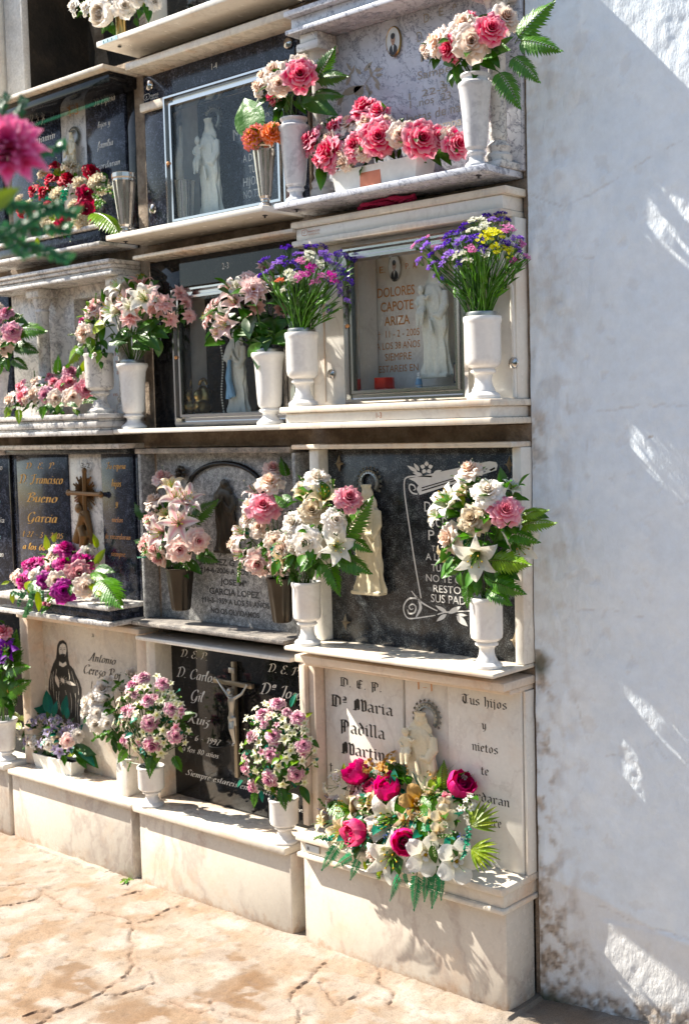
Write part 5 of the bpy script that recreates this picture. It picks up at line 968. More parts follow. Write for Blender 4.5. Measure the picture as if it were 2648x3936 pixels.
deft('st','green_sprig',f_sprig,(.02,.18,.12),nv=2); deft('sg','green_sprig',f_sprig,G2,nv=2); deft('sw','green_sprig',f_sprig,G2,blob=(.7,.68,.5),nv=2); deft('sd','green_sprig',f_sprig,(.02,.09,.045),nv=2); deft('eu','eucalyptus_sprig',f_sprig,(.06,.16,.09),n=9,s=.17,w=.7,nv=2); deft('sv','lavender_sprig',f_sprig,(.10,.12,.32),s=.05,nv=1)
LEAFY = {'fern_frond','leaf','palm_leaf','green_sprig','eucalyptus_sprig','lavender_sprig'}
CACHE = {}
SZ = {'rose': 1.15, 'peony': .98, 'lily': 1.2, 'magnolia': 1.12, 'dahlia': 1.16, 'carnation': 1.12, 'rose_bud': .85, 'statice_cluster': 1.05, 'blossom_cluster': 1.1}
def tmesh(k_, var):
    key = (k_, var)
    if key not in CACHE:
        name, fn, a, kw, nv = TY[k_]; mb = fn(*a, seed=hash_(k_)+var*17, **kw)
        if name not in LEAFY: q = sorted(math.hypot(p.x, p.y) for p in mb.v); q = 1/q[int(len(q)*.985)]; mb.v = [p*q for p in mb.v]
        CACHE[key] = mb.mesh(name, smooth=True, ang=75)
    return CACHE[key]
def hash_(s): return sum((i+3)*ord(c) for i, c in enumerate(s))
def put(k_, root, P, axis_, size, spin, var, rl):
    name = TY[k_][0]; ob = bpy.data.objects.new(name, tmesh(k_, var)); C.objects.link(ob); ob.parent = root
    if name in LEAFY:
        d, up_ = axis_; d = d.normalized(); n_ = (up_-d*up_.dot(d)).normalized(); s_ = n_.cross(d); m = Matrix((d, s_, n_)).transposed().to_4x4() @ Matrix.Rotation(spin, 4, 'X')
    else: m = axis_.to_track_quat('Z', 'Y').to_matrix().to_4x4() @ Matrix.Rotation(spin, 4, 'Z')
    ob.matrix_local = Matrix.Translation(P-rl) @ m @ Matrix.Scale(size, 4); return ob
def bouquet(name, label, cr, base, fl, Yc, dome=.07, cat='bouquet', group=None, leaves=60, lcol=(G1,G2,G0), lsize=.045, lw=.25, core=None, stem=True, stemcol=(.05,.12,.02), stemr=.0016, fwd=.7, foliage_r=None, filler=0, fillcol=None, yf=None):
    """fl: (type, x, y, r[, dY]) flowers; leaf types: (type, x0, y0, x1, y1[, dY]) from root to tip"""
    rnd = random.Random(hash_(name+label)); root = thing(name, label, cat, base, group); rl = Vector(base); tocam = (CAM-Vector(base)).normalized()
    fs = [f for f in fl if TY[f[0]][0] not in LEAFY]; pos = []
    if fs:
        mx_ = sum(f[1] for f in fs)/len(fs); my_ = sum(f[2] for f in fs)/len(fs); rx = max(abs(f[1]-mx_) for f in fs)+30; ry = max(abs(f[2]-my_) for f in fs)+30
    for f in fs:
        k_, x, y, r = f[:4]; dy = f[4] if len(f) > 4 else None
        if dy is None: q = min(1, math.hypot((x-mx_)/rx, (y-my_)/ry)); dy = -dome*math.sqrt(max(0, 1-q*q))+rnd.uniform(-.006,.006)
        P = cr.at(x, y, Yc+dy if yf is None else yf[0]+(yf[1]-yf[0])*sm(yf[2], yf[3], y)+rnd.uniform(-.008,.008)); pos.append((P, r*cr.k*mpp(P), k_))
    cen = core if core is not None else (sum((p[0] for p in pos), Vector())/len(pos) + Vector((0,.05,-.02)) if pos else Vector(base)+Vector((0,0,.08)))
    for (P, sz, k_) in pos:
        ax = ((P-cen).normalized()*1.0+tocam*fwd+Vector((rnd.uniform(-.2,.2),rnd.uniform(-.2,.2),.18+rnd.uniform(-.1,.2)))).normalized()
        put(k_, root, P-ax*sz*.2, ax, sz*SZ.get(TY[k_][0],1.05), rnd.random()*6.28, rnd.randrange(TY[k_][4]), rl)
    for f in fl:
        if TY[f[0]][0] in LEAFY:
            k_, x0, y0, x1, y1 = f[:5]; dy = f[5] if len(f) > 5 else -dome*.5
            A = cr.at(x0, y0, Yc+dy*(.6 if dy > -.1 else .9)); B = cr.at(x1, y1, Yc+dy)
            if yf is not None: yy = [yf[0]+(yf[1]-yf[0])*sm(yf[2], yf[3], q) for q in (y0, y1)]; A = cr.at(x0, y0, yy[0]+(.015 if yy[0] > yf[1]+.02 else -.006)); B = cr.at(x1, y1, yy[1]-.008)
            d = B-A; put(k_, root, A, (d, (tocam+Vector((0,0,.5))+Vector((rnd.uniform(-.3,.3),0,rnd.uniform(-.2,.2)))).normalized()), d.length*1.06, rnd.uniform(-.35,.35), rnd.randrange(TY[k_][4]), rl)
    if stem and pos:
        mb = MB()
        for (P, sz, k_) in pos:
            b0 = Vector(base)+Vector((rnd.uniform(-.012,.012),rnd.uniform(-.012,.012),-.02)); md = b0.lerp(P, .5)+Vector(((P.x-b0.x)*-.12, 0, .01)); mb.tube([b0, md, P-(P-cen).normalized()*sz*.3], stemr, 'leaf', 5, stemcol)
        part('stems', mb, root)
    if leaves:
        mb = MB(); pts = [p[0] for p in pos] or [Vector(base)]
        for i in range(leaves):
            P = pts[rnd.randrange(len(pts))]; q = rnd.random()**.6; src = Vector(base).lerp(P, .25+.65*q) if rnd.random() < .5 else cen.lerp(P, .4+.55*rnd.random())
            src = src+Vector((rnd.gauss(0,.012),rnd.gauss(0,.010)+.012,rnd.gauss(0,.012))); d = ((src-cen).normalized()+Vector((rnd.uniform(-.8,.8),rnd.uniform(-.9,.2),rnd.uniform(-.5,.7)))).normalized()
            n_ = (Vector((0,0,1))+tocam*.5+Vector((rnd.uniform(-.5,.5),rnd.uniform(-.5,.5),0))).normalized(); n_ = (n_-d*n_.dot(d)).normalized(); s_ = n_.cross(d); T = Matrix((d, s_, n_)).transposed().to_4x4(); T.translation = src
            L = lsize*rnd.uniform(.6,1.3); leafmesh(mb, T, L, L*lw*rnd.uniform(.8,1.2), lcol[rnd.randrange(len(lcol))], rnd.uniform(.1,.6), .25, 5)
        for i in range(filler):
            P = pts[rnd.randrange(len(pts))]; src = cen.lerp(P, rnd.uniform(.7,1.12))+Vector((rnd.gauss(0,.018),rnd.gauss(0,.012),rnd.gauss(0,.018))); mb.ball(tuple(src), rnd.uniform(.0016,.0032), 'petal', 6, fillcol or (.72,.70,.58)); mb.tube([cen.lerp(src,.6), src], .0006, 'leaf', 3, (.1,.25,.08))
        fo = part('foliage', mb, root); fo['kind'] = 'stuff'
    return root
# ================================================================ BOUQUETS (placed from the photograph, each flower at its own depth)
GB = 'flower bouquets in vases on the tomb ledges'; GA = 'low flower arrangements on the tomb ledges'
B_, D, E_, FF, G, H, kk, ll, m_, nn, pp_ = K['b'], K['d'], K['e'], K['f'], K['g'], K['h'], K['k'], K['l'], K['m'], K['n'], K['p']
bouquet('rose_bouquet','pink and cream roses in the grey vase left of the pink rose planter',B_,V['14L'][0],[('rC',108,400,50),('rC',185,325,62),('rC',208,385,56,-.075),('rP',305,340,74,-.07),('rC',318,285,52,-.02),('rP',172,448,46),('rC',130,350,45,-.01),
 ('fd',370,400,455,235,0),('fd',380,370,500,345,0),('fd',360,440,480,425,0),('le',240,480,140,500),('le',280,470,330,500),('le',330,480,450,490),('le',250,470,200,430),('le',300,460,340,420),('le',260,460,230,520),('le',310,480,400,470),('le',250,440,130,470),('lb',110,640,30,445,.0)],-.120,.05,group=GB,leaves=40,lcol=(G0,G1,G1),stemr=.002)
bouquet('rose_bouquet','cream and crimson pink roses with large fern fronds in the grey vase near the wall',B_,V['14R'][0],[('rC',925,190,66),('rC',1062,105,68),('rP',1085,72,40,.0),('rP',1192,128,70,-.06),('rC',1262,75,68),('rC',1100,188,84,-.075),('rP',990,225,66),('rC',880,225,40,-.01),
 ('fe',1300,200,1448,5,-.02),('fe',1310,190,1485,205,-.03),('fe',1280,260,1402,342,-.04),('fe',1215,325,1320,458,-.05),('le',1060,250,985,300),('le',1100,270,1040,310),('le',1130,270,1200,300),('le',1180,250,1230,290),('le',1030,290,1045,385),('le',1120,280,1130,320),('ll',1190,240,1270,160),('lb',1140,250,1260,215),('lb',1060,260,960,290)],-.125,.05,group=GB,leaves=30,lcol=(G0,G1,G1),stemr=.0024,stemcol=(.07,.14,.04))
bouquet('rose_arrangement','pink and cream roses heaped in the white planter with the orange label',B_,PL['14'],[('rP',598,492,82),('rP',665,508,55),('rC',530,565,58),('rC',612,568,62),('rC',705,560,45),('rP',455,588,52),('rP',345,645,66),('rP',425,702,84,-.08),('rC',505,720,60,-.07),('rP',558,672,72,-.09),('rP',668,632,84,-.09),('rC',770,622,56,-.07),('rP',872,640,84,-.08),('rP',955,632,52),('rP',1040,665,66,-.02),('rC',440,640,52,-.06),('rP',385,740,46,-.06),('rC',500,755,45,-.08),('rC',375,620,50,-.0),('rC',820,600,46,-.04),('rC',625,610,44,-.08),('rC',590,700,46,-.09),('rC',1000,630,40,-.03),
 ('fd',480,560,420,545,0),('fd',740,590,780,548,.01),('le',640,700,580,770),('le',700,680,740,720),('le',770,690,760,730),('le',850,710,820,655),('le',880,700,960,730),('le',940,680,1000,740),('le',400,770,410,855,-.07),('le',470,760,400,800,-.06),('le',540,770,540,815,-.06),('le',620,700,680,720),('le',440,600,420,560)],-.085,.05,cat='flower arrangement',group=GA,leaves=70,lcol=(G0,G1,G2),stem=False)
bouquet('carnation_bunch','orange and yellow carnations in the faceted glass vase',B_,V['crR'][0],[('cY',75,622,62,-.05),('cO',178,608,54,-.03)],-.140,.03,group=GB,leaves=14,lcol=(G1,G0),lsize=.04)
A_ = K['a']
bouquet('rose_bouquet','creamy white roses in the brass vase, cut off by the top edge',A_,V['25'][0],[('rW',400,32,48),('rW',465,38,46),('py',570,72,76,-.06),('rW',685,28,62,-.05),('rW',850,8,44,.0),('rW',600,-20,60),('rW',760,-30,60),
 ('le',500,20,390,70),('ly',520,60,470,88),('le',580,120,560,185),('le',590,110,620,180),('le',800,20,830,95),('ly',760,30,800,5)],-.09,.05,group=GB,leaves=40)
bouquet('rose_arrangement','red roses and cream carnations heaped on the ledge left of the empty glass vase',ll,(-2.0,-.11,2.3535),[('rR',560,865,64),('cW',712,855,98),('rR',925,920,84),('rR',512,1000,80),('rR',682,995,96),('rR',325,1120,70),('rR',428,1135,80),('cW',830,1050,88),('cW',1010,1048,108),('cW',572,1150,104),('rD',872,1160,92),('rD',858,1325,98),('cW',760,1280,66),('rD',642,1455,84),('rD',322,1432,90),('cW',482,1458,84),('cW',822,1425,96),('cW',520,1520,80),('cW',170,1230,70),('cW',432,935,72),('rR',95,1555,66),('rR',200,1330,70),('cW',260,1280,66),('rR',470,1300,64,.0),('sW',555,1040,36,-.09),('sW',700,1080,36,-.09),('sW',420,1400,34,-.09),('sW',860,960,36,-.08),('sW',300,1230,34),('sW',690,1530,30),
 ('st',640,1120,760,1200),('sg',960,1150,1000,1270),('sw',950,1180,1010,1230),('sw',900,1100,1090,1140),('fy',940,1360,1190,1455,-.02),('ly',560,920,640,940),('ly',540,1350,560,1440),('ly',300,1490,390,1400,-.1),('st',480,1190,600,1240),('ly',380,1600,375,1720,-.08),('ll',200,1600,180,1770,-.07),('sw',150,1560,120,1640,-.08),('le',1000,950,1060,1010),('sg',230,1180,180,1230),('sw',430,1090,380,1030)],-.075,.055,cat='flower arrangement',group=GA,leaves=110,lcol=(G1,G2,TEAL),lsize=.035,stem=False,filler=50,yf=(-.04,-.168,850,1540))
bouquet('rose_bouquet','mauve and cream roses with ferns, half cut off by the left edge',kk,V['33L'][0],[('rmv',60,515,76),('rmv',132,712,98,-.06),('rC',38,885,90,-.06),('rmv',-60,600,90),('rC',-70,760,90),('rmv',-50,900,80),('rC',-40,450,70),
 ('fe',160,720,390,665,-.02),('fd',150,860,330,880,-.02),('fe',60,980,80,1090,-.04),('fd',120,990,245,1055,-.02),('le',130,820,250,820),('le',90,580,220,565),('sw',130,620,200,560),('sw',100,880,170,920),('st',20,640,0,560),('fe',0,1000,10,1120,-.04)],-.12,.05,group=GB,leaves=60,filler=20)
bouquet('rose_arrangement','cream and blush roses lying along the stepped marble ledge',kk,(-2.0,-.14,1.6925),[('rC',92,1405,88),('rpp',212,1370,88),('rC',345,1225,76),('rC',332,1345,84),('rmv',452,1352,84),('rpp',200,1270,78,-.01),('rC',562,1385,84),('rC',735,1372,100,-.07),('rpp',705,1225,82),('rpp',545,1218,78),('rmv',722,1112,84,-.01),('rpp',862,1295,94,-.04),('rpp',502,1160,60,-.01),('rpp',620,1270,70,-.05),('rC',250,1400,60,-.05),('rC',880,1180,60,.0),
 ('fe',575,1170,598,985,.0),('fe',800,1200,800,1060,.0),('ly',830,1120,870,1010,.0),('fy',110,1470,40,1590,-.05),('fy',190,1480,200,1635,-.05),('fe',430,1450,425,1590,-.05),('fy',740,1490,790,1545,-.05),('lb',640,1450,590,1440,-.06),('le',300,1440,250,1500),('le',480,1440,520,1480),('le',600,1450,560,1550),('le',680,1440,760,1440),('le',880,1400,960,1380),('le',150,1480,60,1500),('sw',360,1440,370,1480,-.06),('sw',830,1430,910,1440),('sw',350,1180,350,1120),('sw',560,1290,470,1230)],-.13,.045,cat='flower arrangement',group=GA,leaves=100,lcol=(G1,G2,G0),lsize=.04,stem=False,filler=60,yf=(-.10,-.218,1080,1490))
bouquet('rose_bouquet','peach and cream roses with bright green ferns in the marbled goblet vase',kk,V['33G'][0],[('rC',832,730,108,-.05),('rpe',925,480,92,-.02),('rpe',960,420,70,.0),('rfu',825,605,50),('rpe',890,555,60,-.02),('bW',955,945,30,-.07),
 ('fy',830,860,665,1040,-.05),('ly',920,620,840,590,-.05),('ly',960,640,1010,600,-.05),('ly',930,720,1000,650,-.05),('fy',900,760,930,890,-.06),('fe',780,870,820,930,-.05),('le',960,780,880,860),('le',1000,820,930,900),('le',1020,800,1080,860),('sw',800,760,700,730),('sw',1000,700,960,800),('ll',1020,830,1030,600),('fd',1100,820,1240,790),('le',900,640,930,600),('sw',960,440,980,350)],-.13,.04,group=GB,leaves=90,lcol=(G0,G1,G3),lsize=.04)
bouquet('lily_bouquet','pink and white lilies with salmon dahlias left of the black tomb cabinet',kk,V['23L'][0],[('lW',1165,250,125,-.03),('lS',1415,190,125,.03),('lW',1095,500,165,-.07),('lP',1230,390,125,-.04),('lW',1445,370,160,-.07),('dS',1300,560,128,-.08),('dS',1480,450,100,-.04),('dS',1560,480,110,-.03),('dS',1660,430,105,-.03),('dS',1720,600,90,.0),('dS',1820,330,90,.02),('dS',1880,420,80,.03),('dS',1910,560,80,.03),('lP',1340,430,110,-.03),('dS',1200,480,80,-.02),('lP',1570,400,110,-.05),('dS',1100,400,70,.0),('lP',1000,560,80,-.06),('lW',1300,470,110,-.09),('lP',1520,300,90,-.02),
 ('le',1360,770,1100,730,-.05),('ll',1330,760,940,810,-.06),('le',1400,740,1560,810,-.06),('le',1380,760,1430,640),('le',1420,720,1540,600,-.04),('le',1340,860,1450,830,-.06),('ll',1440,740,1680,620,.0),('le',1330,720,1240,640),('le',1480,700,1640,720,-.02),('le',1460,270,1580,200,.04),('le',1350,250,1280,260,.03),('le',1850,450,1780,520,.02),('le',1850,640,1830,540,.02),('le',1420,560,1430,480,-.06)],-.085,.04,group=GB,leaves=26,lcol=(G1,G1,G2),lsize=.07,stemr=.0018)
bouquet('dahlia_bouquet','pale pink dahlias and lilies with dark lance leaves, beside the left statice bouquet',nn,V['23R'][0],[('lP',935,150,135,-.06),('dP',1148,145,145,-.09),('lP',745,370,115,-.03),('lW',850,420,140,-.05),('lP',880,480,130,-.06),('dS',1180,310,85,-.02),('dS',1400,330,80,.02),('dP',1260,-60,90,.02),('lS',1350,100,90,.03),('dS',700,470,60,-.01),('dS',1110,420,60,.0),('dP',790,280,80,-.02),('lP',960,260,110,-.07),('lW',1010,120,110,-.05),('lP',700,400,90,-.03),('lP',800,560,80,-.05),('dP',1100,30,80,-.02),
 ('ll',1230,650,965,790,-.07),('ll',1240,600,970,715,-.05),('le',1230,520,860,430,-.05),('le',1260,600,1000,560),('le',1280,640,1330,520),('le',1300,560,1450,400,.0),('le',1340,620,1500,540,-.02),('le',1240,560,1180,470),('le',1320,640,1450,590,-.03),('le',1280,560,1120,420,-.05),('le',1320,520,1380,400,.0),('le',810,390,775,260,-.04),('ll',1200,600,1080,500),('le',1360,640,1560,560,.0),('le',1260,500,1150,440,-.06)],-.085,.05,group=GB,leaves=46,lcol=(G0,G1,G0),lsize=.075,lw=.28,stemr=.0018)
def statice(label, cr, base, Yc, cl, neck):
    root = bouquet('statice_bouquet', label, cr, base, cl, Yc, .06, group=GB, leaves=0, stem=False, fwd=.25, core=Vector(base)+Vector((0,.02,.02)))
    rnd = random.Random(5); mb = MB(); cols = ((.06,.17,.02),(.09,.24,.03),(.04,.12,.02))
    for i in range(95):
        f = cl[rnd.randrange(len(cl))]; P = cr.at(f[1]+rnd.uniform(-22,22), f[2]+rnd.uniform(5,45), Yc+rnd.uniform(-.07,.02)); b0 = Vector(base)+Vector((rnd.uniform(-.024,.024),rnd.uniform(-.02,.02),-.01)); md = b0.lerp(P,.5)+Vector((-(P.x-b0.x)*.14,0,.0))
        mb.tube([b0, b0.lerp(md,.5)+Vector((rnd.uniform(-.003,.003),0,0)), md, P], [.0021,.002,.0017,.001], 'leaf', 5, cols[i % 3])
        if rnd.random() < .9:
            q = b0.lerp(P, rnd.uniform(.35,.85)); d = ((P-b0).normalized()+Vector((rnd.uniform(-.7,.7),rnd.uniform(-.4,.2),.1))).normalized(); n_ = Vector((rnd.uniform(-.4,.4),-1,rnd.uniform(0,.6))); n_ = (n_-d*n_.dot(d)).normalized(); T = Matrix((d, n_.cross(d), n_)).transposed().to_4x4(); T.translation = q; leafmesh(mb, T, rnd.uniform(.03,.065), .0045, cols[i % 3], .3, .3, 5)
    fo = part('stems', mb, root)
    c_ = MB(); P = Vector(base)+Vector((0,0,.006)); c_.tube([(P.x+.028*math.cos(i*.35), P.y+.028*math.sin(i*.35), P.z+.002*math.sin(i)) for i in range(19)], .0014, 'leaf', 5, (.01,.30,.16)); part('green_tie', c_, root)
sl = [('tU',135,270,45,-.02),('tU',110,320,35),('tU',235,262,40,.02),('tV',90,345,45,-.06),('tV',55,375,36,-.04),('tU',20,330,36,-.03),('tU',15,400,32,-.03),('tW',245,308,44,-.08),('tP',205,335,38,-.08),('tV',315,300,46,-.06),('tU',300,262,40,.0),('tW',150,400,44,-.09),('tM',250,380,50,-.1),('tP',205,410,40,-.09),('tV',340,330,42,-.06),('tU',400,300,38,.0),('tU',450,325,32,.02),('tW',160,430,34,-.08),('tS',100,430,30,-.06),('tM',360,410,42,-.07),('tP',320,410,36,-.08),('tU',410,395,42,-.03),('tV',350,440,36,-.04),('tW',300,350,36,-.07),('tU',150,345,40,-.05),('tU',440,430,34,.0),('tV',380,355,34,-.04),('tV',400,490,30,.0),('tV',430,530,26,.01),('tV',345,575,26,.0),('tW',120,470,26,-.06),('tV',200,300,36,-.03),('tU',190,360,34,-.06),('tV',395,450,26,-.03),('tP',280,440,30,-.06)]
statice('purple, white and magenta statice in the left goblet vase of the 1-3 ledge', D, V['13L'][0], -.125, sl, None)
sr = [('tU',1040,150,46,-.02),('tU',1135,105,36,.0),('tU',1205,95,34,.01),('tW',1085,130,46,-.04),('tW',1125,155,42,-.06),('tV',1170,130,36,-.02),('tU',1225,125,36,.0),('tU',1010,185,42,-.03),('tV',1010,230,46,-.06),('tW',1065,180,40,-.06),('tP',1245,165,46,-.02),('tU',1095,220,48,-.08),('tY',1150,205,64,-.09),('tY',1195,200,40,-.07),('tP',1225,185,34,-.04),('tU',950,200,40,-.02),('tU',940,240,40,-.04),('tV',900,270,46,-.05),('tV',830,260,42,-.04),('tV',800,235,36,-.03),('tP',780,250,30,-.02),('tP',840,215,26,-.01),('tV',950,305,46,-.07),('tW',1000,300,38,-.08),('tU',1000,340,36,-.07),('tP',1060,270,40,-.09),('tU',1120,270,42,-.09),('tW',1130,290,36,-.09),('tY',1180,270,40,-.08),('tY',1240,280,44,-.05),('tU',1215,240,44,-.05),('tV',1290,220,42,.0),('tP',1310,250,36,.0),('tV',1310,300,36,.0),('tP',1335,310,24,.0),('tV',870,350,40,-.04),('tV',890,390,30,-.04),('tU',910,420,30,-.04),('tW',1040,330,34,-.08),('tM',1275,330,30,-.01),('tM',1250,385,24,.0),('tV',920,345,36,-.05),('tU',1060,220,40,-.07),('tV',800,330,30,-.02),('tU',1160,180,36,-.05),('tW',1255,245,26,-.03),('tU',860,300,36,-.05),('tV',1285,265,34,-.02)]
statice('tall purple, white and yellow statice in the right goblet vase of the 1-3 ledge', D, V['13R'][0], -.120, sr, None)
bouquet('rose_arrangement','magenta, plum and cream roses spilling over the ledge under the gold lettering',m_,(-2.05,-.13,1.010),[('rmg',662,1050,108,-.02),('rW',545,1055,60,.0),('rmg',650,1210,100),('rmg',862,1185,112),('rmg',345,1200,90),('rmg',255,1225,74),('rmg',212,1385,90),('rpl',432,1385,88),('rdu',792,1312,120,-.06),('rpl',640,1490,120,-.08),('rC',512,1155,92),('rC',562,1385,92,-.06),('rC',862,1452,110,-.06),('rW',332,1330,80),('rC',145,1350,78),('rW',880,1090,66,-.01),('bP',490,1275,44),('bP',455,1620,34,-.07),('bP',495,1625,26,-.07),('rmg',420,1190,60,-.02),
 ('fe',1000,1370,1175,1555,-.03),('fe',940,1310,1050,1340,-.02),('ly',900,1340,1040,1440,-.05),('ly',960,1220,1040,1080,-.01),('fy',520,1250,590,1140,-.06),('ly',480,1080,470,960,.01),('ly',540,1000,545,935,.01),('ly',100,1400,10,1420,-.03),('eu',230,1480,180,1620,-.08),('eu',330,1470,310,1720,-.08),('eu',430,1480,420,1590,-.08),('le',330,1400,360,1500),('ly',290,1400,330,1480),('ly',380,1500,420,1690,-.08),('ly',130,1500,120,1630,-.07),('ly',970,1500,1030,1530),('eu',120,1500,200,1560,-.07),('le',720,1400,700,1480),('eu',270,1470,240,1560,-.07),('sw',800,1100,740,1090),('ly',650,1370,600,1330,-.04),('le',960,1280,1090,1250,-.01),('ly',980,1060,960,940,.0)],-.125,.055,cat='flower arrangement',group=GA,leaves=120,lcol=(G1,G2,G3,G0),lsize=.04,stem=False,filler=30,yf=(-.07,-.208,1060,1560))
bouquet('lily_bouquet','pink striped lilies and peach roses in the bronze vase left of the granite inscription',E_,V['22L'][0],[('rpe',815,232,52,-.01),('lI',862,278,62),('rC',768,352,54),('lK',890,335,88,-.06),('lK',945,348,84,-.04),('lK',895,465,96,-.08),('rpe',750,452,58),('lK',795,522,82,-.07),('rpe',728,590,62),('rpe',905,605,66,-.07),('rpe',1000,560,60,-.04),('rpe',790,650,54),('lI',830,420,50,-.04),('rpe',770,600,50,-.06),
 ('fd',960,470,1060,365,.0),('fd',740,470,685,365,.0),('fd',740,560,670,545,-.01),('fd',980,620,1075,650,-.01),('sw',930,420,980,450),('st',740,640,690,650,-.05),('sw',880,560,860,600),('sw',830,600,720,600,-.06),('le',850,650,840,690),('le',920,660,1000,690),('sw',900,640,940,690,-.06),('sw',860,380,820,460),('le',880,680,940,720)],-.062,.05,group=GB,leaves=80,lsize=.04,filler=20)
for i in range(1): pass
bouquet('rose_bouquet','blush roses and striped lilies in the bronze vase right of the granite inscription',E_,V['22R'][0],[('rpe',1372,190,54,.01),('rC',1355,255,66,-.04),('lK',1280,300,64,.0),('rpp',1322,378,78,-.08),('rC',1255,375,50),('lK',1205,515,78,-.02),('rC',1300,490,52,-.05),('rC',1165,580,50,.0),('lK',1205,630,66,-.02),('rpe',1292,680,70,-.06),('rpe',1405,690,56,-.03),('rC',1380,560,50,-.05),('rC',1240,440,44,-.02),('rpe',1375,640,50,-.03),
 ('st',1250,470,1190,420),('st',1250,530,1190,490),('sw',1250,540,1190,560),('ll',1260,480,1150,540,-.02),('sw',1340,600,1280,590),('fe',1440,250,1420,140,.03),('sw',1210,660,1195,760,-.03),('st',1340,560,1420,590,-.06),('sw',1400,720,1410,775,-.05),('le',1350,640,1300,600),('sg',1300,570,1340,640,-.06),('le',1420,640,1440,720)],-.062,.05,group=GB,leaves=120,lcol=(G1,G2,TEAL),lsize=.035,filler=40)
bouquet('rose_bouquet','white roses, one pink rose and ferns at the left end of the scroll tomb',FF,V['12L'][0],[('rW',290,238,68),('rW',205,280,40,.0),('lI',215,310,62,-.03),('lI',320,325,84,-.04),('rpp',448,338,68,-.05),('rW',160,465,68,-.08),('rbe',260,402,64,-.07),('rW',382,452,64,-.06),('rW',225,570,78,-.1),('rC',105,590,60,-.06),('lW',392,590,92,-.06),('rW',165,600,50,-.06),('lI',95,660,60,-.05),('rpe',80,700,44,-.04),
 ('fe',140,400,75,330,-.04),('fe',420,560,525,365,-.03),('fe',420,540,540,590,-.02),('fe',330,660,400,805,-.05),('fe',390,640,535,690,-.03),('fe',370,640,480,700,-.04),('fe',300,640,370,600,-.05),('le',200,660,160,700),('le',240,640,240,745),('le',250,660,310,700),('le',160,640,100,660),('le',180,660,150,740),('sw',290,480,330,540,-.06),('sw',330,380,370,270,-.01),('sw',310,450,280,500),('le',160,360,100,320),('le',260,350,200,360),('st',130,610,60,600,-.05),('ly',230,370,210,350,-.04),('le',270,680,200,720),('le',300,600,330,640)],-.140,.06,group=GB,leaves=120,lcol=(G1,G2,G2),lsize=.05,filler=70)
bouquet('rose_bouquet','white lilies and roses around one deep pink rose, in front of the engraved scroll',FF,V['12R'][0],[('rC',1045,195,68),('rW',1142,302,80,-.07),('lW',930,350,112,-.05),('rpp',1232,402,80,-.06),('rbe',1062,448,78,-.08),('rC',935,545,76,-.06),('lW',1082,650,115,-.09),('lW',1300,590,108,.0),('rW',1350,490,54,.02),('lI',925,640,54,-.04),('lI',1010,310,60,-.03),('lW',1265,285,50,.0),('lW',870,430,60,-.01),
 ('fy',1290,490,1452,452,-.0),('fy',1300,440,1420,395,.0),('fy',1150,660,1312,665,-.07),('fe',1150,760,1295,810,-.06),('fe',1020,680,935,730,-.05),('fe',1200,510,1370,540,-.03),('fe',1130,800,1240,855,-.07),('le',1050,700,1020,800,-.06),('le',1090,740,1090,830,-.06),('le',1130,720,1180,790,-.06),('fe',1040,760,1040,880,-.06),('le',1180,570,1250,500),('sw',1060,240,1130,260),('sw',1050,560,1010,590,-.08),('sw',1150,470,1130,520,-.07),('ly',1010,330,1020,370,-.05),('ly',1060,370,1100,400,-.05),('st',1010,570,1100,560,-.06),('le',1170,680,1200,620),('sw',990,240,960,230),('le',1220,700,1290,740),('fe',1190,560,1210,480,-.05)],-.130,.06,group=GB,leaves=130,lcol=(G1,G2,G2),lsize=.055,filler=60)
bouquet('lily_bouquet','purple lilies above pale roses at the far left edge',G,V['41'][0],[('lV',30,190,62,-.04),('rpp',8,95,50,-.02),('lV',5,230,50,-.04),('rW',-30,150,50),('lV',-40,260,60),('kT',75,400,34,.0),
 ('fe',30,300,115,265,-.03),('fe',30,420,115,350,-.02),('le',20,330,60,230),('le',10,400,60,440),('ll',20,480,20,230,-.04),('ll',10,480,45,260,-.04),('fe',40,320,80,130,.0),('sw',60,420,70,470),('le',30,460,70,480)],-.10,.04,group=GB,leaves=60,lsize=.05)
PLt = PL['31']
bouquet('lilac_arrangement','little lilac and white blossoms with teal leaves in the small planter',G,PLt,[('kL',160,560,36),('kL',215,545,40),('kL',275,550,36),('sL',160,585,26),('sL',230,595,28),('sL',270,590,26),('rW',160,658,32,-.05),('sL',205,665,36,-.06),('rW',245,668,34,-.06),('rpe',340,648,36,-.05),('sL',240,605,34,-.05),('sL',300,705,40,-.06),('kL',345,570,36,-.01),('sL',375,620,34,-.02),('rW',395,620,34,-.01),('rW',100,610,30),('sL',125,655,34,-.04),('rbe',290,640,30,-.04),('sL',320,605,30,-.03),('kL',380,590,30,.0),('sL',280,690,30,-.06),('sL',140,640,26,-.04),('rW',290,545,26,.0),('sL',350,690,26,-.04),
 ('lt',250,520,230,385,.02),('lt',230,530,165,395,.02),('lo',190,540,150,450,.01),('lo',150,560,90,490,.01),('lo',200,520,175,425,.02),('ly',110,590,65,545,.0),('lt',320,520,335,425,.02),('lt',340,540,335,470,.0),('le',380,680,480,745,-.01),('lt',400,700,475,740,-.01),('le',350,700,440,690,-.02),('le',320,720,330,760,-.05),('le',190,700,160,740,-.04),('le',140,620,70,640,-.02),('le',390,720,430,775,-.02),('lt',270,530,280,455,.0),('le',140,690,100,680),('lo',100,560,80,495,.0),('le',240,700,210,720),('ly',375,715,330,725,-.05)],-.03,.04,cat='flower arrangement',group=GA,leaves=110,lcol=(G0,G1,TEAL),lsize=.035,stem=False,filler=40,fillcol=(.5,.45,.6))
bx0 = Vector((A.x+.031,-.07,.43)) if False else Vector((-1.705,-.07,.43))
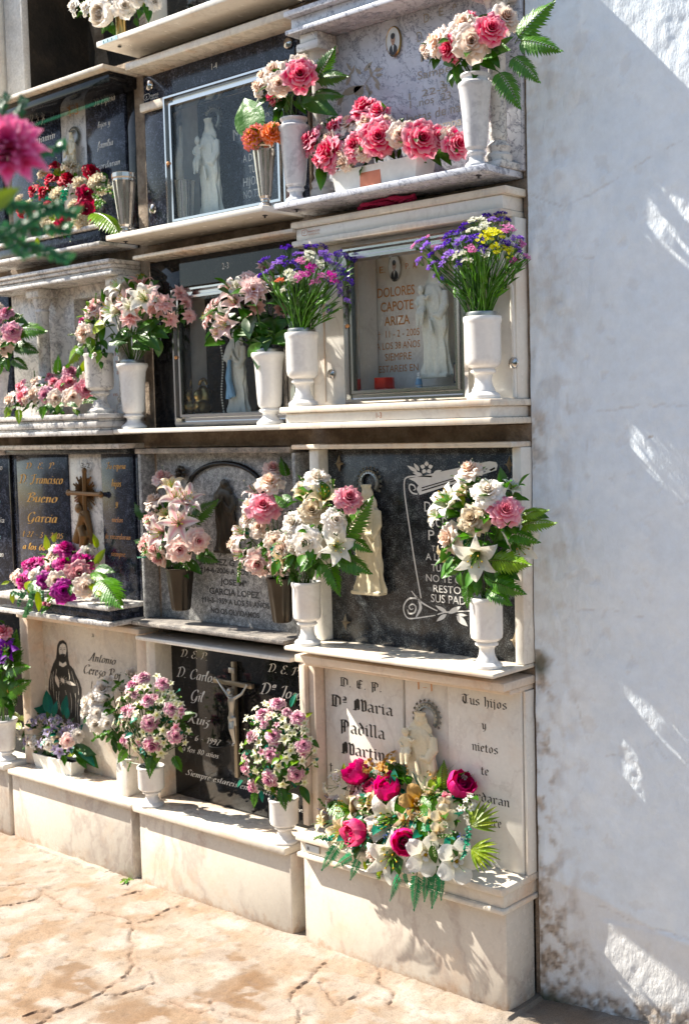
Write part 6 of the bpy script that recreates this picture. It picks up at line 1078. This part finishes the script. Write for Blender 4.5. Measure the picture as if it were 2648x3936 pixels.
bouquet('rose_bouquet','white roses in the square block vase, left of the small purple rose bouquets',G,bx0,[('rW',432,455,48),('rW',472,432,52,-.03),('rW',515,385,54,-.02),('bW',548,350,34,.02),('rW',492,512,50,-.04),('rW',482,568,52,-.05),('rW',428,512,44),('rW',540,565,44,-.04),('bW',660,315,38,.05),('rW',445,545,38,-.02),('bW',612,390,32,.03),('rW',520,450,36,.0),
 ('le',540,610,490,640),('le',520,600,510,660),('le',560,620,540,650),('sg',540,450,580,500),('sg',530,480,560,440),('le',560,560,600,520),('le',540,600,590,640),('sg',560,400,600,360)],-.06,.04,group=GB,leaves=120,lcol=(G1,G2,G0),lsize=.035)
def minirose(label, cr, base, Yc, roses, whites, ferns, n):
    fl = [('rpu',x,y,r) for x,y,r in roses]; rnd = random.Random(n); x0 = min(r_[0] for r_ in roses)-30; x1 = max(r_[0] for r_ in roses)+30; y0 = min(r_[1] for r_ in roses)-20; y1 = max(r_[1] for r_ in roses)+30
    fl += [('sI',x,y,r) for x,y,r in whites]; c_ = 0
    while c_ < 34:
        x = rnd.uniform(x0,x1); y = rnd.uniform(y0,y1)
        if ((x-(x0+x1)/2)/((x1-x0)/2))**2+((y-(y0+y1)/2)/((y1-y0)/2))**2 > 1.0: continue
        if min(math.hypot(x-a,y-b) for a,b,_ in roses) < 30: continue
        fl.append((('sI','sI','sP')[c_ % 3],x,y,rnd.uniform(20,30))); c_ += 1
    fl += ferns; bouquet('rose_bouquet',label,cr,base,fl,Yc,.085,group=GB,leaves=190,lcol=(G1,G2,G3,TEAL),lsize=.028,lw=.35,filler=50)
minirose('round dome of small purple and white roses left of the silver crucifix',G,V['21L'][0],-.110,[(720,325,36),(660,370,40),(820,358,36),(740,440,38),(628,495,40),(865,485,38),(752,560,44),(885,625,40),(620,648,36),(765,680,44),(680,410,26),(655,500,28)],[(700,380,34),(730,380,30),(820,400,32),(800,450,28),(790,520,34),(680,520,34),(720,610,34),(700,650,34),(820,600,34),(810,715,38),(680,690,34),(790,640,28),(910,465,24),(950,600,22),(930,660,22),(640,760,20),(570,560,26),(600,440,28),(860,360,20)],[('fd',760,720,755,825,-.07),('fe',640,690,590,765,-.05),('fe',870,720,910,790,-.03),('le',830,650,845,680),('fd',900,540,960,510,.0),('fd',880,560,960,600,.0),('sg',560,600,460,620,-.03),('sg',660,750,640,800,-.03),('le',860,440,890,440),('le',560,630,520,660)],3)
minirose('tall dome of small purple and white roses right of the silver crucifix',G,V['21R'][0],-.105,[(1395,455,38),(1495,528,38),(1315,508,38),(1372,620,42),(1258,620,36),(1525,668,40),(1355,720,42),(1230,790,40),(1345,850,46),(1490,822,42),(1262,890,34),(1440,500,24),(1325,560,26)],[(1350,470,28),(1420,540,34),(1440,580,34),(1430,640,38),(1300,660,36),(1280,700,34),(1290,740,34),(1460,700,36),(1440,740,34),(1400,780,34),(1290,800,34),(1420,870,36),(1450,830,30),(1530,860,26),(1460,610,28),(1270,530,24),(1530,560,24),(1580,700,24),(1560,640,22),(1385,660,28),(1330,460,22),(1580,760,22)],[('fd',1410,880,1430,985,-.06),('fe',1280,900,1275,980,-.04),('lt',1460,480,1470,415,-.02),('lt',1260,700,1200,720),('lt',1220,850,1170,880,-.02),('le',1510,880,1560,950,-.02),('ly',1520,900,1560,960,-.01),('ly',1530,530,1560,510,.0),('le',1560,640,1600,680,.0),('sg',1220,660,1205,700),('le',1480,460,1480,410,.0),('lt',1310,900,1320,950)],4)
H11 = K['h']
bouquet('floral_spray','wide spray of crimson peonies, white lilies and trailing ferns on the bottom right ledge',H11,(-.42,-.10,.3665),[('pc',495,622,72,-.05),('rpe',465,700,60,-.05),('pc',645,705,74,-.09),('pc',1000,682,76,-.05),('pk',486,912,72,-.11),('pc',722,962,72,-.12),('kW',368,668,66,-.02),('kW',1050,788,74,-.06),('kT',690,572,78,-.02),('kT',540,580,48,-.02),('bT',608,592,40,-.02),('bW',795,612,44,-.04),('bW',1020,640,20,-.02),('lI',425,790,100,-.07),('lW',630,855,122,-.12),('oT',790,765,92,-.1),('oI',922,842,66,-.08),('oI',902,915,56,-.09),('lI',392,915,84,-.07),('lW',655,1045,128,-.14),('oW',832,1030,102,-.14),('oW',990,1062,112,-.13),('rC',565,1030,46,-.1),('lI',520,760,60,-.09),('kB',590,665,40,-.07),('kB',1010,940,26,-.1),('kB',640,940,24,-.11),('bP',930,740,34,-.07),('lW',430,970,54,-.09),('lI',300,860,52,-.04),('kT',870,620,34,-.03),('lI',860,860,60),('rC',350,760,40),('lI',560,760,62),('kW',760,830,40),('oI',930,780,50),('lI',730,860,60),('lI',760,940,54),('rC',560,900,40),('sI',620,1000,30),('sI',850,940,30),('pk',560,690,40),('kT',640,610,50),('lI',860,720,48),
 ('ft',400,960,315,1095,-0.165),('ft',480,1020,375,1085,-0.175),('ft',500,1030,455,1145,-0.185),('ft',710,1110,650,1245,-0.205),('ft',720,1110,740,1180,-0.205),('ft',790,1100,770,1290,-0.210),('ft',840,1110,825,1250,-0.210),('ft',890,1100,865,1280,-0.210),('ft',900,1090,910,1240,-0.205),('ft',760,890,770,985,-0.195),('ft',830,930,835,820,-0.155),('st',380,930,280,1000,-0.135),('st',430,860,390,900,-0.155),('st',540,900,560,940,-0.175),('pa',1060,880,1175,770,-.03),('pa',1060,1000,1185,1030,-.05),('fy',910,710,910,570,-.03),('ly',850,720,880,610,-.03),('fe',850,760,840,850,-.09),('st',1040,880,1085,990,-.09),('sv',350,820,285,815,-.03),('sv',380,770,310,740,-.03),('sv',600,640,560,690,-.07),('sw',340,930,270,935,-.04),('sw',760,880,800,830,-.12),('sw',560,830,500,800,-.11),('sg',600,1040,590,1150,-.13),('ly',520,1060,540,1110,-.13),('ly',600,1090,595,1150,-.13),('sw',750,1060,760,1120,-.14),('sw',880,1040,880,990,-.13),('st',700,700,760,720,-.09),('le',700,740,720,860,-.09),('le',900,740,870,800),('le',960,950,1000,1030,-.08),('le',860,980,880,1080,-.12),('fe',360,740,440,830,-.05),('sg',330,790,290,740,-.03),('sw',690,640,660,690,-.06),('ly',430,640,410,580,-.01),('sw',880,930,950,930,-.1),('fe',830,700,870,790,-.07),('le',820,860,840,950,-.1),('le',540,960,520,1010,-.1)],-.02,.0,cat='flower arrangement',group=GA,leaves=330,lcol=(G1,G2,G0,TEAL,G1),lsize=.05,stem=False,filler=90,fwd=.9,yf=(-.07,-.222,600,1010))
# blurred bloom close to the camera at the left edge
Q = lambda x, y, d: CAM+(FW+RT*((x-CX)/F)-UP*((y-CY)/F))*d
base = Q(-700, 1500, 1.25); root = thing('chrysanthemum_stem', 'large purple pink chrysanthemum with feathery green leaves close up at the left edge', 'flower', base)
deft('cm','chrysanthemum',f_dahlia,(hexc(190,60,120),hexc(238,120,168),hexc(252,190,215)),rows=6,nv=1)
P = Q(20, 555, 1.25); ax = (-FW*.9+UP*.45+RT*.35).normalized(); put('cm', root, P, ax, 190*1.25/F, .3, 0, base)
for (x0,y0,x1,y1,k_,dd) in ((-60,900,240,830,'sd',1.2),(-80,740,270,870,'sd',1.28),(-60,850,230,1040,'sd',1.22),(-40,760,190,830,'sd',1.2),(-80,800,60,1010,'sd',1.15),(-30,620,130,400,'sd',1.4),(-60,560,60,380,'sd',1.4),(-50,520,30,390,'sd',1.42),(-100,850,250,930,'sd',1.3),(-60,640,250,600,'sd',1.42),(-60,930,160,860,'sd',1.18)):
    A1 = Q(x0,y0,dd); B1 = Q(x1,y1,dd); d = B1-A1; put(k_, root, A1, (d, (-FW+UP*.4).normalized()), d.length, .2, 0, base)
A1 = Q(-60,820,1.12); B1 = Q(60,700,1.12); put('ly', root, A1, (B1-A1, (-FW*.8+UP*.2).normalized()), (B1-A1).length*1.1, .1, 0, base)
mb = MB(); mb.tube([base, Q(-300,1000,1.27), P-ax*.01], .0022, 'leaf', 6, (.05,.12,.02)); mb.tube([Q(-100,560,1.45),Q(180,465,1.5),Q(420,380,1.55)], .0009, 'leaf', 5, (.04,.22,.12)); part('stems', mb, root)
# weed in the crack between the pedestals
mb = MB(); rnd = random.Random(3); P = K['i'].at(570,335,-.135); P.z = .006
for i in range(22):
    a_ = rnd.uniform(0,6.28); d = Vector((math.cos(a_)*1.2, -abs(math.sin(a_))*.8, rnd.uniform(.15,.7))).normalized(); n_ = Vector((0,0,1)); n_ = (n_-d*n_.dot(d)).normalized(); T = Matrix((d, n_.cross(d), n_)).transposed().to_4x4(); T.translation = P+Vector((rnd.uniform(-.03,.03),rnd.uniform(-.02,.01),0)); leafmesh(mb, T, rnd.uniform(.015,.035), .007, rnd.choice((G2,G3,(.14,.2,.06))), .5, .2, 5, .3)
solo('weed', mb, 'small green weed growing at the foot of the gap between the two left pedestals', 'weed', P)
# ================================================================ STATUES AND RELIEFS
def fused(mb, name, mat, voxel, smooth_=3, ybias=1.0):
    """joins the roughed-out body into ONE continuous skin"""
    me = mb.mesh(name); me.materials.clear(); me.materials.append(M[mat]); ob = bpy.data.objects.new('tmp', me); C.objects.link(ob)
    md = ob.modifiers.new('r', 'REMESH'); md.mode = 'VOXEL'; md.voxel_size = voxel
    m2 = ob.modifiers.new('s', 'SMOOTH'); m2.iterations = smooth_; m2.factor = .5
    dg = bpy.context.evaluated_depsgraph_get(); ev = ob.evaluated_get(dg); out = bpy.data.meshes.new_from_object(ev); out.name = name
    for p in out.polygons: p.use_smooth = True
    out.materials.clear(); out.materials.append(M[mat]); bpy.data.objects.remove(ob); return out
def virgin_body(child=True, pray=False, crown=True):
    mb = MB(); n = 22; N = 40
    def sec(z):   # half widths of the robed figure, height 1
        pts = [(0,.165),(.03,.17),(.10,.150),(.30,.135),(.50,.145),(.62,.150),(.72,.150),(.78,.125),(.82,.075),(.84,.045)]
        for (a, b), (c_, d) in zip(pts[:-1], pts[1:]):
            if z <= c_: return b+(d-b)*(z-a)/(c_-a)
        return .045
    prof = []; vs = []
    for i in range(n+1):
        z = .84*i/n; w_ = sec(z); sway = .018*math.sin(z*5+.5)
        for j in range(N):
            a = 2*math.pi*j/N; fold = 1+.14*math.sin(a*9+z*7)*(1.1-z)+.07*math.sin(a*5-z*11+1)+.04*math.sin(a*14+z*22)
            vs.append((sway+w_*fold*math.cos(a), w_*.66*fold*math.sin(a), z))
    fs = [(i*N+j, i*N+(j+1) % N, (i+1)*N+(j+1) % N, (i+1)*N+j) for i in range(n) for j in range(N)]+[list(range(N))[::-1], [n*N+j for j in range(N)]]
    mb.add(vs, fs, 'ivory')
    mb.ball((.0,-.005,.895), (.048,.052,.062), 'ivory', 16); mb.ball((.0,.022,.885), (.070,.055,.085), 'ivory', 16); mb.ball((.0,-.056,.893), (.009,.012,.016), 'ivory', 8)
    mb.ball((-.0,.02,.80), (.115,.06,.10), 'ivory', 16)
    if crown: mb.lathe([(.045,.93),(.05,.955),(.062,.985),(.055,.985),(.0,.96)], (0,.0,0), 'ivory', 14, mod=lambda a, z: 1+.06*math.cos(a*7))
    mb.tube([(.125,-.0,.74),(.150,-.05,.62),(.10,-.11,.52),(.03,-.125,.54)], [.042,.046,.040,.018], 'ivory', 10)      # viewer-right arm with hanging sleeve
    mb.tube([(.12,-.06,.58),(.135,-.07,.42),(.12,-.06,.34)], [.035,.040,.012], 'ivory', 10)
    if child:
        mb.tube([(-.115,-.0,.74),(-.15,-.06,.62),(-.12,-.12,.55),(-.06,-.14,.54)], [.04,.044,.036,.02], 'ivory', 10)
        mb.ball((-.105,-.11,.655), (.050,.045,.085), 'ivory', 14); mb.ball((-.110,-.125,.775), (.038,.038,.043), 'ivory', 14); mb.ball((-.110,-.16,.77), (.007,.01,.01), 'ivory', 6)
        mb.tube([(-.14,-.12,.71),(-.165,-.15,.66),(-.13,-.175,.63)], [.02,.018,.012], 'ivory', 8); mb.tube([(-.07,-.13,.71),(-.03,-.16,.69),(.0,-.165,.72)], [.02,.016,.011], 'ivory', 8)
        mb.tube([(-.12,-.13,.60),(-.13,-.185,.55),(-.135,-.175,.46),(-.135,-.19,.44)], [.034,.028,.018,.014], 'ivory', 8); mb.tube([(-.08,-.13,.60),(-.075,-.19,.56),(-.085,-.18,.47),(-.085,-.20,.45)], [.034,.028,.018,.014], 'ivory', 8)
        mb.tube([(.0,-.15,.50),(.02,-.155,.40),(.03,-.15,.36)], [.016,.022,.016], 'ivory', 8)
    if pray:
        mb.tube([(-.12,-.0,.74),(-.145,-.06,.62),(-.08,-.11,.60),(-.01,-.135,.68)], [.04,.044,.034,.015], 'ivory', 10); mb.tube([(.10,-.1,.56),(.05,-.13,.60),(.005,-.135,.68)], [.03,.028,.015], 'ivory', 10); mb.ball((0,-.14,.70), (.018,.02,.045), 'ivory', 10)
    mb.box(-.17,.17,-.11,.11,-.025,.01,'ivory',.01); return mb
FIG = {}
def figure(key, mat, **k):
    if (key, mat) not in FIG: FIG[(key, mat)] = fused(virgin_body(**k), 'figure', mat, .0062, 1)
    return FIG[(key, mat)]
def place_fig(name, key, mat, parent, cr, xt, yt, xb, yb, Y, wide=None, flat=1.0, flip=False, label=None, top=None, **k):
    A = cr.at(xt, yt, Y); B = cr.at(xb, yb, Y); h = A.z-B.z; me = figure(key, mat, **k); ob = bpy.data.objects.new(name, me); C.objects.link(ob)
    if parent is not None: ob.parent = parent; rl = wl(parent)
    else: rl = Vector((0,0,0))
    s_ = h/1.0; w_ = s_ if wide is None else wide*cr.k*mpp(A)/.36
    ob.matrix_local = Matrix.Translation(Vector(((A.x+B.x)/2, Y, B.z))-rl) @ Matrix.Rotation(0, 4, 'Z') @ Matrix.Diagonal(((-1 if flip else 1)*w_, s_*flat, s_, 1)); 
    if label: ob['label'] = label
    return ob, Vector(((A.x+B.x)/2, Y, B.z)), s_, w_
def halo(parent, cr, x, y, r, Y, mat='pewter', a0=-40, a1=200, n=13):
    P = cr.at(x, y, Y); k_ = r*cr.k*mpp(P); mb = MB(); N = 30; vs = []
    for i in range(N+1):
        a = R(a0+(a1-a0)*i/N)
        for rr, yy in ((.62,0),(.66,-.006),(.80,-.004),(.92,-.006),(.95,0)): vs.append((P.x+k_*rr*math.cos(a), Y+yy, P.z+k_*rr*math.sin(a)))
    mb.add(vs, [(i*5+j, i*5+j+1, (i+1)*5+j+1, (i+1)*5+j) for i in range(N) for j in range(4)], mat)
    for i in range(n):
        a = R(a0+(a1-a0)*(i+.5)/n); c_ = (P.x+k_*1.10*math.cos(a), Y-.003, P.z+k_*1.10*math.sin(a)); v_ = [(c_[0], Y-.007, c_[2])]
        for q in range(10): rr = k_*(.15 if q % 2 == 0 else .06); v_.append((c_[0]+rr*math.sin(a+q*math.pi/5), Y-.001, c_[2]+rr*math.cos(a+q*math.pi/5)))
        mb.add(v_, [(0,1+q,1+(q+1) % 10) for q in range(10)], mat); mb.ball((P.x+k_*.8*math.cos(a), Y-.006, P.z+k_*.8*math.sin(a)), k_*.05, mat, 6)
    return part('halo', mb, parent)
# reliefs fixed to stones
halo(T12, FF, 548, 268, 70, -.034); place_fig('virgin_relief', 'v', 'ivory', T12, FF, 540, 268, 538, 815, -.052, 200, .55)
halo(T11, H, 838, 335, 78, -.045); place_fig('virgin_relief', 'v', 'ivory', T11, H, 800, 300, 812, 790, -.066, 225, .55)
halo(T24, A_, 1170, 655, 66, .06, a0=-60, a1=150); 
halo(T34, ll, 750, 600, 92, .0, a0=-60, a1=140); place_fig('virgin_relief', 'v', 'ivory', T34, ll, 700, 545, 740, 1010, -.018, 160, .55)
def solo_fig(name, label, cat, **k):
    kw = dict(k); ob, P, s_, w_ = place_fig(name, parent=None, **kw); ob['label'] = label; ob['category'] = cat; return ob, P, s_, w_
solo_fig('virgin_statue', 'white resin Virgin and child statuette inside the right glass cabinet with bronze lettering', 'statue', key='v', mat='ivoryw', cr=D, xt=872, yt=345, xb=878, yb=905, Y=.0, wide=190, flat=.5)
solo_fig('virgin_statue', 'white Virgin and child statuette inside the uppermost glass cabinet', 'statue', key='v', mat='ivoryw', cr=A_, xt=1140, yt=640, xb=1158, yb=1190, Y=.05, wide=185, flat=.5)
ob, P, s_, w_ = solo_fig('virgin_statue', 'praying Virgin statue with a blue sash inside the black tomb cabinet', 'statue', key='p', mat='lourdes', cr=nn, xt=965, yt=480, xb=1010, yb=1295, Y=.03, wide=290, flat=.5, child=False, pray=True, crown=False)
mb = MB(); X_, Y_, Z_ = P
mb.tube([(X_-.03*w_,Y_-.075*s_,Z_+.60*s_),(X_-.05*w_,Y_-.085*s_,Z_+.4*s_),(X_+.0*w_,Y_-.095*s_,Z_+.26*s_),(X_+.03*w_,Y_-.095*s_,Z_+.18*s_)], [.006,.010,.012,.010], 'bluesash', 8); mb.tube([(X_-.02*w_,Y_-.08*s_,Z_+.60*s_),(X_-.03*w_,Y_-.09*s_,Z_+.35*s_),(X_-.05*w_,Y_-.095*s_,Z_+.16*s_)], [.005,.008,.009], 'bluesash', 8)
o2 = part('sash', mb, ob); o2.matrix_parent_inverse = ob.matrix_basis.inverted(); o2.data.transform(Matrix.Translation(wl(ob)))
mb = MB()
for i in range(26): q = i/25; p_ = nn.at(835+40*q+15*math.sin(q*6), 640+640*q, -.01); mb.ball(tuple(p_), .0032, 'lourdes', 6)
part('rosary', mb, ob); o3 = bpy.data.objects['rosary']; o3.matrix_parent_inverse = ob.matrix_basis.inverted(); o3.data.transform(Matrix.Translation(wl(ob)))
# gilt bust in the same cabinet
mb = MB(); P = nn.at(668,1300,.02); k_ = nn.k*mpp(P)
mb.ball((P.x,P.y,P.z+60*k_), (105*k_,.03,70*k_), 'brass', 16); mb.ball((P.x-4*k_,P.y-.01,P.z+165*k_), (42*k_,.022,58*k_), 'brass', 16); mb.ball((P.x-6*k_,P.y+.01,P.z+150*k_), (80*k_,.02,110*k_), 'brass', 16); mb.ball((P.x+50*k_,P.y-.025,P.z+70*k_), (30*k_,.02,38*k_), 'brass', 12); mb.ball((P.x+50*k_,P.y-.012,P.z+60*k_), (50*k_,.02,60*k_), 'brass', 12)
me = fused(mb, 'bust', 'brass', .0035, 2); me.transform(Matrix.Translation(-P)); ob = bpy.data.objects.new('madonna_bust', me); C.objects.link(ob); ob.location = P; ob['label'] = 'small tarnished gilt Madonna bust in the left corner of the black tomb cabinet'; ob['category'] = 'statuette'
halo(ob, nn, 685, 1040, 58, .03, 'brass', 0, 180, 11)
# candles, card and small figure inside the bronze lettered cabinet
def candle(x0, x1, y0, y1, lab):
    A = D.at(x0, y1, -.02); B = D.at(x1, y0, -.02); mb = MB(); r = (B.x-A.x)/2; h = B.z-A.z
    mb.lathe([(0,0),(r*.9,0),(r,.003),(r*.97,h*.92),(r,h),(r*.9,h),(r*.86,h*.9),(0,h*.88)], ((A.x+B.x)/2,-.02,A.z), 'redplastic', 20, mod=lambda a, z: 1+.04*math.cos(12*a)); solo('grave_candle', mb, lab, 'candle', ((A.x+B.x)/2,-.02,A.z), 'red grave candles')
candle(585,662,915,975,'red grave candle in the left corner of the bronze lettered cabinet'); candle(1022,1082,892,955,'red grave candle behind the goblet vase in the bronze lettered cabinet')
A = D.at(972,945,.0); B = D.at(1012,838,.0); mb = MB(); mb.box(A.x,B.x,-.001,.003,A.z,B.z,'suit',.0005); mb.box(A.x+.004,B.x-.004,-.0022,-.001,A.z+.006,B.z-.006,'skin',0); solo('prayer_card', mb, 'small brown picture card standing to the right of the cabinet statuette', 'card', (A.x,0,A.z))
mb = MB(); P = D.at(798,972,-.03); mb.lathe([(0,0),(.010,0),(.011,.01),(.007,.024),(.008,.030),(.004,.034),(.006,.040),(.0045,.046),(0,.048)], tuple(P), 'paper', 14); mb.lathe([(.0075,.008),(.0112,.012),(.0085,.026),(.008,.029)], tuple(P+Vector((0,-.001,0))), 'bluesash', 14); solo('tiny_figurine', mb, 'tiny pale blue figurine at the foot of the cabinet statuette', 'figurine', P)
# cut glass vase inside the uppermost cabinet
mb = MB(); P = A_.at(1015,1205,.0); rr = 62*A_.k*mpp(P); mb.lathe([(0,0),(rr*.7,0),(rr*.75,.01),(rr*.95,.12),(rr,.13),(rr*.93,.13),(rr*.6,.02),(0,.018)], tuple(P), 'crystal', 24, mod=lambda a, z: 1+.05*math.cos(12*a)); solo('glass_tumbler', mb, 'ribbed glass vase at the left inside the uppermost cabinet', 'vase', P)
# 2-2 bronze Madonna relief
ob, P, s_, w_ = place_fig('madonna_relief', 'q', 'bronze', T22, E_, 1135, 238, 1125, 612, -.010, 175, .3, child=False, pray=True, crown=False)
# wilted bronze flower on the granite
mb = MB(); P = E_.at(912,220,-.01)
for i in range(7): q = i*.9; mb.ball((P.x+.018*math.cos(q), P.y-.004, P.z+.018*math.sin(q)), (.012,.006,.010), 'bronze', 10)
mb.ball(tuple(P+Vector((0,-.008,0))), .009, 'bronze', 10); me = part('bronze_rosette', mb, T22)
# 3-2 bronze cross with rays
mb = MB(); y_ = -.030
a = m_.at(850,285,y_-.012); b = m_.at(860,700,y_-.012); mb.tube([a, b], .0085, 'bronze2', 8); mb.ball(tuple(a), (.013,.008,.012), 'bronze2', 10)
a = m_.at(692,505,y_-.014); b = m_.at(1015,525,y_-.014); mb.tube([a, b], .009, 'bronze2', 8); mb.ball(tuple(a), (.013,.009,.013), 'bronze2', 10); mb.ball(tuple(b), (.013,.009,.013), 'bronze2', 10)
part('bronze_cross', mb, T32); mb = MB(); c_ = m_.at(852,510,y_-.004)
for i in range(40):
    a = 2*math.pi*i/40; L = (.052 if i % 5 else .036)*(1+.35*abs(math.cos(2*a+math.pi/2))); d = Vector((math.cos(a),0,math.sin(a))); p0 = c_+d*.004; p1 = c_+d*L*(1.0+.12*math.sin(i*2.3)); n_ = Vector((-d.z,0,d.x))*.0042
    mb.add([p0-n_*.3, p1-n_, p1+n_, p0+n_*.3, p0+Vector((0,-.008,0)), p1+Vector((0,-.005,0))-d*.002], [(0,1,5,4),(4,5,2,3),(1,2,5)], 'bronze2')
part('bronze_rays', mb, T32, smooth=False)
mb = MB(); a = m_.at(820,690,y_-.01)
mb.ball(tuple(m_.at(795,665,y_-.012)), (.022,.012,.020), 'bronze2', 14); mb.ball(tuple(m_.at(830,760,y_-.012)), (.020,.012,.030), 'bronze2', 14)
mb.tube([m_.at(860,690,y_-.008), m_.at(900,850,y_-.010), m_.at(930,1020,y_-.010)], [.016,.012,.008], 'bronze2', 10); mb.tube([m_.at(850,720,y_-.012), m_.at(815,850,y_-.014), m_.at(780,1000,y_-.012)], [.020,.018,.022], 'bronze2', 10); mb.tube([m_.at(820,860,y_-.02), m_.at(850,940,y_-.022), m_.at(840,1060,y_-.018)], [.016,.020,.016], 'bronze2', 10); mb.ball(tuple(m_.at(818,740,y_-.022)), (.010,.009,.013), 'bronze2', 12)
me = fused(mb, 'veiled_mourner', 'bronze2', .0028, 2); o_ = bpy.data.objects.new('veiled_mourner', me); C.objects.link(o_); o_.parent = T32; me.transform(Matrix.Translation(-Vector(T32.location)))
# 2-1 crucifix
mb = MB(); y_ = .020; tp = G.at(1166,250,y_); bt = G.at(1200,835,y_); Lf = G.at(1082,343,y_); Rt = G.at(1275,378,y_); xc = G.at(1180,360,y_).x; zc = (Lf.z+Rt.z)/2
mb.box(xc-.008,xc+.008,.012,.026,bt.z,tp.z,'wood',.002); mb.box(Lf.x,Rt.x,.008,.0245,zc-.008,zc+.008,'wood',.002); mb.box(xc-.014,xc+.014,.004,.012,G.at(1165,305,y_).z,G.at(1165,278,y_).z,'silver',.002)
part('crucifix', mb, T21); mb = MB(); yb = -.006
hd = G.at(1158,400,yb); ch = G.at(1168,450,yb); wa = G.at(1166,500,yb); hp = G.at(1166,535,yb); 
mb.ball(tuple(hd+Vector((0,-.004,0))), (.0095,.011,.013), 'silver', 14); mb.ball(tuple(hd+Vector((0,.004,-.002))), (.0115,.009,.014), 'silver', 12); mb.tube([hd+Vector((0,.002,-.012)), ch+Vector((0,0,.014))], [.005,.007], 'silver', 8)
mb.tube([ch+Vector((0,0,.016)), ch, wa, hp], [.0145,.0165,.011,.0135], 'silver', 12); mb.ball(tuple(hp), (.017,.014,.016), 'silver', 12); mb.tube([hp+Vector((.016,-.002,.006)), hp+Vector((.020,0,-.025))], [.006,.003], 'silver', 6)
for (sx, e1, h1) in ((-1,(1120,385),(1093,345)),(1,(1215,415),(1240,372))):
    s0 = ch+Vector((sx*.015,0,.012)); e = G.at(e1[0],e1[1],yb); h_ = G.at(h1[0],h1[1],.002); mb.tube([s0, e, h_], [.0068,.0052,.0036], 'silver', 8); mb.ball(tuple(h_), (.0055,.004,.006), 'silver', 8)
kn = G.at(1158,590,yb-.012); an = G.at(1178,660,yb+.006); mb.tube([hp+Vector((-.006,0,-.006)), kn, an], [.0098,.0072,.0045], 'silver', 8); mb.tube([hp+Vector((.006,0,-.006)), kn+Vector((.009,.003,.002)), an+Vector((.003,0,0))], [.0098,.0072,.0045], 'silver', 8); mb.tube([an, an+Vector((.001,-.012,-.008))], [.0052,.0035], 'silver', 8)
me = fused(mb, 'corpus', 'silver', .0019, 1); o_ = bpy.data.objects.new('corpus', me); C.objects.link(o_); me.transform(Matrix.Translation(-Vector(T21.location))); cx = [o for o in C.objects if o.name.startswith('crucifix')][0]; o_.parent = cx
# unseen wall across the lane and greenery, added to dim and fill the reflections
mb = MB(); mb.box(-14, 12, -8.4, -8.0, -.05, 3.2, 'pillar', .02); mb.box(-14.1, 12.1, -8.5, -7.9, 3.2, 3.28, 'conc', .02)
solo('added_lane_wall', mb, 'unseen pale plastered wall added across the lane behind the viewpoint to fill the reflections', 'wall', (0,-8,0))
mb = MB(); rnd = random.Random(11)
for i in range(5200):
    a = rnd.uniform(0,6.283); z = rnd.uniform(.5,4.6); rad = (.75 if z < 3.6 else .75*(4.7-z)/1.1)*rnd.uniform(.6,1.0); k_ = rnd.randrange(5); cx_ = -5.6+k_*2.6
    P = Vector((cx_+rad*math.cos(a), -7.0+rad*math.sin(a)*.8, z)); d = Vector((math.cos(a),math.sin(a),.8)).normalized(); n_ = Vector((rnd.uniform(-1,1),rnd.uniform(-1,1),rnd.uniform(-1,1))); n_ = (n_-d*n_.dot(d)).normalized(); T = Matrix((d, n_.cross(d), n_)).transposed().to_4x4(); T.translation = P; leafmesh(mb, T, .22, .05, (G0,G1,OLV)[i % 3], .2, .2, 2)
solo('added_hedge', mb, None, None, (0,-7,0), kind='stuff')  # unseen greenery added behind the viewpoint for darker reflections
# ================================================================ CAMERA, LIGHT
cd = bpy.data.cameras.new('camera'); cam = bpy.data.objects.new('camera', cd); C.objects.link(cam)
mt = Matrix((RT, UP, -FW)).transposed().to_4x4(); mt.translation = CAM; cam.matrix_world = mt
cd.sensor_fit = 'VERTICAL'; cd.sensor_height = 36; cd.sensor_width = 36; cd.lens = F/3936*36; cd.clip_end = 500; cd.clip_start = .05
cd.dof.use_dof = True; cd.dof.focus_distance = 3.45; cd.dof.aperture_fstop = 5.6
S_ = bpy.context.scene; S_.camera = cam
SUN = Vector((-2.5, -1.0, 2.95)).normalized()
sd = bpy.data.lights.new('sun', 'SUN'); sd.energy = 5; sd.angle = R(.5); sd.color = (1, .935, .82); so = bpy.data.objects.new('sun', sd); C.objects.link(so); so.rotation_euler = SUN.to_track_quat('Z', 'Y').to_euler()
wd = bpy.data.worlds.new('World'); S_.world = wd; wd.use_nodes = True; nt = wd.node_tree; bg = nt.nodes['Background']
sk = nt.nodes.new('ShaderNodeTexSky'); sk.sky_type = 'NISHITA'; sk.sun_disc = False; sk.sun_elevation = math.asin(SUN.z); sk.sun_rotation = math.atan2(SUN.x, SUN.y); sk.air_density = 1.0; sk.dust_density = 1.0
mxw = nt.nodes.new('ShaderNodeMix'); mxw.data_type = 'RGBA'; mxw.blend_type = 'MULTIPLY'; mxw.inputs[0].default_value = 1; mxw.inputs[7].default_value = (.985, .99, .95, 1); nt.links.new(sk.outputs[0], mxw.inputs[6]); nt.links.new(mxw.outputs[2], bg.inputs[0]); bg.inputs[1].default_value = .09
S_.view_settings.view_transform = 'Standard'; S_.view_settings.look = 'None'; S_.view_settings.gamma = 1; S_.view_settings.exposure = 1.48
